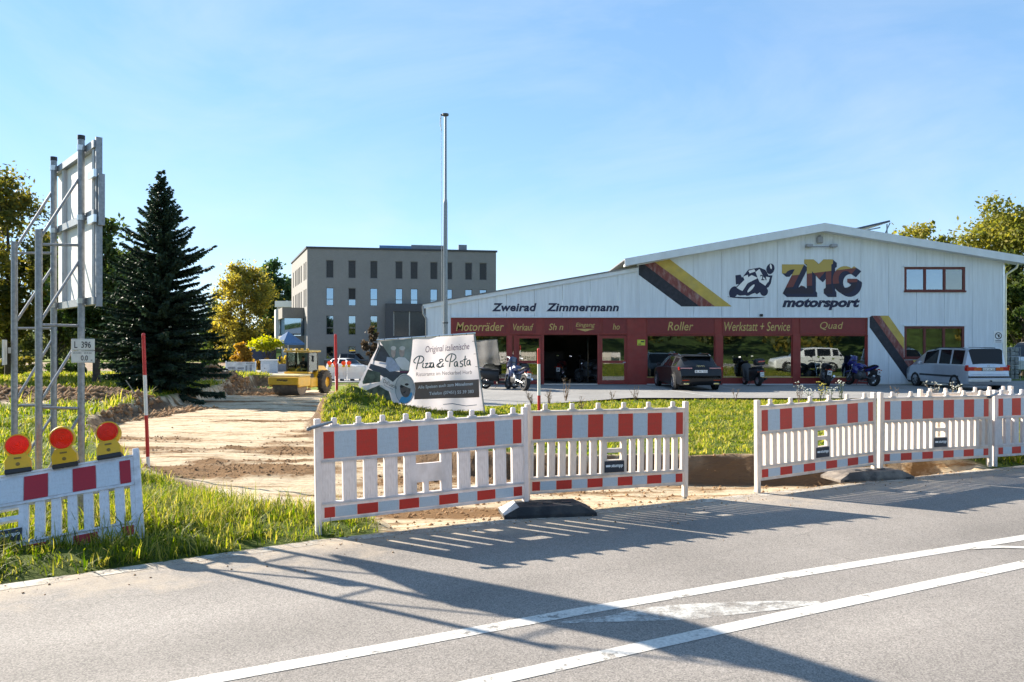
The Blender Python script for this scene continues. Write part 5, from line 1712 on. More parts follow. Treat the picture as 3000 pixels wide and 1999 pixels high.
text('plate_lettering', '2518 031', INK, kp, 3 * sc_, 21 * sc_, -7 * sc_, -4 * sc_, -0.0085)
MB().poly([(18 * sc_, -22 * sc_), (22 * sc_, -20.5 * sc_), (22 * sc_, -23.5 * sc_)], 0.0004, 'y', -0.009).build('plate_arrow', INK, kp)
kp2 = empty('edge_on_plate', (SA[0] - 0.07, SA[1] - 0.05, pz(810, SA[1])), (0, 0, R(117)))
tag(kp2, 'small cream plate seen edge on, clamped to the leftmost mast tube', 'sign')
MB().cbox(-0.13, 0.13, -0.008, 0.008, -0.13, 0.13, 0.003).build('plate', PLT, kp2)
MB().lathe([(0.036, -0.03), (0.037, 0.03)], (0.05, -0.06, 0.02), (0, 0, 1), 12).build('clamp', ALU, kp2, 40)

# ------------------------------------------------------------------ red and white marker poles
def pole(label, p0, p1, r, cuts, cap=True):
    """cuts: fractions from the bottom where red and white alternate, starting with white"""
    p0, p1 = Vector(p0), Vector(p1)
    root = tag(empty('marker_pole', p0), label, 'marker pole', 'red and white marker poles')
    fr = [0] + list(cuts) + [1]
    for i in range(len(fr) - 1):
        isred = (len(fr) - 2 - i) % 2 == 0
        MB().tube((p1 - p0) * fr[i], (p1 - p0) * fr[i + 1], r * (1 - 0.0005 * i), 12).build('red_section' if isred else 'white_section',
             mat('pole_red', (0.5, 0.02, 0.02), 0.4, var=0.1) if isred else mat('pole_white', (0.75, 0.73, 0.70), 0.45, var=0.05, dirt=(0.5, 0.42, 0.3), dscale=6, damount=0.4), root, 40)
    MB().lathe([(r, 0), (r * 0.8, r * 0.8), (0, r)], p1 - p0, (p1 - p0).normalized(), 12).build('pole_cap', mat('pole_red', (0.5, 0.02, 0.02), 0.4), root, 40)
    return root
pole('red and white marker pole stuck in the grass right of the leaning barrier', at(341, 1088, 11.6), at(329.5, 770, 11.6), 0.026, (0.12, 0.42, 0.71))
pole('red and white marker pole in front of the grassy mound, left of the banner', at(774, 968, 20.5), at(774, 838, 20.5), 0.035, (0.5,))
pole('red marker pole leaning behind the banner mound', at(774, 905, 21.6), at(771, 771, 21.6), 0.04, (0.3,))
pole('red and white marker pole behind the cream barrier, before the shop doorway', at(1239, 968, 17.5), at(1238, 804, 17.5), 0.036, (0.36, 0.80))
st_ = tag(empty('wooden_stake', at(310, 905, 23)), 'thin leaning stick on the spoil heap before the spruce', 'stake')
MB().tube((0, 0, 0), at(289, 874, 23.2) - at(310, 905, 23), 0.02, 6, 0.014).build('stick', mat('stick_wood', (0.3, 0.24, 0.17), 0.8), st_)
# ------------------------------------------------------------------ flagpole
fpY = 27.2
fp = tag(empty('flagpole', (px(1023.5, fpY), fpY, LZ)), 'tall bare silver flagpole in front of the shop', 'flagpole')
zt_, zj = pz(268, fpY) - LZ, pz(466, fpY) - LZ
MB().tube((0, 0, 0), (0, 0, zj), 0.082, 16, 0.072).build('lower_tube', GALV, fp, 40)
MB().lathe([(0.072, 0), (0.052, 0.14), (0.046, zt_ - zj)], (0, 0, zj), (0, 0, 1), 16).build('upper_tube', GALV, fp, 30)
MB().lathe([(0.05, 0), (0.115, 0.03), (0.12, 0.09), (0.02, 0.12), (0, 0.12)], (0, 0, zt_), (0, 0, 1), 16).box(-0.17, 0.0, -0.02, 0.02, zt_ + 0.03, zt_ + 0.08).build('pole_head', DARKGREY, fp, 30)
MB().path([(-0.15, 0, zt_ + 0.05), (-0.14, 0, zt_ - 3), (-0.12, 0, 2.0), (-0.09, 0, 1.2)], 0.008, 5).path([(-0.16, 0, zt_ + 0.05), (-0.19, 0, zt_ - 0.25), (-0.13, 0, zt_ - 0.5)], 0.014, 6).build('halyard', mat('rope_white', (0.6, 0.6, 0.58), 0.7), fp)
MB().lathe([(0.09, 0), (0.1, 0.03), (0.09, 0.06)], (0, 0, pz(744, fpY) - LZ), (0, 0, 1), 16).build('collar', DARKGREY, fp, 40)
MB().box(-0.2, 0.2, -0.2, 0.2, -0.05, 0.04).build('foot_plate', GALV, fp)

# ------------------------------------------------------------------ restaurant banner on its frame
bnY = 20.6
ban = tag(empty('advertising_banner', (px(1000, bnY), bnY, pz(945, bnY))), 'wind torn pizza and pasta banner hanging from a thin steel frame', 'banner')
def bl(x, y, dy=0.0):
    """point on the cloth: photograph pixel -> local, with gentle billows"""
    w = 0.07 * math.sin((x - 800) * 0.03 + (y - 780) * 0.012) + 0.03 * math.sin((x - 800) * 0.085 + 1.0) + 0.02 * math.sin((y - 780) * 0.07 + x * 0.02)
    return (px(x, bnY) - px(1000, bnY), w + dy, pz(y, bnY) - pz(945, bnY))
def b2(u, v):
    """crop pixel of the banner close-up -> photograph pixel"""
    return (831.4 + u * 0.1300, 752.9 + v * 0.1300)
# cloth outline as a function: left border bends inwards, bottom follows the mound
Lb = [(783, 868), (800, 866), (825, 852), (850, 840), (872, 828), (885, 822), (890, 824), (900, 845), (915, 870), (930, 900), (938, 925), (946, 945)]
nxg, nyg = 110, 70
cl = MB()
ytop = lambda x: 783 + (x - 868) * (768.5 - 783) / (1090 - 868)
for j in range(nyg + 1):
    v = j / nyg
    for i in range(nxg + 1):
        u = i / nxg
        yl = 783 + v * (946 - 783)
        xl = float(np.interp(yl, [p[0] for p in Lb], [p[1] for p in Lb]))
        xr = 1088 + v * 23
        x = xl + u * (xr - xl)
        yr_ = 769 + v * (944 - 769)
        y = yl + u * (yr_ - yl) + (3 * math.sin(v * math.pi) * math.sin(u * math.pi))
        cl.v.append(bl(x, y))
for j in range(nyg):
    for i in range(nxg):
        a = j * (nxg + 1) + i
        cl.f.append((a, a + nxg + 1, a + nxg + 2, a + 1)); cl.m.append(0)
BCL = mat('banner_cloth', (0.80, 0.73, 0.74), 0.65, var=0.06, scale=2.5, trans=0.35, bump=0.25, bscale=6)
co = cl.build('cloth', BCL, ban, 60)
def bprint(name, polys, m, lift, parent=None):
    """flat print: polygons in close-up pixels laid on the cloth"""
    mb = MB()
    for k, P_ in enumerate(polys):
        bm = bmesh.new()
        vs = [bm.verts.new((x, y, 0)) for x, y in P_]
        bm.faces.new(vs)
        bmesh.ops.triangulate(bm, faces=bm.faces)
        for _ in range(5):
            es = [e for e in bm.edges if e.calc_length() > 45]
            if es:
                bmesh.ops.subdivide_edges(bm, edges=es, cuts=1)
                bmesh.ops.triangulate(bm, faces=bm.faces)
        bm.verts.index_update()
        mb.add([bl(*b2(v.co.x, v.co.y), dy=-lift - 0.0006 * k) for v in bm.verts], [tuple(v.index for v in f.verts) for f in bm.faces])
        bm.free()
    return mb.build(name, m, parent or co, 60)
PDK = mat('print_dark_slate', (0.055, 0.065, 0.085), 0.6, var=0.2, trans=0.12)
PGR = mat('print_hedge_green', (0.075, 0.10, 0.075), 0.6, var=0.6, scale=9, trans=0.12)
PTL = mat('print_backdrop_teal', (0.20, 0.25, 0.25), 0.6, var=0.25, scale=4, trans=0.15)
PBR = mat('print_taupe', (0.15, 0.112, 0.095), 0.6, var=0.08, trans=0.12)
PWH = mat('print_white', (0.72, 0.71, 0.72), 0.6, var=0.05, trans=0.2)
PLB = mat('print_pale_blue', (0.36, 0.41, 0.52), 0.6, var=0.15, scale=10, trans=0.15)
PSK = mat('print_skin_grey', (0.42, 0.34, 0.31), 0.6, var=0.15, scale=12, trans=0.15)
PHD = mat('print_dark_hair', (0.03, 0.028, 0.035), 0.6, trans=0.1)
PBL = mat('print_bright_blue', (0.08, 0.34, 0.62), 0.6, var=0.1, trans=0.15)
PMG = mat('print_plum', (0.12, 0.03, 0.08), 0.6, trans=0.1)
PTE = mat('print_dark_teal', (0.008, 0.07, 0.085), 0.6, trans=0.1)
bprint('print_backdrop', [[(310, 240), (905, 195), (880, 500), (840, 790), (700, 800), (480, 500)]], PTL, 0.006)
bprint('print_backdrop', [[(300, 300), (370, 330), (500, 520), (420, 620), (190, 580)], [(150, 640), (600, 770), (830, 800), (640, 1000), (480, 940), (320, 830), (120, 720)]], PDK, 0.0075)
bprint('print_hedge', [[(105, 740), (330, 800), (330, 960), (20, 1000), (10, 960)], [(60, 1120), (330, 1010), (480, 1120), (540, 1300), (700, 1400), (690, 1420), (470, 1330), (230, 1200)]], PGR, 0.0085)
bprint('print_path', [[(0, 1040), (320, 960), (330, 1010), (50, 1120), (-10, 1085)]], PWH, 0.0085)
def oval(cx, cy, rx, ry, a0=0, n=22, rot=0):
    return [(cx + rx * math.cos(t) * math.cos(R(rot)) - ry * math.sin(t) * math.sin(R(rot)), cy + rx * math.cos(t) * math.sin(R(rot)) + ry * math.sin(t) * math.cos(R(rot))) for t in [2 * math.pi * i / n for i in range(n)]]
bprint('print_figure', [[(440, 520), (530, 530), (600, 600), (680, 690), (690, 760), (500, 780), (420, 720), (440, 660), (300, 640), (310, 610), (420, 630)]], PLB, 0.010)
bprint('print_figure', [[(590, 560), (660, 520), (770, 530), (850, 610), (850, 760), (720, 740), (640, 650)]], PWH, 0.0105)
bprint('print_figure', [oval(560, 440, 42, 95)], PSK, 0.0115)
bprint('print_figure', [oval(715, 430, 48, 90)], PSK, 0.0117)
bprint('print_figure', [oval(562, 365, 50, 38)], mat('print_grey_hair', (0.5, 0.5, 0.5), 0.6), 0.013)
bprint('print_figure', [oval(722, 365, 52, 36)], mat('print_grey_hair', (0.5, 0.5, 0.5), 0.6), 0.0131)
bprint('print_figure', [[(690, 760), (840, 770), (830, 800), (680, 800)]], PMG, 0.013)
bprint('print_badge', [oval(765, 1085, 180, 270)], PWH, 0.014)
bprint('print_badge', [[(370, 880), (440, 880), (560, 960), (640, 880), (700, 1150), (560, 1160), (420, 1100), (320, 1040), (320, 960)]], PWH, 0.0145)
bprint('print_badge_line', [oval(765, 1085, 168, 255)], mat('print_slate_line', (0.15, 0.19, 0.26), 0.6), 0.0155)
bprint('print_badge', [oval(765, 1085, 160, 247)], mat('print_badge_grey', (0.55, 0.55, 0.58), 0.6, trans=0.15), 0.0165)
bprint('print_portrait', [[(660, 1320), (700, 1230), (780, 1270), (880, 1140), (895, 1180), (860, 1290), (780, 1335), (700, 1335)]], PBL, 0.0175)
bprint('print_portrait', [oval(775, 1085, 88, 150, rot=-6)], mat('print_portrait_tone', (0.11, 0.09, 0.09), 0.6, var=0.3, scale=14), 0.0185)
bprint('print_portrait', [[(690, 1000), (700, 930), (760, 895), (830, 920), (860, 990), (860, 1080), (840, 1010), (760, 985)]], mat('print_grey_hair', (0.5, 0.5, 0.5), 0.6), 0.0195)
bprint('print_portrait', [oval(715, 1040, 32, 22), oval(800, 1005, 34, 22), [(730, 1140), (790, 1120), (760, 1165)]], PHD, 0.0205)
bprint('print_band', [[(930, 970), (2070, 915), (2078, 1232), (925, 1272)]], PBR, 0.006)
bprint('print_flourish', [[(1435, 1360), (1600, 1340), (1850, 1378), (2035, 1360), (2035, 1372), (1850, 1390), (1600, 1355), (1435, 1370)], [(985, 1418), (1100, 1416), (1200, 1400), (1200, 1408), (1100, 1426), (985, 1428)]], mat('print_slate_line', (0.15, 0.19, 0.26), 0.6), 0.006)
def btext(body, x0, x1, ybot, ytop_, m, drop, shear=0.0, bold=0.0, lift=0.014):
    """print lettering laid on the cloth; drop = how much the line rises to the right (px)"""
    me = text_mesh(body, x1 - x0, ybot - ytop_, shear, bold)
    bm = bmesh.new(); bm.from_mesh(me)
    for v in bm.verts:
        x, y = x0 + v.co.x, ybot - v.co.z - drop * v.co.x / (x1 - x0)
        v.co = Vector(bl(*b2(x, y), dy=-lift))
    bm.to_mesh(me); bm.free()
    me.materials.clear(); me.materials.append(m)
    return obj('print_lettering', me, co)
btext('Original italienische', 1130, 1900, 480, 330, mat('print_violet', (0.10, 0.04, 0.12), 0.6), 60, 0.15, 0.0)
# two words drawn as brush strokes
def stroke(paths, m, r=0.012):
    mb = MB()
    for P_ in paths:
        pts = []
        for i in range(len(P_) - 1):                       # Catmull-Rom
            p0, p1, p2, p3 = [np.array(P_[max(0, min(len(P_) - 1, i + k))], float) for k in (-1, 0, 1, 2)]
            for t in np.linspace(0, 1, 5)[: (5 if i == len(P_) - 2 else 4)]:
                q_ = 0.5 * ((2 * p1) + (p2 - p0) * t + (2 * p0 - 5 * p1 + 4 * p2 - p3) * t * t + (3 * p1 - p0 - 3 * p2 + p3) * t ** 3)
                pts.append(bl(*b2(q_[0], q_[1]), dy=-0.010))
        wv = [Vector(p) for p in pts]
        base = len(mb.v)
        for i, p in enumerate(wv):
            d_ = (wv[min(i + 1, len(wv) - 1)] - wv[max(i - 1, 0)]); d_.y = 0
            d_ = d_.normalized() if d_.length > 1e-9 else Vector((1, 0, 0))
            n_ = Vector((-d_.z, 0, d_.x)) * r
            mb.v += [tuple(p + n_), tuple(p - n_)]
        for i in range(len(wv) - 1):
            mb.f.append((base + 2 * i, base + 2 * i + 2, base + 2 * i + 3, base + 2 * i + 1)); mb.m.append(0)
    return mb.build('print_script', m, co)
def shift(P_, dx, dy): return [(x + dx, y + dy) for x, y in P_]
Pcap = [[(970, 740), (990, 640), (1030, 510)], [(960, 630), (925, 610), (940, 560), (1000, 510), (1070, 510), (1100, 560), (1060, 620), (1000, 630)]]
i_ = [[(1090, 620), (1080, 700), (1110, 710)], [(1095, 590), (1098, 596)]]
z1 = [[(1122, 642), (1135, 638), (1172, 628)], [(1172, 628), (1150, 665), (1120, 712)], [(1120, 712), (1150, 708), (1185, 700)]]
z2 = [shift(z_, 65, -8) for z_ in z1]
a1 = [[(1270, 620), (1225, 640), (1220, 700), (1255, 700), (1270, 630), (1275, 700), (1290, 712)]]
amp = [[(1450, 680), (1380, 700), (1345, 660), (1390, 625), (1370, 580), (1410, 560), (1430, 590), (1340, 650), (1330, 690), (1390, 705), (1440, 630)]]
P2 = [[(1545, 700), (1560, 590), (1590, 480)], [(1530, 600), (1480, 590), (1490, 530), (1560, 470), (1640, 480), (1660, 540), (1600, 600), (1570, 605)]]
a2 = [shift(a1[0], 415, -20)]
s_ = [[(1795, 590), (1745, 600), (1750, 635), (1785, 655), (1770, 690), (1730, 690)]]
t_2 = [[(1830, 500), (1815, 640), (1825, 680), (1845, 675)], [(1795, 570), (1860, 555)]]
a3 = [shift(a1[0], 640, -45)]
stroke(Pcap + i_ + z1 + z2 + a1 + amp + P2 + a2 + s_ + t_2 + a3, PTE, 0.014)
btext('Ristorante im Neckarbad Horb', 965, 1945, 862, 795, mat('print_grey_violet', (0.22, 0.18, 0.22), 0.6), 42)
btext('Alle Speisen auch zum Mitnehmen', 990, 1965, 1105, 1030, PWH, 70, 0.0, 0.02)
btext('Telefon (07451) 55 39 383', 1190, 1980, 1215, 1140, PWH, 42, 0.0, 0.02)
btext("Da'Lucia", 385, 625, 975, 905, PHD, -110, 0.1, 0.0, 0.0205)
btext('Ristorante', 400, 560, 1030, 1000, mat('print_slate_line', (0.15, 0.19, 0.26), 0.6), -75, 0.1, 0.0, 0.0205)
# frame of thin tubes
def fpnt(x, y, dy=0.05): return Vector((px(x, bnY) - px(1000, bnY), dy, pz(y, bnY) - pz(945, bnY)))
MB().tube(fpnt(866, 782, -0.02), fpnt(1093, 766, -0.02), 0.022, 10).build('top_rail', ALU, ban, 40)
MB().tube(fpnt(1089, 764), fpnt(1113, 952), 0.026, 10).build('post', GALV, ban, 40)
MB().tube(fpnt(868, 775), fpnt(872, 800), 0.022, 8).tube(fpnt(872, 800), fpnt(822, 905, 0.1), 0.012, 6).build('post', GALV, ban, 40)
for k in range(6):
    t = (k + 0.5) / 6
    p = fpnt(1090 + 22 * t, 770 + 175 * t)
    MB().tube(p, p + Vector((-0.08, -0.06, 0)), 0.006, 5).build('cable_tie', BLACKPL, ban)
for k in range(7):
    t = (k + 0.5) / 7
    p = fpnt(868 + 220 * t, 781.5 - 14.5 * t, -0.02)
    MB().lathe([(0.026, -0.008), (0.026, 0.008)], p, (1, 0, -0.06), 8).build('cable_tie', BLACKPL, ban)
# ------------------------------------------------------------------ cars
def wheel_meshes(r, w, rim_m, spokes=7):
    def ty():
        mb = MB()
        mb.lathe([(r * 0.66, -w / 2 + 0.005), (r * 0.93, -w / 2), (r, -w / 2 + 0.03), (r, w / 2 - 0.03), (r * 0.93, w / 2), (r * 0.66, w / 2 - 0.005)], (0, 0, 0), (0, 1, 0), 28, closed=True)
        return mb.mesh('tyre', TYRE, 40)
    def ri():
        mb = MB()
        mb.lathe([(r * 0.67, -w / 2 + 0.01), (r * 0.62, -w / 2 + 0.015), (r * 0.6, -w / 2 + 0.05), (r * 0.6, w / 2 - 0.02)], (0, 0, 0), (0, 1, 0), 28)
        mb.lathe([(0.0, -w / 2 + 0.02), (r * 0.16, -w / 2 + 0.018), (r * 0.17, -w / 2 + 0.06)], (0, 0, 0), (0, 1, 0), 14)
        for i in range(spokes):
            a = 2 * math.pi * i / spokes
            M = Matrix.Rotation(a, 4, 'Y')
            mb.box(r * 0.12, r * 0.62, -w / 2 + 0.022, -w / 2 + 0.05, -r * 0.075, r * 0.075, M=M)
        return mb.mesh('rim', rim_m, 40)
    def hub():
        return MB().lathe([(0.0, -w / 2 + 0.075), (r * 0.61, -w / 2 + 0.075)], (0, 0, 0), (0, 1, 0), 24).mesh('wheel_well', BLACKPL)
    return shared(('ty', r, w), ty), shared(('ri', r, w, rim_m.name, spokes), ri), shared(('hub', r, w), hub)

def car(name, label, cat, loc, yaw, L_, W_, st, paint, rimm, wheels, glassm=CARGLASS, group=None, wr=0.33):
    """st: stations (x from the front, z bottom, z belt, z roof, half width scale, roof half width, kind)
    kind of the bay that starts at the station: h hood, w windscreen, g side glass, p pillar, r rear window, t tail"""
    root = tag(empty(name, loc, (0, 0, yaw)), label, cat, group)
    hw = W_ / 2
    rings = []
    for (x, zb, zbelt, zr, ws, rw, kind) in st:
        w = hw * ws
        zb2 = zb
        rw_ = w * rw
        if zr - zbelt < 0.12:                              # hood or tail: nearly flat top
            top = [(w * 0.99, zbelt - 0.04), (w * 0.93, zbelt), (w * 0.72, (zbelt + zr) / 2 + 0.02), (w * 0.35, zr + 0.0), (0, zr + 0.005)]
        else:
            top = [(w * 0.985, zbelt - 0.02), (w * 0.955, zbelt), (rw_, zr - 0.075), (rw_ * 0.86, zr - 0.012), (0, zr)]
        r_ = [(0, zb2), (w * 0.86, zb2), (w * 0.965, zb2 + 0.05), (w * 0.99, zb2 + 0.2), (w, (zb2 + zbelt) / 2 + 0.05)] + top
        rings.append((x, r_))
    n = 10
    body = MB()
    glassf = {'windscreen': [], 'rear_window': [], 'side_window': []}
    V = []
    for x, r_ in rings:
        for s_ in (1, -1):
            V.append([Vector((x, s_ * a, b)) for a, b in r_])
    for i in range(len(rings) - 1):
        kind = st[i][6]
        for si in (0, 1):
            A_, B_ = V[2 * i + si], V[2 * (i + 1) + si]
            for j in range(n - 1):
                q_ = [A_[j], A_[j + 1], B_[j + 1], B_[j]]
                key = None
                if kind == 'g' and j == 6:
                    key = 'side_window'
                elif kind in 'wr' and j in (7, 8):
                    key = 'windscreen' if kind == 'w' else 'rear_window'
                elif kind in 'W' and j in (7, 8):
                    key = 'windscreen'
                if key:
                    c = sum(q_, Vector()) / 4
                    glassf[key].append((si, [p + (c - p) * (0.05 if key == 'side_window' else 0.03) for p in q_], q_))
                    continue
                body.add(q_, [(0, 1, 2, 3)])
    for k, fs in glassf.items():
        groups = {}
        for si, inner, q_ in fs:
            groups.setdefault(si if k == 'side_window' else 0, []).append((inner, q_))
        for si, lst in groups.items():
            if k == 'side_window':
                for inner, q_ in lst:
                    body.add(q_ + inner, [(0, 1, 5, 4), (1, 2, 6, 5), (2, 3, 7, 6), (3, 0, 4, 7)])
                    MB().add(inner, [(0, 1, 2, 3)]).build(k, glassm, root)
            else:
                mb = MB()
                for inner, q_ in lst:
                    mb.add(q_, [(0, 1, 2, 3)])
                mb.build(k, glassm, root, 50)
    for i in (0, len(rings) - 1):                             # close the nose and the tail
        body.add(V[2 * i] + V[2 * i + 1][::-1], [tuple(range(2 * n))])
    bo = body.build('body', paint, root, 38)
    ty, ri, hb = wheel_meshes(wr, 0.21, rimm)
    for x in wheels:
        for s_ in (-1, 1):
            arch = MB().lathe([(0.0, 0), (wr * 1.14, 0), (wr * 1.16, -0.02)], (x, s_ * (hw * 0.985 + 0.004), wr + 0.03), (0, s_, 0), 26)
            arch.build('wheel_arch', BLACKPL, root, 40)
            wo_ = put('wheel', ty, root, (x, s_ * (hw - 0.085), wr))
            if s_ > 0:
                wo_.rotation_euler = (0, 0, math.pi)
            put('rim', ri, wo_)
            put('wheel_disc', hb, wo_)
    return root, bo

DARKCAR = mat('dark_car_paint', (0.005, 0.006, 0.009), 0.38, var=0.1, coat=0.2, spec=0.35)
SILVER = mat('silver_car_paint', (0.46, 0.50, 0.56), 0.32, metal=0.45, var=0.05, coat=0.8)
WHITECAR = mat('white_car_paint', (0.75, 0.75, 0.74), 0.3, var=0.03, coat=0.8)
BLACKCAR = mat('black_car_paint', (0.008, 0.009, 0.011), 0.3, var=0.1, coat=0.8)

# dark estate car, rear towards us (x = 0 front, so yaw turns the front away)
est = [(0.00, 0.32, 0.55, 0.56, 0.74, 1, 'h'), (0.12, 0.22, 0.72, 0.74, 0.90, 1, 'h'), (0.6, 0.20, 0.86, 0.90, 0.98, 1, 'h'), (1.25, 0.2, 0.93, 0.99, 1.0, 1, 'w'), (1.95, 0.2, 0.95, 1.42, 1.0, 0.74, 'g'),
       (2.62, 0.2, 0.96, 1.47, 1.0, 0.755, 'p'), (2.70, 0.2, 0.96, 1.47, 1.0, 0.755, 'g'), (3.40, 0.2, 0.97, 1.455, 1.0, 0.75, 'p'), (3.48, 0.2, 0.97, 1.45, 1.0, 0.75, 'g'), (4.05, 0.2, 0.99, 1.40, 0.99, 0.73, 'r'),
       (4.55, 0.22, 0.99, 1.055, 0.96, 0.95, 't'), (4.66, 0.26, 0.93, 0.97, 0.93, 1, 't'), (4.74, 0.34, 0.66, 0.68, 0.90, 1, 't'), (4.76, 0.42, 0.56, 0.57, 0.86, 1, 't')]
def place_rear(rx, ry, yaw, L_):
    """front direction at angle yaw from +Y; returns location of the front-centre origin"""
    f = Vector((math.sin(yaw), math.cos(yaw), 0))
    return Vector((rx, ry, LZ)) + f * L_, math.atan2(-f.y, -f.x)
loc, yw = place_rear(px(1612, 31.3), 31.3, R(-3.0), 4.76)
aud, bo = car('parked_car', 'dark blue estate car parked rear outwards before the Roller window', 'car', loc, yw, 4.76, 1.86, est, DARKCAR, RIM, (0.92, 3.83), wr=0.34)
for s_ in (-1, 1):
    MB().cbox(4.56, 4.68, s_ * 0.88 - 0.04, s_ * 0.88 + 0.03, 0.84, 0.98, 0.02).build('tail_light', TAIL, aud)
    MB().cbox(4.645, 4.695, min(s_ * 0.36, s_ * 0.84), max(s_ * 0.36, s_ * 0.84), 0.905, 0.945, 0.01).build('tail_light_strip', mat('clear_red_lens', (0.6, 0.3, 0.3), 0.15), aud)
    MB().box(4.73, 4.77, min(s_ * 0.5, s_ * 0.78), max(s_ * 0.5, s_ * 0.78), 0.42, 0.45).build('reflector', TAIL, aud)
    MB().tube((1.5, s_ * 0.68, 1.42), (1.5, s_ * 0.68, 1.42), 0.01).path([(2.0, s_ * 0.63, 1.43), (2.3, s_ * 0.64, 1.50), (3.6, s_ * 0.64, 1.49), (3.95, s_ * 0.62, 1.42)], 0.018, 6).build('roof_rail', CHROME, aud, 40)
    MB().cbox(1.62, 1.78, s_ * 1.0 - 0.09, s_ * 1.0 + 0.07, 0.95, 1.08, 0.03).build('mirror', DARKCAR, aud)
np_ = MB().box(4.70, 4.715, -0.26, 0.26, 0.74, 0.85).build('number_plate', PLATE, aud)
np_.rotation_euler = (0, R(-12), 0); np_.location = (1.06 - 0.92, 0, 0.0)
np_.rotation_euler = (0, 0, 0); np_.location = (0.012, 0, 0)
def plate_text(t, parent, x, y0, y1, z0, z1):
    o = text('plate_lettering', t, INK, parent, 0, y1 - y0, 0, z1 - z0, 0, bold=0.01)
    o.matrix_local = Matrix(((0, -1, 0, x), (1, 0, 0, y0), (0, 0, 1, z0), (0, 0, 0, 1)))
    return o
plate_text('BL AU 2252', np_, 4.718, -0.23, 0.25, 0.76, 0.83)
rg = MB()
for k in range(4):
    c = -0.115 + k * 0.077
    for i in range(14):
        a0, a1 = 2 * math.pi * i / 14, 2 * math.pi * (i + 1) / 14
        rg.add([(4.652, c + math.cos(a) * r_, 1.0 + math.sin(a) * r_) for a, r_ in ((a0, 0.052), (a1, 0.052), (a1, 0.04), (a0, 0.04))], [(0, 1, 2, 3)])
rg.build('ring_emblem', CHROME, aud).location = (-0.005, 0, -0.015)
MB().cbox(4.4, 4.62, -0.6, 0.6, 1.38, 1.42, 0.01).build('roof_spoiler', DARKCAR, aud).location = (-0.4, 0, 0.0)
for s_ in (-1, 1):
    MB().cbox(4.7, 4.77, s_ * 0.62 - 0.11, s_ * 0.62 + 0.11, 0.27, 0.33, 0.01).build('exhaust_trim', CHROME, aud)

# silver people carrier
van = [(0.00, 0.30, 0.62, 0.63, 0.78, 1, 'h'), (0.15, 0.22, 0.80, 0.82, 0.93, 1, 'h'), (0.62, 0.2, 0.98, 1.04, 1.0, 1, 'w'), (1.50, 0.2, 1.04, 1.64, 1.0, 0.78, 'g'), (2.55, 0.2, 1.05, 1.76, 1.0, 0.82, 'p'), (2.64, 0.2, 1.05, 1.765, 1.0, 0.82, 'g'),
       (3.45, 0.2, 1.05, 1.765, 1.0, 0.82, 'p'), (3.52, 0.2, 1.05, 1.76, 1.0, 0.82, 'g'), (4.30, 0.2, 1.05, 1.74, 1.0, 0.81, 'p'), (4.44, 0.2, 1.04, 1.72, 0.99, 0.80, 'r'), (4.58, 0.22, 1.02, 1.10, 0.97, 0.95, 't'), (4.63, 0.26, 0.95, 0.98, 0.95, 1, 't'),
       (4.66, 0.32, 0.66, 0.68, 0.94, 1, 't'), (4.72, 0.34, 0.60, 0.62, 0.93, 1, 't'), (4.73, 0.4, 0.5, 0.51, 0.9, 1, 't')]
loc, yw = place_rear(px(2275, 31.4), 31.4, R(-3), 4.73)
sha, bo = car('parked_car', 'silver people carrier parked at the right end of the shop', 'car', loc, yw, 4.73, 1.82, van, SILVER, mat('dull_rim', (0.3, 0.31, 0.32), 0.45, metal=0.6), (0.95, 3.8), wr=0.32)
for s_ in (-1, 1):
    MB().cbox(4.44, 4.655, min(s_ * 0.48, s_ * 0.905), max(s_ * 0.48, s_ * 0.905), 0.80, 0.975, 0.025).build('tail_light', TAIL, sha)
    MB().cbox(4.60, 4.665, min(s_ * 0.30, s_ * 0.62), max(s_ * 0.30, s_ * 0.62), 0.81, 0.955, 0.015).build('tail_light_inner', TAILO, sha)
    MB().cbox(4.5, 4.66, min(s_ * 0.84, s_ * 0.915), max(s_ * 0.84, s_ * 0.915), 0.965, 1.05, 0.02).build('tail_light_top', TAIL, sha)
    MB().cbox(1.3, 4.05, s_ * 0.912 - 0.012, s_ * 0.912 + 0.012, 0.52, 0.60, 0.006).build('side_moulding', BLACKPL, sha)
    MB().path([(2.0, s_ * 0.67, 1.63), (2.35, s_ * 0.70, 1.76), (4.0, s_ * 0.69, 1.75), (4.3, s_ * 0.66, 1.66)], 0.02, 6).build('roof_rail', BLACKPL, sha, 40)
    MB().cbox(1.42, 1.58, s_ * 1.0 - 0.1, s_ * 1.0 + 0.08, 1.0, 1.15, 0.03).build('mirror', SILVER, sha)
    for x in (2.35, 3.3):
        MB().cbox(x, x + 0.17, s_ * 0.905 - 0.02, s_ * 0.905 + 0.022, 0.93, 0.955, 0.006).build('door_handle', SILVER, sha)
np_ = MB().box(4.662, 4.672, -0.26, 0.26, 0.83, 0.93).build('number_plate', PLATE, sha)
plate_text('FDS UX 330', np_, 4.675, -0.24, 0.24, 0.85, 0.91)
MB().box(4.64, 4.66, -0.30, 0.30, 0.81, 0.95).build('plate_recess', BLACKPL, sha)
MB().cbox(4.66, 4.75, -0.88, 0.88, 0.535, 0.59, 0.01).build('bumper_trim', BLACKPL, sha)
MB().cbox(4.60, 4.78, -0.9, 0.9, 0.33, 0.53, 0.05).build('bumper', SILVER, sha)
MB().tube((4.66, 0, 0.42), (4.83, 0, 0.40), 0.03).build('tow_hook', BLACKPL, sha)
em = MB()
for i in range(14):
    a0, a1 = 2 * math.pi * i / 14, 2 * math.pi * (i + 1) / 14
    em.add([(4.61, math.cos(a) * r_, 1.045 + math.sin(a) * r_) for a, r_ in ((a0, 0.05), (a1, 0.05), (a1, 0.038), (a0, 0.038))], [(0, 1, 2, 3)])
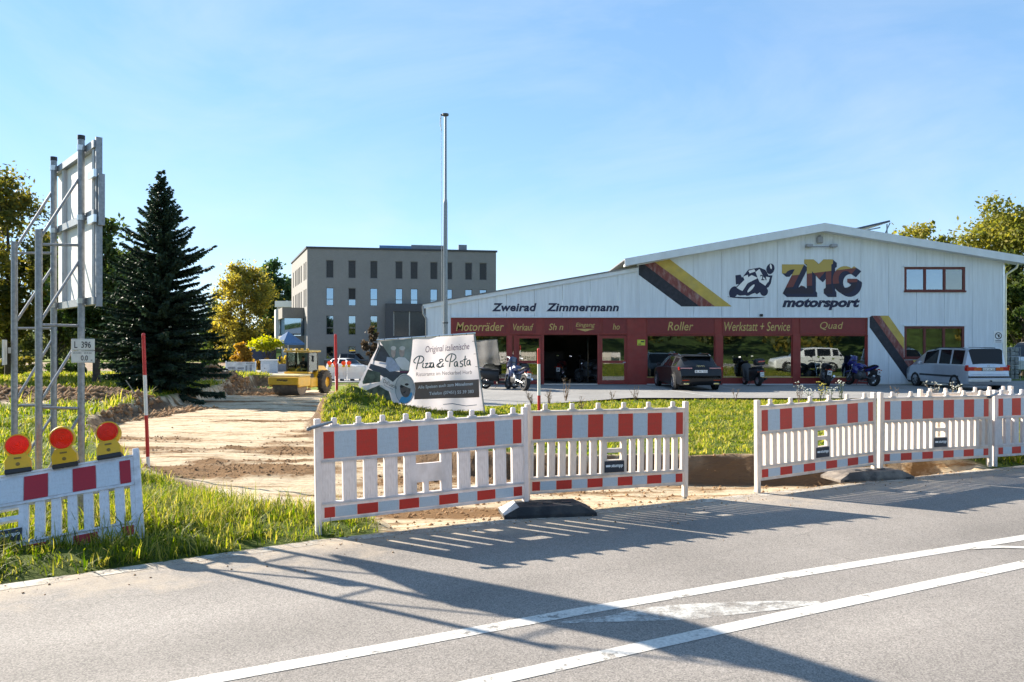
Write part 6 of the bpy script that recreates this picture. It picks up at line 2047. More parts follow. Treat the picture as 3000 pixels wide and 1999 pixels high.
em.build('round_emblem', CHROME, sha).location = (0.03, 0, -0.04)

# white off-roader standing beyond the right edge: the show window mirrors it
suv = [(0.00, 0.38, 0.72, 0.73, 0.80, 1, 'h'), (0.12, 0.26, 0.88, 0.90, 0.94, 1, 'h'), (0.9, 0.25, 1.0, 1.06, 1.0, 1, 'h'), (1.3, 0.25, 1.05, 1.1, 1.0, 1, 'w'), (1.95, 0.25, 1.08, 1.6, 1.0, 0.76, 'g'), (2.7, 0.25, 1.08, 1.68, 1.0, 0.78, 'p'),
       (2.78, 0.25, 1.08, 1.68, 1.0, 0.78, 'g'), (3.7, 0.25, 1.1, 1.66, 1.0, 0.77, 'p'), (3.8, 0.25, 1.1, 1.65, 1.0, 0.77, 'g'), (4.2, 0.25, 1.1, 1.6, 0.99, 0.76, 'r'), (4.5, 0.28, 1.08, 1.15, 0.96, 0.95, 't'), (4.6, 0.35, 0.6, 0.62, 0.93, 1, 't')]
sv, bo = car('parked_car', 'white off-roader mirrored in the show window at the right', 'car', (17.6, 20.5, LZ), R(4), 4.6, 1.85, suv, WHITECAR, RIM, (0.9, 3.7), wr=0.36)
# cars by the office
pk = [(0.00, 0.4, 0.8, 0.82, 0.85, 1, 'h'), (0.15, 0.35, 1.0, 1.03, 0.96, 1, 'h'), (1.2, 0.35, 1.1, 1.15, 1.0, 1, 'w'), (1.75, 0.35, 1.15, 1.75, 1.0, 0.78, 'g'), (2.5, 0.35, 1.15, 1.8, 1.0, 0.8, 'p'), (2.58, 0.35, 1.15, 1.8, 1.0, 0.8, 'g'), (3.4, 0.35, 1.15, 1.78, 1.0, 0.8, 'r'),
      (3.6, 0.35, 1.15, 1.2, 1.0, 0.95, 't'), (5.0, 0.35, 1.15, 1.18, 1.0, 1, 't'), (5.15, 0.45, 1.1, 1.12, 0.96, 1, 't')]
car('pickup_truck', 'black pickup truck parked before the office block', 'car', (px(858, 82), 82, -1.06), R(172), 5.15, 1.9, pk, BLACKCAR, RIM, (0.95, 4.1), wr=0.4)
hb = [(0.0, 0.3, 0.6, 0.62, 0.8, 1, 'h'), (0.12, 0.2, 0.75, 0.78, 0.95, 1, 'h'), (0.9, 0.2, 0.9, 0.95, 1, 1, 'w'), (1.5, 0.2, 0.93, 1.42, 1, 0.75, 'g'), (2.3, 0.2, 0.94, 1.46, 1, 0.76, 'p'), (2.38, 0.2, 0.94, 1.46, 1, 0.76, 'g'), (3.2, 0.2, 0.95, 1.42, 1, 0.75, 'r'), (3.7, 0.25, 0.95, 1.0, 0.96, 0.95, 't'), (3.9, 0.3, 0.5, 0.52, 0.9, 1, 't')]
car('parked_car', 'white small car behind the far barriers, left of the banner', 'car', (px(832, 70), 70.5, -1.05), R(150), 3.9, 1.7, hb, WHITECAR, RIM, (0.75, 3.15), wr=0.3)

# ------------------------------------------------------------------ motorcycles and scooters
BLUEP = mat('blue_motorcycle_paint', (0.012, 0.014, 0.15), 0.25, var=0.1, coat=0.8)
SEATM = mat('black_seat_vinyl', (0.012, 0.012, 0.013), 0.6, var=0.2)
def bike_wheel(root, x, r, w, rimm=DARKGREY):
    def f():
        return MB().lathe([(r - 0.09, -w / 2), (r - 0.02, -w / 2), (r, -w / 4), (r, w / 4), (r - 0.02, w / 2), (r - 0.09, w / 2)], (0, 0, 0), (0, 1, 0), 24, closed=True).mesh('tyre', TYRE, 40)
    def g():
        mb = MB().lathe([(r - 0.085, -w * 0.3), (r - 0.11, -w * 0.3), (r - 0.11, w * 0.3), (r - 0.085, w * 0.3)], (0, 0, 0), (0, 1, 0), 24, closed=True)
        mb.lathe([(0.0, -0.05), (0.045, -0.05), (0.045, 0.05), (0, 0.05)], (0, 0, 0), (0, 1, 0), 12)
        for i in range(6):
            a = 2 * math.pi * i / 6
            mb.tube((0.03 * math.cos(a), 0, 0.03 * math.sin(a)), ((r - 0.1) * math.cos(a), 0, (r - 0.1) * math.sin(a)), 0.014, 6)
        mb.lathe([(0.13, 0.06), (0.05, 0.06)], (0, 0, 0), (0, 1, 0), 16)
        return mb.mesh('rim', rimm, 40)
    o = put('wheel', shared(('bt', r, w), f), root, (x, 0, r))
    put('rim', shared(('br', r, w, rimm.name), g), o)
    return o
def prof(mb, pts, w, taper=0.0):
    """side outline (x, z) given thickness w, edges drawn in"""
    c = (sum(p[0] for p in pts) / len(pts), sum(p[1] for p in pts) / len(pts))
    n = len(pts)
    sh = lambda k: [(c[0] + (a - c[0]) * k, c[1] + (b - c[1]) * k) for a, b in pts]
    lay = [(sh(0.72), -w / 2), (sh(0.95), -w / 2 + w * 0.14), (pts, -w * 0.2), (pts, w * 0.2), (sh(0.95), w / 2 - w * 0.14), (sh(0.72), w / 2)]
    o = len(mb.v)
    for P_, y in lay:
        mb.v += [(a, y, b) for a, b in P_]
    for k in range(len(lay) - 1):
        for i in range(n):
            mb.f.append((o + k * n + i, o + k * n + (i + 1) % n, o + (k + 1) * n + (i + 1) % n, o + (k + 1) * n + i)); mb.m.append(0)
    mb.f += [tuple(o + i for i in range(n)), tuple(o + (len(lay) - 1) * n + i for i in range(n - 1, -1, -1))]
    mb.m += [0, 0]
    return mb
def bike_common(root, xh, zh, wid, mirror=True, plate_x=-0.98, plate_z=0.62, tail=TAIL, t1='HOR', t2='M 31'):
    MB().path([(xh - 0.12, -wid, zh - 0.02), (xh, -wid * 0.7, zh + 0.02), (xh + 0.06, 0, zh), (xh, wid * 0.7, zh + 0.02), (xh - 0.12, wid, zh - 0.02)], 0.014, 8).build('handlebar', BLACKPL, root, 40)
    for s_ in (-1, 1):
        MB().tube((xh - 0.14, s_ * wid, zh - 0.025), (xh - 0.03, s_ * wid * 0.82, zh), 0.02, 8).build('grip', RUBBER, root, 40)
        if mirror:
            MB().tube((xh, s_ * wid * 0.6, zh), (xh + 0.05, s_ * wid * 0.85, zh + 0.18), 0.007, 5).ball((xh + 0.03, s_ * wid * 0.92, zh + 0.2), (0.02, 0.075, 0.045), 10, 6).build('mirror', BLACKPL, root, 60)
            MB().add([(xh + 0.008, s_ * wid * 0.92 + a, zh + 0.2 + b) for a, b in ((-0.055, -0.028), (0.055, -0.028), (0.055, 0.028), (-0.055, 0.028))], [(0, 1, 2, 3)]).build('mirror_glass', CHROME, root)
    po = MB().box(plate_x - 0.01, plate_x, -0.09, 0.09, plate_z - 0.1, plate_z + 0.1).build('number_plate', PLATE, root)
    for t, z in ((t1, plate_z + 0.015), (t2, plate_z - 0.075)):
        o = text('plate_lettering', t, INK, po, 0, 0.14, 0, 0.055, 0, bold=0.01)
        o.matrix_local = Matrix(((0, 1, 0, plate_x - 0.013), (-1, 0, 0, 0.07), (0, 0, 1, z), (0, 0, 0, 1)))
    MB().cbox(plate_x, plate_x + 0.06, -0.06, 0.06, plate_z + 0.12, plate_z + 0.17, 0.01).build('tail_light', tail, root)
    MB().path([(plate_x + 0.3, 0, plate_z + 0.15), (plate_x + 0.08, 0, plate_z + 0.1), (plate_x + 0.01, 0, plate_z - 0.08)], 0.03, 6).build('plate_bracket', BLACKPL, root)
    for s_ in (-1, 1):
        MB().ball((plate_x + 0.05, s_ * 0.17, plate_z + 0.12), (0.035, 0.025, 0.025), 8, 6).tube((plate_x + 0.05, 0, plate_z + 0.12), (plate_x + 0.05, s_ * 0.16, plate_z + 0.12), 0.008, 5).build('indicator', TAILO, root, 50)
def motorcycle(label, loc, yaw, paint, naked=True, screen=False, lean=R(-8), t1='HOR', t2='M 31', frame_m=DARKGREY):
    """front towards +x locally"""
    root = tag(empty('motorcycle', loc), label, 'motorcycle', 'motorcycles parked outside the shop')
    root.rotation_euler = (Matrix.Rotation(yaw, 4, 'Z') @ Matrix.Rotation(lean, 4, 'X')).to_euler()
    bike_wheel(root, 0.72, 0.31, 0.12)
    bike_wheel(root, -0.70, 0.315, 0.18)
    for s_ in (-1, 1):
        MB().tube((0.72, s_ * 0.09, 0.31), (0.42, s_ * 0.09, 0.98), 0.026, 8).build('fork_leg', CHROME, root, 40)
        MB().tube((-0.70, s_ * 0.11, 0.315), (-0.15, s_ * 0.13, 0.42), 0.028, 6).build('swingarm', frame_m, root, 40)
        MB().path([(0.42, s_ * 0.06, 0.92), (0.15, s_ * 0.16, 0.78), (-0.15, s_ * 0.15, 0.45), (-0.1, s_ * 0.14, 0.3)], 0.025, 6).build('frame_beam', frame_m, root, 40)
    prof(MB(), [(0.32, 0.28), (0.36, 0.55), (0.15, 0.68), (-0.12, 0.62), (-0.18, 0.34), (0.0, 0.24)], 0.34).build('engine', mat('engine_grey', (0.10, 0.10, 0.105), 0.4, metal=0.6), root, 50)
    prof(MB(), [(0.40, 0.82), (0.34, 0.97), (0.12, 1.04), (-0.12, 0.95), (-0.22, 0.80), (0.1, 0.74)], 0.34).build('tank', paint, root, 60)
    prof(MB(), [(-0.12, 0.80), (-0.1, 0.88), (-0.4, 0.86), (-0.75, 0.98), (-0.84, 0.96), (-0.7, 0.86), (-0.35, 0.76)], 0.26).build('seat', SEATM, root, 60)
    prof(MB(), [(-0.2, 0.74), (-0.45, 0.78), (-0.9, 0.93), (-0.86, 0.86), (-0.5, 0.68), (-0.25, 0.62)], 0.22).build('tail_unit', paint, root, 60)
    MB().path([(0.28, -0.1, 0.4), (0.25, -0.13, 0.2), (-0.2, -0.15, 0.2), (-0.45, -0.19, 0.3), (-0.88, -0.22, 0.5)], [0.025, 0.025, 0.028, 0.055, 0.05], 10).build('exhaust', CHROME, root, 40)
    MB().ball((0.55, 0, 0.92), (0.09, 0.1, 0.1), 12, 8).build('headlight', CHROME, root, 60)
    MB().path([(0.42, 0, 0.63), (0.62, 0, 0.66), (0.9, 0, 0.60), (1.02, 0, 0.46)], 0.06, 8).build('front_mudguard', paint, root, 40)
    MB().path([(-0.5, 0, 0.64), (-0.72, 0, 0.68), (-0.98, 0, 0.58)], 0.07, 8).build('rear_mudguard', BLACKPL, root, 40)
    if screen:
        prof(MB(), [(0.42, 1.0), (0.72, 0.85), (0.78, 0.95), (0.5, 1.38), (0.44, 1.36)], 0.36).build('front_fairing', paint, root, 60)
        prof(MB(), [(0.36, 0.5), (0.5, 0.9), (0.3, 1.0), (0.05, 0.75), (0.1, 0.5)], 0.46).build('side_fairing', paint, root, 60)
    bike_common(root, 0.36, 1.08 if not screen else 1.14, 0.36, t1=t1, t2=t2)
    MB().tube((0.05, 0.14, 0.28), (-0.1, 0.36, 0.02), 0.014, 6).build('side_stand', BLACKPL, root)
    return root
def scooter(label, loc, yaw, paint, box=False, lean=0.0, t1='HOR', t2='K 7'):
    root = tag(empty('scooter', loc), label, 'scooter', 'scooters parked outside the shop')
    root.rotation_euler = (Matrix.Rotation(yaw, 4, 'Z') @ Matrix.Rotation(lean, 4, 'X')).to_euler()
    bike_wheel(root, 0.68, 0.27, 0.12, RIM)
    bike_wheel(root, -0.62, 0.27, 0.15, RIM)
    prof(MB(), [(0.40, 0.30), (0.62, 0.62), (0.60, 0.95), (0.42, 1.02), (0.34, 0.60), (0.28, 0.30)], 0.44).build('leg_shield', paint, root, 60)
    prof(MB(), [(0.34, 0.22), (0.36, 0.33), (-0.05, 0.33), (-0.1, 0.22)], 0.42).build('floorboard', BLACKPL, root, 50)
    prof(MB(), [(-0.02, 0.30), (-0.05, 0.74), (-0.5, 0.80), (-0.92, 0.82), (-1.0, 0.70), (-0.75, 0.48), (-0.35, 0.34)], 0.42).build('body_cover', paint, root, 60)
    prof(MB(), [(0.0, 0.74), (-0.02, 0.83), (-0.35, 0.83), (-0.5, 0.90), (-0.88, 0.90), (-0.86, 0.80), (-0.4, 0.76)], 0.34).build('seat', SEATM, root, 60)
    prof(MB(), [(0.46, 1.0), (0.62, 0.98), (0.55, 1.12), (0.40, 1.14)], 0.26).build('headset', paint, root, 60)
    MB().path([(0.40, 0, 0.48), (0.68, 0, 0.58), (0.98, 0, 0.42)], 0.075, 8).build('front_mudguard', paint, root, 40)
    MB().cbox(-0.8, -0.3, -0.2, -0.11, 0.18, 0.36, 0.03).build('engine_block', DARKGREY, root)
    MB().path([(-0.3, -0.18, 0.22), (-0.6, -0.22, 0.26), (-0.95, -0.24, 0.34)], [0.03, 0.06, 0.05], 8).build('exhaust', BLACKPL, root, 40)
    MB().path([(-0.55, 0.14, 0.84), (-0.9, 0.12, 0.92), (-1.0, 0, 0.93), (-0.9, -0.12, 0.92), (-0.55, -0.14, 0.84)], 0.014, 6).build('grab_rail', RIM, root, 40)
    MB().tube((0.0, 0, 0.25), (-0.1, 0.24, 0.01), 0.014, 6).build('stand', BLACKPL, root)
    if box:
        bx_ = prof(MB(), [(-0.62, 0.95), (-0.60, 1.16), (-0.72, 1.26), (-0.95, 1.25), (-1.04, 1.12), (-1.0, 0.96)], 0.42).build('top_box', BLACKPL, root, 60)
        MB().cbox(-1.05, -1.0, -0.16, 0.16, 1.10, 1.16, 0.01).build('box_reflector', TAIL, bx_)
    bike_common(root, 0.40, 1.13, 0.34, plate_x=-1.02, plate_z=0.55, t1=t1, t2=t2)
    return root
def lotat(x, y):
    p = lotp(x, y)
    return Vector((p[0], p[1], LZ))
FWD = R(90)
scooter('black scooter seen from its left side beside the banner', lotat(1147, 893), R(18), BLACKPL, lean=R(3), t1='HOR', t2='B 12')
motorcycle('dark blue motorcycle with its number plate towards us, before the left glass door', lotat(1186, 896), R(118), mat('midnight_blue', (0.02, 0.03, 0.09), 0.25, coat=0.8), screen=True, lean=R(6), t1='HOR', t2='M 318', frame_m=ALU)
scooter('black scooter with top box before the Werkstatt window', lotat(1728, 886), R(100), BLACK, box=True, lean=R(-4), t1='HOR', t2='Z 44')
motorcycle('black motorcycle seen from behind before the Quad window', lotat(1893, 886), R(78), BLACK, lean=R(7), t1='HOR', t2='MX 41')
motorcycle('blue motorcycle at an angle beside the white wall', lotat(1978, 886), R(112), BLUEP, screen=True, lean=R(6), t1='HOR', t2='R 12')
# machines on show inside
for lab, x, dy, yw_, pt in (('dark motorcycle on show behind the Werkstatt glass, near its right post', 1800, 1.4, R(60), BLACK), ('dark scooter like motorcycle behind the Werkstatt glass, at its left post', 1672, 1.2, R(95), BLACK),
                       ('motorcycle standing inside the open doorway, at its right', 1355, 1.0, R(130), DARKGREY), ('motorcycle deeper inside the open doorway, at its left', 1290, 2.6, R(75), mat('dull_red_paint', (0.12, 0.02, 0.02), 0.4))):
    o = motorcycle(lab, (px(x, D + dy), D + dy, LZ + 0.03), yw_, pt, lean=R(3))
    o['group'] = 'motorcycles on show inside the shop'

ash = tag(empty('ash_bin', lotat(1206, 889)), 'slim steel bin with black lid beside the left glass door', 'bin')
MB().lathe([(0.17, 0), (0.17, 0.85)], (0, 0, 0), (0, 0, 1), 18).build('bin_body', ALU, ash, 40)
MB().lathe([(0.18, 0.85), (0.19, 0.95), (0.12, 1.02), (0, 1.02)], (0, 0, 0), (0, 0, 1), 18).build('bin_lid', BLACKPL, ash, 40)

# ------------------------------------------------------------------ road roller
rY = 41.0
rol = tag(empty('road_roller', (px(692, rY), rY, pz(907, rY) + 0.03)), 'yellow single drum road roller working at the far end of the dirt', 'road roller')
rol.rotation_euler = (0, 0, R(-90 - 13))              # front (+x) towards us, turned to the left
RS = 0.87
rol.scale = (RS, RS, RS)
GLS = glass('roller_cab_glass', (0.02, 0.022, 0.022), 0.0, 0.93)
MB().lathe([(0.0, -0.78), (0.55, -0.78), (0.58, -0.80), (0.60, -0.78), (0.60, 0.78), (0.58, 0.80), (0.55, 0.78), (0.0, 0.78)], (1.35, 0, 0.60), (0, 1, 0), 36).build('drum', mat('worn_drum_steel', (0.16, 0.125, 0.10), 0.5, metal=0.4, var=0.2, dirt=(0.3, 0.22, 0.14), dscale=3, damount=0.8), rol, 30)
fr = MB()
fr.cbox(0.62, 2.08, -0.98, -0.84, 0.52, 1.12, 0.05)
fr.build('drum_side_frame', YELLOW, rol)
MB().cbox(0.62, 2.08, 0.84, 0.98, 0.52, 1.12, 0.05).build('drum_side_frame', YELLOW, rol)
MB().cbox(1.98, 2.16, -0.98, 0.98, 0.66, 1.14, 0.04).build('front_beam', YELLOW, rol)
MB().cbox(0.55, 2.0, -0.97, 0.97, 1.123, 1.26, 0.05).build('drum_hood', mat('pale_machine_yellow', (0.74, 0.60, 0.32), 0.45, var=0.08), rol)
o = text('machine_lettering', 'stumpp', INK, rol, 0, 0.72, 0, 0.16, 0, shear=0.2, bold=0.04)
o.matrix_local = Matrix(((0, -1, 0, 2.165), (1, 0, 0, -0.42), (0, 0, 1, 0.86), (0, 0, 0, 1)))
MB().box(0.10, 0.62, -0.35, 0.35, 0.5, 0.95).build('articulation', BLACKPL, rol)
MB().cbox(-0.15, 0.35, -0.8, 0.8, 0.95, 1.25, 0.06).build('cab_base', BLACKPL, rol)
MB().cbox(0.15, 0.62, -0.82, 0.82, 1.262, 1.38, 0.03).build('cab_step', YELLOW, rol)
for x, y in ((0.45, -0.72), (0.45, 0.72), (-0.75, -0.72), (-0.75, 0.72)):
    MB().tube((x, y, 1.25), (x * 0.92, y * 0.97, 2.55), 0.06, 8).build('cab_post', BLACK, rol, 40)
MB().cbox(-0.95, 0.62, -0.86, 0.86, 2.55, 2.68, 0.04).build('cab_roof', mat('cab_roof_yellow', (0.45, 0.30, 0.06), 0.5, var=0.1), rol)
for k in range(5):
    MB().cbox(0.5, 0.6, -0.72 + k * 0.36 - 0.07, -0.72 + k * 0.36 + 0.07, 2.683, 2.80, 0.02).build('work_light', LAMPY, rol)
MB().box(0.445, 0.45, -0.68, 0.68, 1.4, 2.53).build('windscreen', GLS, rol)
for s_ in (-1, 1):
    MB().box(-0.7, 0.42, s_ * 0.725 - 0.003, s_ * 0.725 + 0.003, 1.35, 2.5).build('side_glass', GLS, rol)
    MB().tube((0.5, s_ * 0.8, 2.4), (0.62, s_ * 1.08, 2.35), 0.015, 6).cbox(0.6, 0.66, s_ * 1.1 - 0.07, s_ * 1.1 + 0.07, 2.0, 2.35, 0.02).build('mirror', BLACKPL, rol)
MB().box(-0.76, -0.755, -0.68, 0.68, 1.4, 2.5).build('rear_glass', GLS, rol)
hd = MB()
hd.poly([(-0.2, 0.75), (-0.55, 1.25), (-0.8, 1.72), (-1.5, 1.70), (-2.15, 1.35), (-2.25, 0.75)], 1.5, 'y', -0.75)
hd.build('engine_hood', YELLOW, rol)
for s_ in (-1, 1):
    MB().cbox(-0.45, 0.5, s_ * 0.78 - 0.13, s_ * 0.78 + 0.13, 0.42, 1.02, 0.06).build('side_tank', YELLOW, rol)
    ww = MB().lathe([(0.32, -0.22), (0.58, -0.22), (0.68, -0.15), (0.70, 0), (0.68, 0.15), (0.58, 0.22), (0.32, 0.22)], (0, 0, 0), (0, 1, 0), 30, closed=True).build('wheel', mat('dusty_tyre', (0.05, 0.042, 0.036), 0.85, dirt=(0.2, 0.15, 0.1), dscale=4, damount=0.7), rol, 40)
    ww.location = (-1.15, s_ * 0.98, 0.70)
    MB().lathe([(0.33, s_ * 0.20), (0.30, s_ * 0.10), (0.12, s_ * 0.08), (0.0, s_ * 0.12)], (0, 0, 0), (0, 1, 0), 24).build('rim', YELLOW, ww, 40)
    for k in range(22):
        a = 2 * math.pi * k / 22
        M = Matrix.Rotation(a, 4, 'Y') @ Matrix.Translation((0.70, 0, 0)) @ Matrix.Rotation(R(25 * s_), 4, 'X')
        MB().box(-0.02, 0.03, -0.2, 0.2, -0.035, 0.035, M=M).build('tread_lug', mat('dusty_tyre', (0.05, 0.042, 0.036), 0.85), ww)
    MB().box(0.515, 0.535, s_ * 0.78 - 0.05, s_ * 0.78 + 0.05, 0.55, 0.85).build('lamp_slot', BLACK, rol)
MB().cbox(-0.55, -0.1, -0.28, 0.28, 1.30, 1.45, 0.04).cbox(-0.65, -0.52, -0.27, 0.27, 1.42, 2.0, 0.05).build('driver_seat', SEATM, rol)
MB().tube((0.15, 0, 1.25), (0.02, 0, 1.72), 0.03, 8).lathe([(0.18, 0), (0.19, 0.015), (0.18, 0.03)], (0.0, 0, 1.73), (-0.35, 0, 1), 20).build('steering_wheel', BLACKPL, rol, 40)

def person(label, parts, edges, radii, skin_cuts, M, hair=True):
    """body grown with a Skin modifier along a joint skeleton"""
    root = tag(empty('person', M.translation), label, 'person')
    root.matrix_world = M
    me = bpy.data.meshes.new('body')
    names = list(parts)
    me.from_pydata([parts[k] for k in names], [(names.index(a), names.index(b)) for a, b in edges], [])
    o = bpy.data.objects.new('body', me)
    col.objects.link(o)
    o.modifiers.new('skin', 'SKIN')
    sv_ = me.skin_vertices[0].data
    for i, k in enumerate(names):
        sv_[i].radius = (radii[k], radii[k]) if not isinstance(radii[k], tuple) else radii[k]
        sv_[i].use_root = (k == 'pelvis')
    o.modifiers.new('sub', 'SUBSURF').levels = 2
    dg = bpy.context.evaluated_depsgraph_get()
    m2 = bpy.data.meshes.new_from_object(o.evaluated_get(dg))
    bpy.data.objects.remove(o)
    m2.materials.clear()
    for mm in (mat('dark_work_jacket', (0.018, 0.02, 0.026), 0.8, var=0.3), mat('skin', (0.42, 0.24, 0.17), 0.55, var=0.08), mat('grey_work_trousers', (0.10, 0.10, 0.11), 0.85, var=0.3)):
        m2.materials.append(mm)
    for p in m2.polygons:
        p.material_index = skin_cuts(p.center)
        p.use_smooth = True
    b = obj('body', m2, root)
    return root
J = {'pelvis': (-0.33, 0, 1.53), 'waist': (-0.34, 0, 1.66), 'chest': (-0.33, 0, 1.86), 'neck': (-0.30, 0, 2.02), 'chin': (-0.27, 0, 2.09), 'head': (-0.26, 0, 2.18), 'crown': (-0.27, 0, 2.27),
     'nose': (-0.15, 0, 2.15)}
E = [('pelvis', 'waist'), ('waist', 'chest'), ('chest', 'neck'), ('neck', 'chin'), ('chin', 'head'), ('head', 'crown'), ('head', 'nose')]
RD = {'pelvis': (0.16, 0.12), 'waist': (0.15, 0.11), 'chest': (0.17, 0.12), 'neck': 0.06, 'chin': 0.075, 'head': 0.095, 'crown': 0.07, 'nose': 0.02}
for s_, nm in ((-1, 'r'), (1, 'l')):
    J.update({'sh' + nm: (-0.32, s_ * 0.20, 1.93), 'el' + nm: (-0.22, s_ * 0.27, 1.70), 'wr' + nm: (-0.03, s_ * 0.17, 1.76), 'ha' + nm: (0.04, s_ * 0.14, 1.79), 'hi' + nm: (-0.28, s_ * 0.10, 1.50), 'kn' + nm: (0.12, s_ * 0.14, 1.52), 'an' + nm: (0.2, s_ * 0.14, 1.30)})
    E += [('chest', 'sh' + nm), ('sh' + nm, 'el' + nm), ('el' + nm, 'wr' + nm), ('wr' + nm, 'ha' + nm), ('pelvis', 'hi' + nm), ('hi' + nm, 'kn' + nm), ('kn' + nm, 'an' + nm)]
    RD.update({'sh' + nm: 0.075, 'el' + nm: 0.052, 'wr' + nm: 0.036, 'ha' + nm: 0.032, 'hi' + nm: 0.095, 'kn' + nm: 0.07, 'an' + nm: 0.045})
bpy.context.view_layer.update()
drv = person('driver in dark work clothes sitting in the roller cab, hands on the wheel', J, E, RD,
             lambda c: 1 if (c.z > 2.04 or (c.x > -0.04 and c.z > 1.72)) else (2 if c.z < 1.60 else 0), rol.matrix_world.copy())
MB().ball((-0.285, 0, 2.235), (0.105, 0.098, 0.085), 14, 9).build('hair', mat('dark_hair', (0.02, 0.014, 0.01), 0.7), drv, 60)
for s_ in (-1, 1):
    MB().ball((-0.175, s_ * 0.038, 2.19), (0.012, 0.016, 0.011), 8, 6).build('eye', mat('eye_dark', (0.03, 0.02, 0.02), 0.2), drv, 60)
    MB().ball((-0.27, s_ * 0.097, 2.165), (0.025, 0.012, 0.035), 8, 6).build('ear', mat('skin', (0.42, 0.24, 0.17)), drv, 60)

# ------------------------------------------------------------------ far site barriers with small lamps, by the side road
FB = mat('far_barrier_white', (0.72, 0.70, 0.70), 0.5, var=0.06, trans=0.2)
fy = 58.0
def far_barrier(label, x0, x1, y0, y1, slots):
    Ln = (Vector((x1, y1)) - Vector((x0, y0))).length
    root = tag(empty('barrier', (x0, y0, -1.05), (0, 0, math.atan2(y1 - y0, x1 - x0))), label, 'barrier', 'far barriers by the side road')
    b = MB()
    b.box(0, Ln, -0.03, 0.03, 0.62, 1.02).box(0, Ln, -0.03, 0.03, 0.12, 0.3).box(0, 0.07, -0.04, 0.04, 0, 1.12).box(Ln - 0.07, Ln, -0.04, 0.04, 0, 1.12)
    b.build('frame', FB, root)
    for i in range(11):
        u = 0.07 + (Ln - 0.14) * i / 10
        put('slat', unit_box(FB), root, (u - 0.05, -0.028, 0.3), (0.1 if slots else 0.17, 0.056, 0.32))
        put('lug', shared('flug', lambda: MB().cbox(-0.04, 0.04, -0.03, 0.03, 0, 0.1, 0.01).mesh('lug', FB)), root, (u, 0, 1.02))
    for s_ in (0.25, 0.75):
        MB().cbox(Ln * s_ - 0.15, Ln * s_ + 0.15, -0.4, 0.4, 0, 0.12, 0.03).build('foot', RUBBER, root)
    return root
xs_ = [px(x, fy) for x in (753, 796, 838, 876)]
for i, nm in enumerate(('leftmost far white barrier, under four small orange lamps', 'middle far white barrier, partly behind the marker poles', 'far white barrier closest to the banner')):
    far_barrier(nm, xs_[i], xs_[i + 1] - 0.08, fy + 0.4 * i, fy + 0.4 * (i + 1), i == 2)
for i, x in enumerate((757, 770, 789, 801)):
    l = tag(empty('warning_lamp', (px(x, fy - 0.02), fy + 0.05 + 0.01 * i, -1.05 + 1.03)), ['first', 'second', 'third', 'fourth'][i] + ' small orange lamp from the left on the far barriers', 'warning lamp', 'small lamps on the far barriers')
    MB().cbox(-0.1, 0.1, -0.06, 0.06, 0, 0.16, 0.02).build('battery_box', LAMPY, l)
    MB().lathe([(0.0, -0.09), (0.12, -0.07), (0.17, -0.03), (0.17, 0.03), (0.12, 0.07), (0, 0.09)], (0, 0, 0.30), (0, 1, 0), 16).build('lens', OLENS, l, 50)
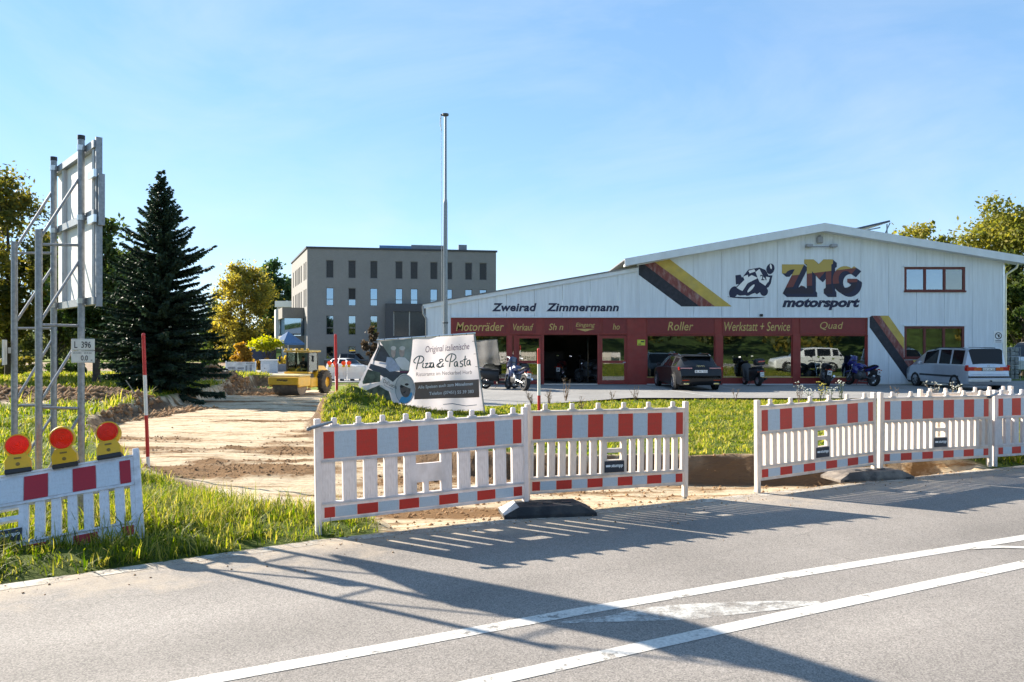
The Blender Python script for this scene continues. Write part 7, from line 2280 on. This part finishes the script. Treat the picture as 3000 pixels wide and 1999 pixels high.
# ------------------------------------------------------------------ trees
BARK = mat('bark', (0.075, 0.06, 0.048), 0.9, var=0.35, scale=5, bump=0.6, bscale=12, spec=0.15)
def leaf_cards(C, size, r, tint, up=0.35):
    """quads around centres C: two triangles each, random orientation"""
    k = len(C)
    a = r.normal(size=(k, 3)); a /= np.linalg.norm(a, axis=1)[:, None]
    b = r.normal(size=(k, 3)); b -= a * (a * b).sum(1)[:, None]; b /= np.linalg.norm(b, axis=1)[:, None]
    s = size * (0.45 + 1.0 * r.random(k) ** 1.4)
    l, w = (s * 0.62)[:, None], (s * 0.36)[:, None]
    V = np.stack([C - a * l, C + b * w, C + a * l, C - b * w], 1)
    q = (np.arange(k) * 4)[:, None] + np.array([[0, 1, 2, 3]])
    return V.reshape(-1, 3), q, np.repeat(tint, 4)
def tree(label, loc, h, cr, crown0, leafm, n, lsize, seed, clumps=60, shape=1.0, trunk_r=0.2, gaps=0.25, tmean=0.5, tspread=0.5, cat='tree', name='deciduous_tree', group=None, squash=1.0, multi=1, topheavy=0.55):
    r = np.random.default_rng(seed)
    root = tag(empty(name, loc), label, cat, group)
    hc = h - crown0
    cz = crown0 + hc * 0.5
    # clump centres through the crown volume, pushed to the outside, with an uneven outline
    d = r.normal(size=(clumps, 3)); d /= np.linalg.norm(d, axis=1)[:, None]
    rad = r.uniform(0.3, 1.0, clumps) ** 0.5
    lob = 1 + 0.28 * np.sin(3 * np.arctan2(d[:, 1], d[:, 0]) + seed) * np.cos(2.5 * d[:, 2] + seed) + 0.12 * r.normal(size=clumps)
    C = d * (rad * lob)[:, None] * np.array([cr, cr * squash, hc * 0.5])
    # narrow towards the top
    t = (C[:, 2] / (hc * 0.5) + 1) / 2
    k = np.interp(t, [0, topheavy * 0.6, topheavy, 1], [0.62, 1.0, 1.02, 0.62 * shape])
    C[:, 0] *= k; C[:, 1] *= k
    C[:, 2] += cz
    cs = r.uniform(0.5, 1.2, clumps) * cr * 0.25
    # limbs to a third of the clumps
    tb = MB()
    for m_ in range(multi):
        off = Vector((r.normal() * 0.25 * (multi > 1), r.normal() * 0.25 * (multi > 1), 0))
        pts, rs = [], []
        topz = crown0 + hc * 0.72
        for i in range(8):
            f = i / 7
            pts.append(off + Vector((r.normal() * 0.08 * h * 0.12 * f, r.normal() * 0.08 * h * 0.12 * f, -0.3 + (topz + 0.3) * f)))
            rs.append(trunk_r * (1.25 if i == 0 else 1.0) * (1 - 0.82 * f))
        tb.path(pts, rs, 9)
        for i in r.permutation(clumps)[: max(6, clumps // 3)]:
            c = Vector(C[i])
            f = float(np.clip((c.z - crown0 * 0.6) / (topz) * 0.65, 0.25, 0.9))
            j = f * 7
            p0 = pts[int(j)].lerp(pts[min(int(j) + 1, 7)], j - int(j))
            mid = p0.lerp(c, 0.5) + Vector((0, 0, -0.04 * (c - p0).length))
            tb.path([p0, mid, c], [trunk_r * 0.36 * (1 - 0.6 * f), trunk_r * 0.2 * (1 - 0.5 * f), 0.012], 5)
    tb.build('trunk', BARK, root, 60)
    idx = r.integers(0, clumps, n)
    P = C[idx] + r.normal(size=(n, 3)) * (cs[idx] * 0.62)[:, None] * np.array([1, 1, 0.8])
    tc_ = r.uniform(-0.5, 0.5, clumps)
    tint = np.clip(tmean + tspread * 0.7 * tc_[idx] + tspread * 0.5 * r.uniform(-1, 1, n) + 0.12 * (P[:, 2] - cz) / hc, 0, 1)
    V, q, tt = leaf_cards(P, lsize, r, tint)
    obj('crown', npmesh('crown', V, q, leafm, tint=tt), root)
    return root
OLIVE = leafmat('leaves_autumn_olive', (0.04, 0.055, 0.014), (0.10, 0.105, 0.022), (0.26, 0.19, 0.03), 0.5)
YGREEN = leafmat('leaves_yellow_green', (0.06, 0.075, 0.016), (0.15, 0.16, 0.03), (0.32, 0.27, 0.05), 0.5)
GREEN = leafmat('leaves_dark_green', (0.016, 0.035, 0.010), (0.04, 0.068, 0.016), (0.11, 0.13, 0.025), 0.4)
GOLDL = leafmat('leaves_golden', (0.10, 0.11, 0.03), (0.28, 0.24, 0.05), (0.52, 0.39, 0.07), 0.55)
ORANGE = leafmat('leaves_orange', (0.16, 0.095, 0.02), (0.34, 0.19, 0.035), (0.48, 0.32, 0.06), 0.5)
LIME = leafmat('leaves_lime', (0.12, 0.16, 0.015), (0.30, 0.31, 0.02), (0.50, 0.46, 0.03), 0.5)
RUST = leafmat('leaves_rust', (0.035, 0.028, 0.018), (0.07, 0.05, 0.03), (0.12, 0.08, 0.04), 0.35)
TEAL = leafmat('leaves_blue_green', (0.02, 0.05, 0.02), (0.055, 0.10, 0.035), (0.13, 0.17, 0.05), 0.4)

def tr(label, xc, ytop, ybase, Yd, half, mat_, n, ls, seed, **kw):
    """place by where the crown stands in the photograph"""
    zb, zt = pz(ybase, Yd), pz(ytop, Yd)
    return tree(label, (px(xc, Yd), Yd, zb), zt - zb, half * Yd / F, kw.pop('c0', 0.25) * (zt - zb), mat_, n, ls, seed, **kw)
tr('tall olive brown tree at the left edge, behind the lattice masts', 20, 408, 880, 50, 112, OLIVE, 22000, 0.22, 1, c0=0.2, clumps=110, trunk_r=0.22, tmean=0.5)
tr('olive tree between the two lattice masts, lower than its neighbour', 128, 560, 882, 46, 75, OLIVE, 11000, 0.22, 2, c0=0.25, clumps=50, trunk_r=0.16, tmean=0.42)
tr('dark green tree with a thick dark trunk left of the spruce', 222, 522, 886, 41, 95, GREEN, 20000, 0.2, 3, c0=0.22, clumps=80, trunk_r=0.22, tmean=0.55)
tr('dark tree filling the space behind the spruce', 300, 590, 886, 50, 85, GREEN, 12000, 0.24, 4, c0=0.15, clumps=60, tmean=0.45)
tr('tree beyond the left edge whose branches reach into view', -110, 430, 880, 44, 110, OLIVE, 12000, 0.24, 5, c0=0.2, clumps=60, tmean=0.6)
tr('golden autumn tree left of the office block', 560, 604, 850, 118, 68, GOLDL, 22000, 0.36, 6, c0=0.06, clumps=110, trunk_r=0.35, tmean=0.42, tspread=0.7)
tr('tall green tree half hidden by the office block', 640, 590, 850, 128, 55, TEAL, 18000, 0.45, 7, c0=0.05, clumps=80, trunk_r=0.35, tmean=0.5, shape=0.8)
tr('low dark green tree between the spruce and the golden tree', 500, 690, 850, 122, 36, GREEN, 8000, 0.42, 8, c0=0.05, clumps=40, trunk_r=0.25, tmean=0.6)
tr('big yellow green tree at the right edge, behind the shop', 2335, 452, 870, 62, 140, YGREEN, 24000, 0.3, 9, c0=0.18, clumps=110, trunk_r=0.3, tmean=0.6, tspread=0.5)
tr('tree top showing over the right slope of the shop roof', 2120, 520, 870, 66, 85, YGREEN, 12000, 0.3, 10, c0=0.4, clumps=60, tmean=0.7, tspread=0.55)
tr('dark tree at the right edge, filling in below the yellow green one', 2350, 590, 880, 58, 70, GREEN, 12000, 0.26, 11, c0=0.08, clumps=60, tmean=0.55)
tr('small thin rust leaved tree before the office front', 850, 752, 850, 84, 20, RUST, 2200, 0.26, 12, c0=0.3, clumps=22, trunk_r=0.06, tmean=0.5, shape=0.6)
tr('orange autumn shrub left of the clipped tree', 551, 788, 848, 84, 23, ORANGE, 3500, 0.3, 13, c0=0.02, clumps=26, trunk_r=0.06, tmean=0.55, cat='shrub', name='shrub', shape=0.6, topheavy=0.3)
tr('yellow flowering shrub behind the pale wall', 655, 822, 848, 80, 14, GOLDL, 1500, 0.25, 14, c0=0.05, clumps=14, trunk_r=0.05, tmean=0.8, cat='shrub', name='shrub')
tr('brownish shrub row behind the white hoarding', 605, 828, 850, 82, 26, ORANGE, 1800, 0.22, 15, c0=0.05, clumps=18, trunk_r=0.05, tmean=0.3, cat='shrub', name='shrub', squash=0.5)
tr('clipped flat topped lime yellow tree before the pale wing', 612, 780, 846, 86, 34, LIME, 5000, 0.24, 16, c0=0.70, clumps=46, trunk_r=0.07, tmean=0.6, multi=3, squash=0.8, topheavy=0.6)
# small bushes at the feet of the left trees
for i, (x, yb_, Yd, hf, m_) in enumerate(((40, 868, 62, 40, OLIVE), (150, 866, 66, 45, GREEN), (480, 862, 74, 24, GREEN))):
    tr(['olive bush at the foot of the tall left tree', 'dark bush seen between the lattice masts', 'dark bush at the right foot of the spruce'][i], x, yb_ - 42, yb_, Yd, hf, m_, 2500, 0.24, 40 + i, c0=0.02, clumps=20, trunk_r=0.05, cat='bush', name='bush')

# Norway spruce: whorls of drooping boughs carrying needle sprays
def spruce(label, loc, h, rmax, seed):
    r = np.random.default_rng(seed)
    root = tag(empty('spruce_tree', loc), label, 'tree')
    tb = MB()
    tb.path([(0, 0, -0.2), (0, 0, h * 0.5), (0, 0, h)], [0.19, 0.11, 0.012], 9)
    P, Q, S_ = [], [], []
    z = 0.25
    while z < h - 0.12:
        f = z / h
        R_ = rmax * float(np.interp(1 - f, [0, 0.07, 0.15, 0.31, 0.51, 0.72, 0.96, 1], [0.02, 0.13, 0.28, 0.52, 0.72, 0.90, 0.98, 0.85])) * (0.85 + 0.3 * r.random())
        nb = int(max(5, 14 * (1 - f) + 4))
        a0 = r.uniform(0, 6.28)
        for b in range(nb):
            a = a0 + 6.283 * b / nb + r.normal() * 0.22
            z_b = z + r.normal() * 0.11
            L_ = R_ * r.uniform(0.55, 1.22)
            d = np.array([math.cos(a), math.sin(a)])
            n = max(6, int(L_ / 0.055))
            rise = r.uniform(-0.1, 0.06) + 0.35 * f
            t = np.linspace(0.05, 1, n)
            bx = d[0] * L_ * t; by = d[1] * L_ * t
            bz = z_b + L_ * (rise * t - 0.42 * (1 - f) * t * t + 0.28 * t ** 3)
            tb.path([(bx[0] * 0.2, by[0] * 0.2, z), (bx[n // 2], by[n // 2], bz[n // 2]), (bx[-1], by[-1], bz[-1])], [0.028 * (1 - f) + 0.008, 0.014, 0.004], 4)
            for i in range(n):
                c = np.array([bx[i], by[i], bz[i]])
                m = 9 if t[i] > 0.2 else 5
                for s_ in range(m):
                    sd = (-1) ** s_
                    side = np.array([-d[1] * sd, d[0] * sd, 0])
                    dv = np.array([d[0], d[1], 0]) * r.uniform(0.3, 1.0) + side * r.uniform(0.2, 1.1) + np.array([0, 0, r.uniform(-0.9, 0.12)])
                    dv /= np.linalg.norm(dv)
                    ln = r.uniform(0.12, 0.36) * (0.6 + 0.7 * (1 - f)) * (1.1 - 0.5 * t[i])
                    P.append(c); Q.append(dv * ln); S_.append(ln)
        z += (0.15 + 0.09 * (1 - f)) * r.uniform(0.6, 1.4)
    tb.build('trunk', BARK, root, 60)
    P, Q, S_ = np.array(P), np.array(Q), np.array(S_)
    k = len(P)
    up = r.normal(size=(k, 3)); w = np.cross(Q, up); w /= np.linalg.norm(w, axis=1)[:, None] + 1e-9
    w *= (0.022 + 0.026 * r.random(k))[:, None]
    V = np.stack([P - w * 0.4, P + w * 0.4, P + Q * 0.6 + w, P + Q, P + Q * 0.6 - w], 1)
    q = (np.arange(k) * 5)[:, None] + np.array([[0, 1, 2, 3, 4]])
    tint = np.clip(0.25 + 0.5 * r.random(k), 0, 1)
    nm = leafmat('spruce_needles', (0.014, 0.026, 0.018), (0.03, 0.054, 0.032), (0.065, 0.095, 0.045), 0.25)
    obj('crown', npmesh('crown', V.reshape(-1, 3), q, nm, tint=np.repeat(tint, 5)), root)
    return root
spruce('tall dark pointed spruce left of the dirt bed', (px(370, 33), 33, pz(898, 33)), pz(402, 33) - pz(898, 33), 132 * 33 / F, 5)

# far wooded edge on the horizon and trees on the slope behind the photographer
def mass(name, label, pts, m, n, ls, seed, hvar):
    r = np.random.default_rng(seed)
    pts = np.array(pts, float)                              # x, y, z, radius, height
    i = r.integers(0, len(pts), n)
    c = pts[i]
    d = r.normal(size=(n, 3)); d /= np.linalg.norm(d, axis=1)[:, None]
    rr = r.uniform(0.6, 1.0, n)
    P = np.stack([c[:, 0] + d[:, 0] * c[:, 3] * rr, c[:, 1] + d[:, 1] * c[:, 3] * rr, c[:, 2] + c[:, 4] * (0.5 + 0.5 * d[:, 2] * rr)], -1)
    tint = np.clip(0.5 + 0.5 * r.uniform(-1, 1, n) + 0.25 * np.sin(i * 1.7), 0, 1)
    V, q, tt = leaf_cards(P, ls, r, tint)
    return stuff(obj(name, npmesh(name, V, q, m, tint=tt)), label)
r_ = np.random.default_rng(3)
mass('distant_wood', 'far line of trees along the horizon', [(x, 190 + 25 * r_.random(), -1.2, 5 + 3 * r_.random(), 5 + 3.5 * r_.random()) for x in np.arange(-190, 190, 5.0)], leafmat('far_leaves', (0.05, 0.065, 0.03), (0.09, 0.11, 0.04), (0.20, 0.19, 0.06), 0.4), 26000, 1.1, 7, 1)
mass('distant_hedge', 'far hedge beyond the brown field', [(x, 128 + 4 * r_.random(), -1.2, 3, 3.2 + 2.0 * r_.random()) for x in np.arange(-110, -34, 3.0)], leafmat('far_leaves', (0.05, 0.065, 0.03), (0.09, 0.11, 0.04), (0.20, 0.19, 0.06), 0.4), 12000, 0.6, 8, 1)
mass('slope_wood', 'bushes and trees on the slope across the road', [(x + 4 * r_.random(), -24 - 30 * r_.random(), 0.0 + 3 * r_.random(), 3 + 2.5 * r_.random(), 4 + 4 * r_.random()) for x in np.arange(-60, 90, 3.2)], OLIVE, 22000, 0.7, 9, 1)

# ------------------------------------------------------------------ weeds at the car park edge
STEM = leafmat('weed_stem', (0.05, 0.075, 0.02), (0.11, 0.12, 0.04), (0.22, 0.17, 0.09), 0.2)
WFLOWER = mat('white_petals', (0.75, 0.75, 0.68), 0.6, trans=0.3)
YFLOWER = mat('yellow_petals', (0.72, 0.62, 0.12), 0.6, trans=0.3)
DRY = mat('dry_stalk', (0.20, 0.14, 0.09), 0.8, var=0.3)
def weed(label, x, ybase, ytop, Yd, seed, stems, flower=None, spread=0.25, stalk=DRY):
    r = np.random.default_rng(seed)
    zg = float(terrain(px(x, Yd), Yd)[0])
    root = tag(empty('weed', (px(x, Yd), Yd, zg)), label, 'weed', 'weeds along the car park edge')
    hh = pz(ytop, Yd) - zg
    sb, fb = MB(), MB()
    for i in range(stems):
        a = r.uniform(0, 6.28)
        top = Vector((math.cos(a) * spread * r.random(), math.sin(a) * spread * r.random(), hh * r.uniform(0.6, 1.0)))
        mid = top * 0.5 + Vector((r.normal() * 0.03, r.normal() * 0.03, 0.03))
        sb.path([(0, 0, -0.02), mid, top], [0.010, 0.007, 0.004], 5)
        for j in range(5):
            t = r.uniform(0.15, 0.95)
            p = Vector((0, 0, 0)).lerp(top, t)
            aa = r.uniform(0, 6.28)
            e = p + Vector((math.cos(aa), math.sin(aa), r.uniform(0.1, 0.9))) * hh * 0.14
            sb.path([p, e], [0.005, 0.003], 4)
            w = Vector((-math.sin(aa), math.cos(aa), 0)) * 0.018
            sb.add([p, (p + e) / 2 + w, e, (p + e) / 2 - w], [(0, 1, 2, 3)])
            if flower and t > 0.55:
                fb.ball(e, (0.018, 0.018, 0.012), 6, 4)
        if flower:
            for j in range(3):
                fb.ball(top + Vector((r.normal() * 0.05, r.normal() * 0.05, r.normal() * 0.02)), (0.024, 0.024, 0.014), 7, 4)
    sb.build('stem', stalk, root)
    if flower:
        fb.build('flowers', flower, root)['kind'] = 'stuff'
WG = mat('weed_green', (0.09, 0.12, 0.04), 0.7, var=0.3, trans=0.2)
for i, (x, yt, Yd, n, fl, lab, stk) in enumerate((
        (1886, 876, 25.5, 6, YFLOWER, 'yellow flowering weed before the black motorcycle', WG), (1862, 892, 25.0, 5, WFLOWER, 'low white flowering weed left of the yellow one', WG), (1912, 886, 25.8, 5, WFLOWER, 'white flowering weed right of the yellow one', WG),
        (1932, 874, 26.0, 5, WFLOWER, 'tall white flowering weed before the blue motorcycle', WG), (1834, 872, 24.6, 4, WFLOWER, 'tall dry weed before the Quad window post', DRY), (1222, 888, 24.0, 6, None, 'dry brown weed left of the marker pole at the doorway', DRY),
        (1262, 884, 24.4, 6, None, 'dry brown weed just right of the marker pole at the doorway', DRY), (1300, 866, 26.0, 6, None, 'tall dry weed before the middle of the doorway', DRY), (1405, 895, 26.6, 5, None, 'dry weed before the right glass door', DRY),
        (1460, 886, 27.0, 6, None, 'pale dry weed before the red wall with the yellow notice', DRY), (1690, 884, 26.0, 4, None, 'dry weed before the black scooter with top box', DRY), (2060, 884, 25.0, 4, None, 'dry weed before the lower stripes', DRY),
        (2145, 874, 24.5, 5, WFLOWER, 'weed before the front wheel of the silver car', DRY), (2190, 880, 24.5, 5, WFLOWER, 'weed before the rear wheel of the silver car', DRY), (1335, 905, 21.5, 5, None, 'small brown weed in the grass right of the banner', DRY))):
    weed(lab, x, 0, yt, Yd, 100 + i, n, fl, 0.28, stk)

# ------------------------------------------------------------------ small things around the office and the right edge
hz_ = tag(empty('advertising_hoarding', (px(553, 72), 72, -1.05)), 'white printed hoarding on the grass left of the pale box', 'hoarding')
w_h = 68 * 72 / F
hb_ = MB().box(-w_h / 2, w_h / 2, 0, 0.08, 0.12, pz(832, 72) + 1.05).build('board', mat('hoarding_print', (0.60, 0.59, 0.57), 0.6, var=0.35, scale=1.6, dirt=(0.2, 0.2, 0.2), dscale=3.5, damount=0.5), hz_)
for k, (a_, b_, c_, d_) in enumerate(((-1.3, 0.2, 0.2, 0.34), (-1.2, -0.5, 0.40, 0.62), (-0.3, 0.3, 0.40, 0.58), (0.45, 0.62, 0.25, 0.75), (0.85, 1.05, 0.2, 0.8), (0.5, 1.2, 0.92, 0.98))):
    MB().box(a_, b_, -0.006, -0.002, c_, d_).build('hoarding_print', mat('hoarding_grey_print', (0.25, 0.25, 0.26), 0.6, var=0.4, scale=6), hb_)
for s_ in (-1, 1):
    MB().tube((s_ * w_h / 2, 0.04, 0), (s_ * w_h / 2, 0.04, pz(830, 72) + 1.05), 0.06, 8).build('post', WHITE, hz_)
bxx = tag(empty('utility_cabinet', (px(617, 74), 74, -1.05)), 'pale blue grey utility wall with a small cabinet door', 'cabinet')
cb = MB().cbox(-0.75, 0.75, 0, 0.5, 0, pz(829, 74) + 1.05, 0.03).build('housing', mat('cabinet_blue_grey', (0.42, 0.47, 0.52), 0.6), bxx)
MB().cbox(-0.85, 0.85, -0.08, 0.6, pz(829, 74) + 1.055, pz(827, 74) + 1.06, 0.02).build('cover_slab', WHITE, cb)
dr = MB().cbox(-0.5, 0.12, -0.03, 0.0, 0.1, 0.85, 0.01).build('cabinet_door', mat('cabinet_door', (0.5, 0.54, 0.58), 0.5), bxx)
MB().box(-0.42, -0.3, -0.05, -0.031, 0.4, 0.46).build('door_handle', BLACK, dr)
wl = tag(empty('planter_wall', (px(660, 77), 77, -1.05)), 'low grey planter wall right of the utility cabinet', 'wall')
MB().cbox(-1.7, 2.2, 0, 0.4, 0, 0.75, 0.03).build('wall_block', mat('planter_grey', (0.14, 0.15, 0.17), 0.8, var=0.15), wl)
pr = tag(empty('parasol', (px(662, 88), 88, -1.05)), 'blue garden parasol behind the roller', 'parasol')
MB().tube((0, 0, 0), (0, 0, 3.2), 0.05, 8).build('pole', ALU, pr)
cn = MB()
for i in range(8):
    a0, a1 = R(45 * i), R(45 * i + 45)
    cn.add([(0, 0, 4.2), (1.9 * math.cos(a0), 1.9 * math.sin(a0), 2.85), (1.9 * math.cos(a1), 1.9 * math.sin(a1), 2.85)], [(0, 1, 2)])
    cn.add([(1.9 * math.cos(a0), 1.9 * math.sin(a0), 2.85), (1.9 * math.cos(a1), 1.9 * math.sin(a1), 2.85), (1.88 * math.cos(a1), 1.88 * math.sin(a1), 2.65), (1.88 * math.cos(a0), 1.88 * math.sin(a0), 2.65)], [(0, 1, 2, 3)])
cn.build('canopy', mat('parasol_blue', (0.10, 0.20, 0.38), 0.7, trans=0.3), pr)
gz = tag(empty('garden_shed', (px(600, 92), 92, -1.05)), 'small dark blue shed under the clipped tree', 'shed')
MB().box(-1.2, 1.2, 0, 2, 0, 2.2).build('wall', mat('shed_dark_blue', (0.025, 0.035, 0.09), 0.7), gz)
MB().box(-1.4, 1.4, -0.2, 2.2, 2.203, 2.32).build('roof', WHITE, gz)
# wire gabion wall and a white van beyond the right corner of the shop
gb = tag(empty('wire_stone_wall', (px(2350, 41), 41.0, LZ)), 'grey wire basket stone wall at the right edge behind the silver car', 'wall')
gx0 = HX1 + 0.5 - px(2350, 41)
gs = MB()
rr = random.Random(4)
for i in range(14):
    for j in range(7):
        x, z = gx0 + i * 0.24, 0.05 + j * 0.24
        gs = MB().cbox(x + 0.006, x + 0.234 - rr.random() * 0.03, rr.random() * 0.05, 0.6, z + 0.006, z + 0.234 - rr.random() * 0.03, 0.03)
        gs.build('stone', mat('gabion_stone', (0.24, 0.26, 0.25), 0.85, var=0.3, scale=3), gb)
wr_ = MB()
for i in range(8):
    wr_.tube((gx0 + i * 0.48, -0.03, 0), (gx0 + i * 0.48, -0.03, 1.75), 0.012, 5)
for j in range(5):
    wr_.tube((gx0, -0.03, 0.05 + j * 0.42), (gx0 + 3.4, -0.03, 0.05 + j * 0.42), 0.012, 5)
wr_.build('wire_cage', GALV, gb)
vn = [(0.00, 0.4, 0.9, 0.92, 0.85, 1, 'h'), (0.2, 0.3, 1.1, 1.15, 0.96, 1, 'w'), (1.0, 0.3, 1.25, 2.0, 1.0, 0.86, 'g'), (1.9, 0.3, 1.25, 2.1, 1.0, 0.9, 'p'), (5.0, 0.3, 1.25, 2.1, 1.0, 0.9, 'p'), (5.1, 0.3, 1.2, 2.0, 0.97, 0.9, 'p'), (5.15, 0.4, 0.6, 0.62, 0.95, 1, 't')]
car('delivery_van', 'white van showing beyond the right corner of the shop', 'van', (px(2330, 46), 46, LZ), R(10), 5.15, 1.95, vn, WHITECAR, RIM, (1.0, 4.1), wr=0.34)
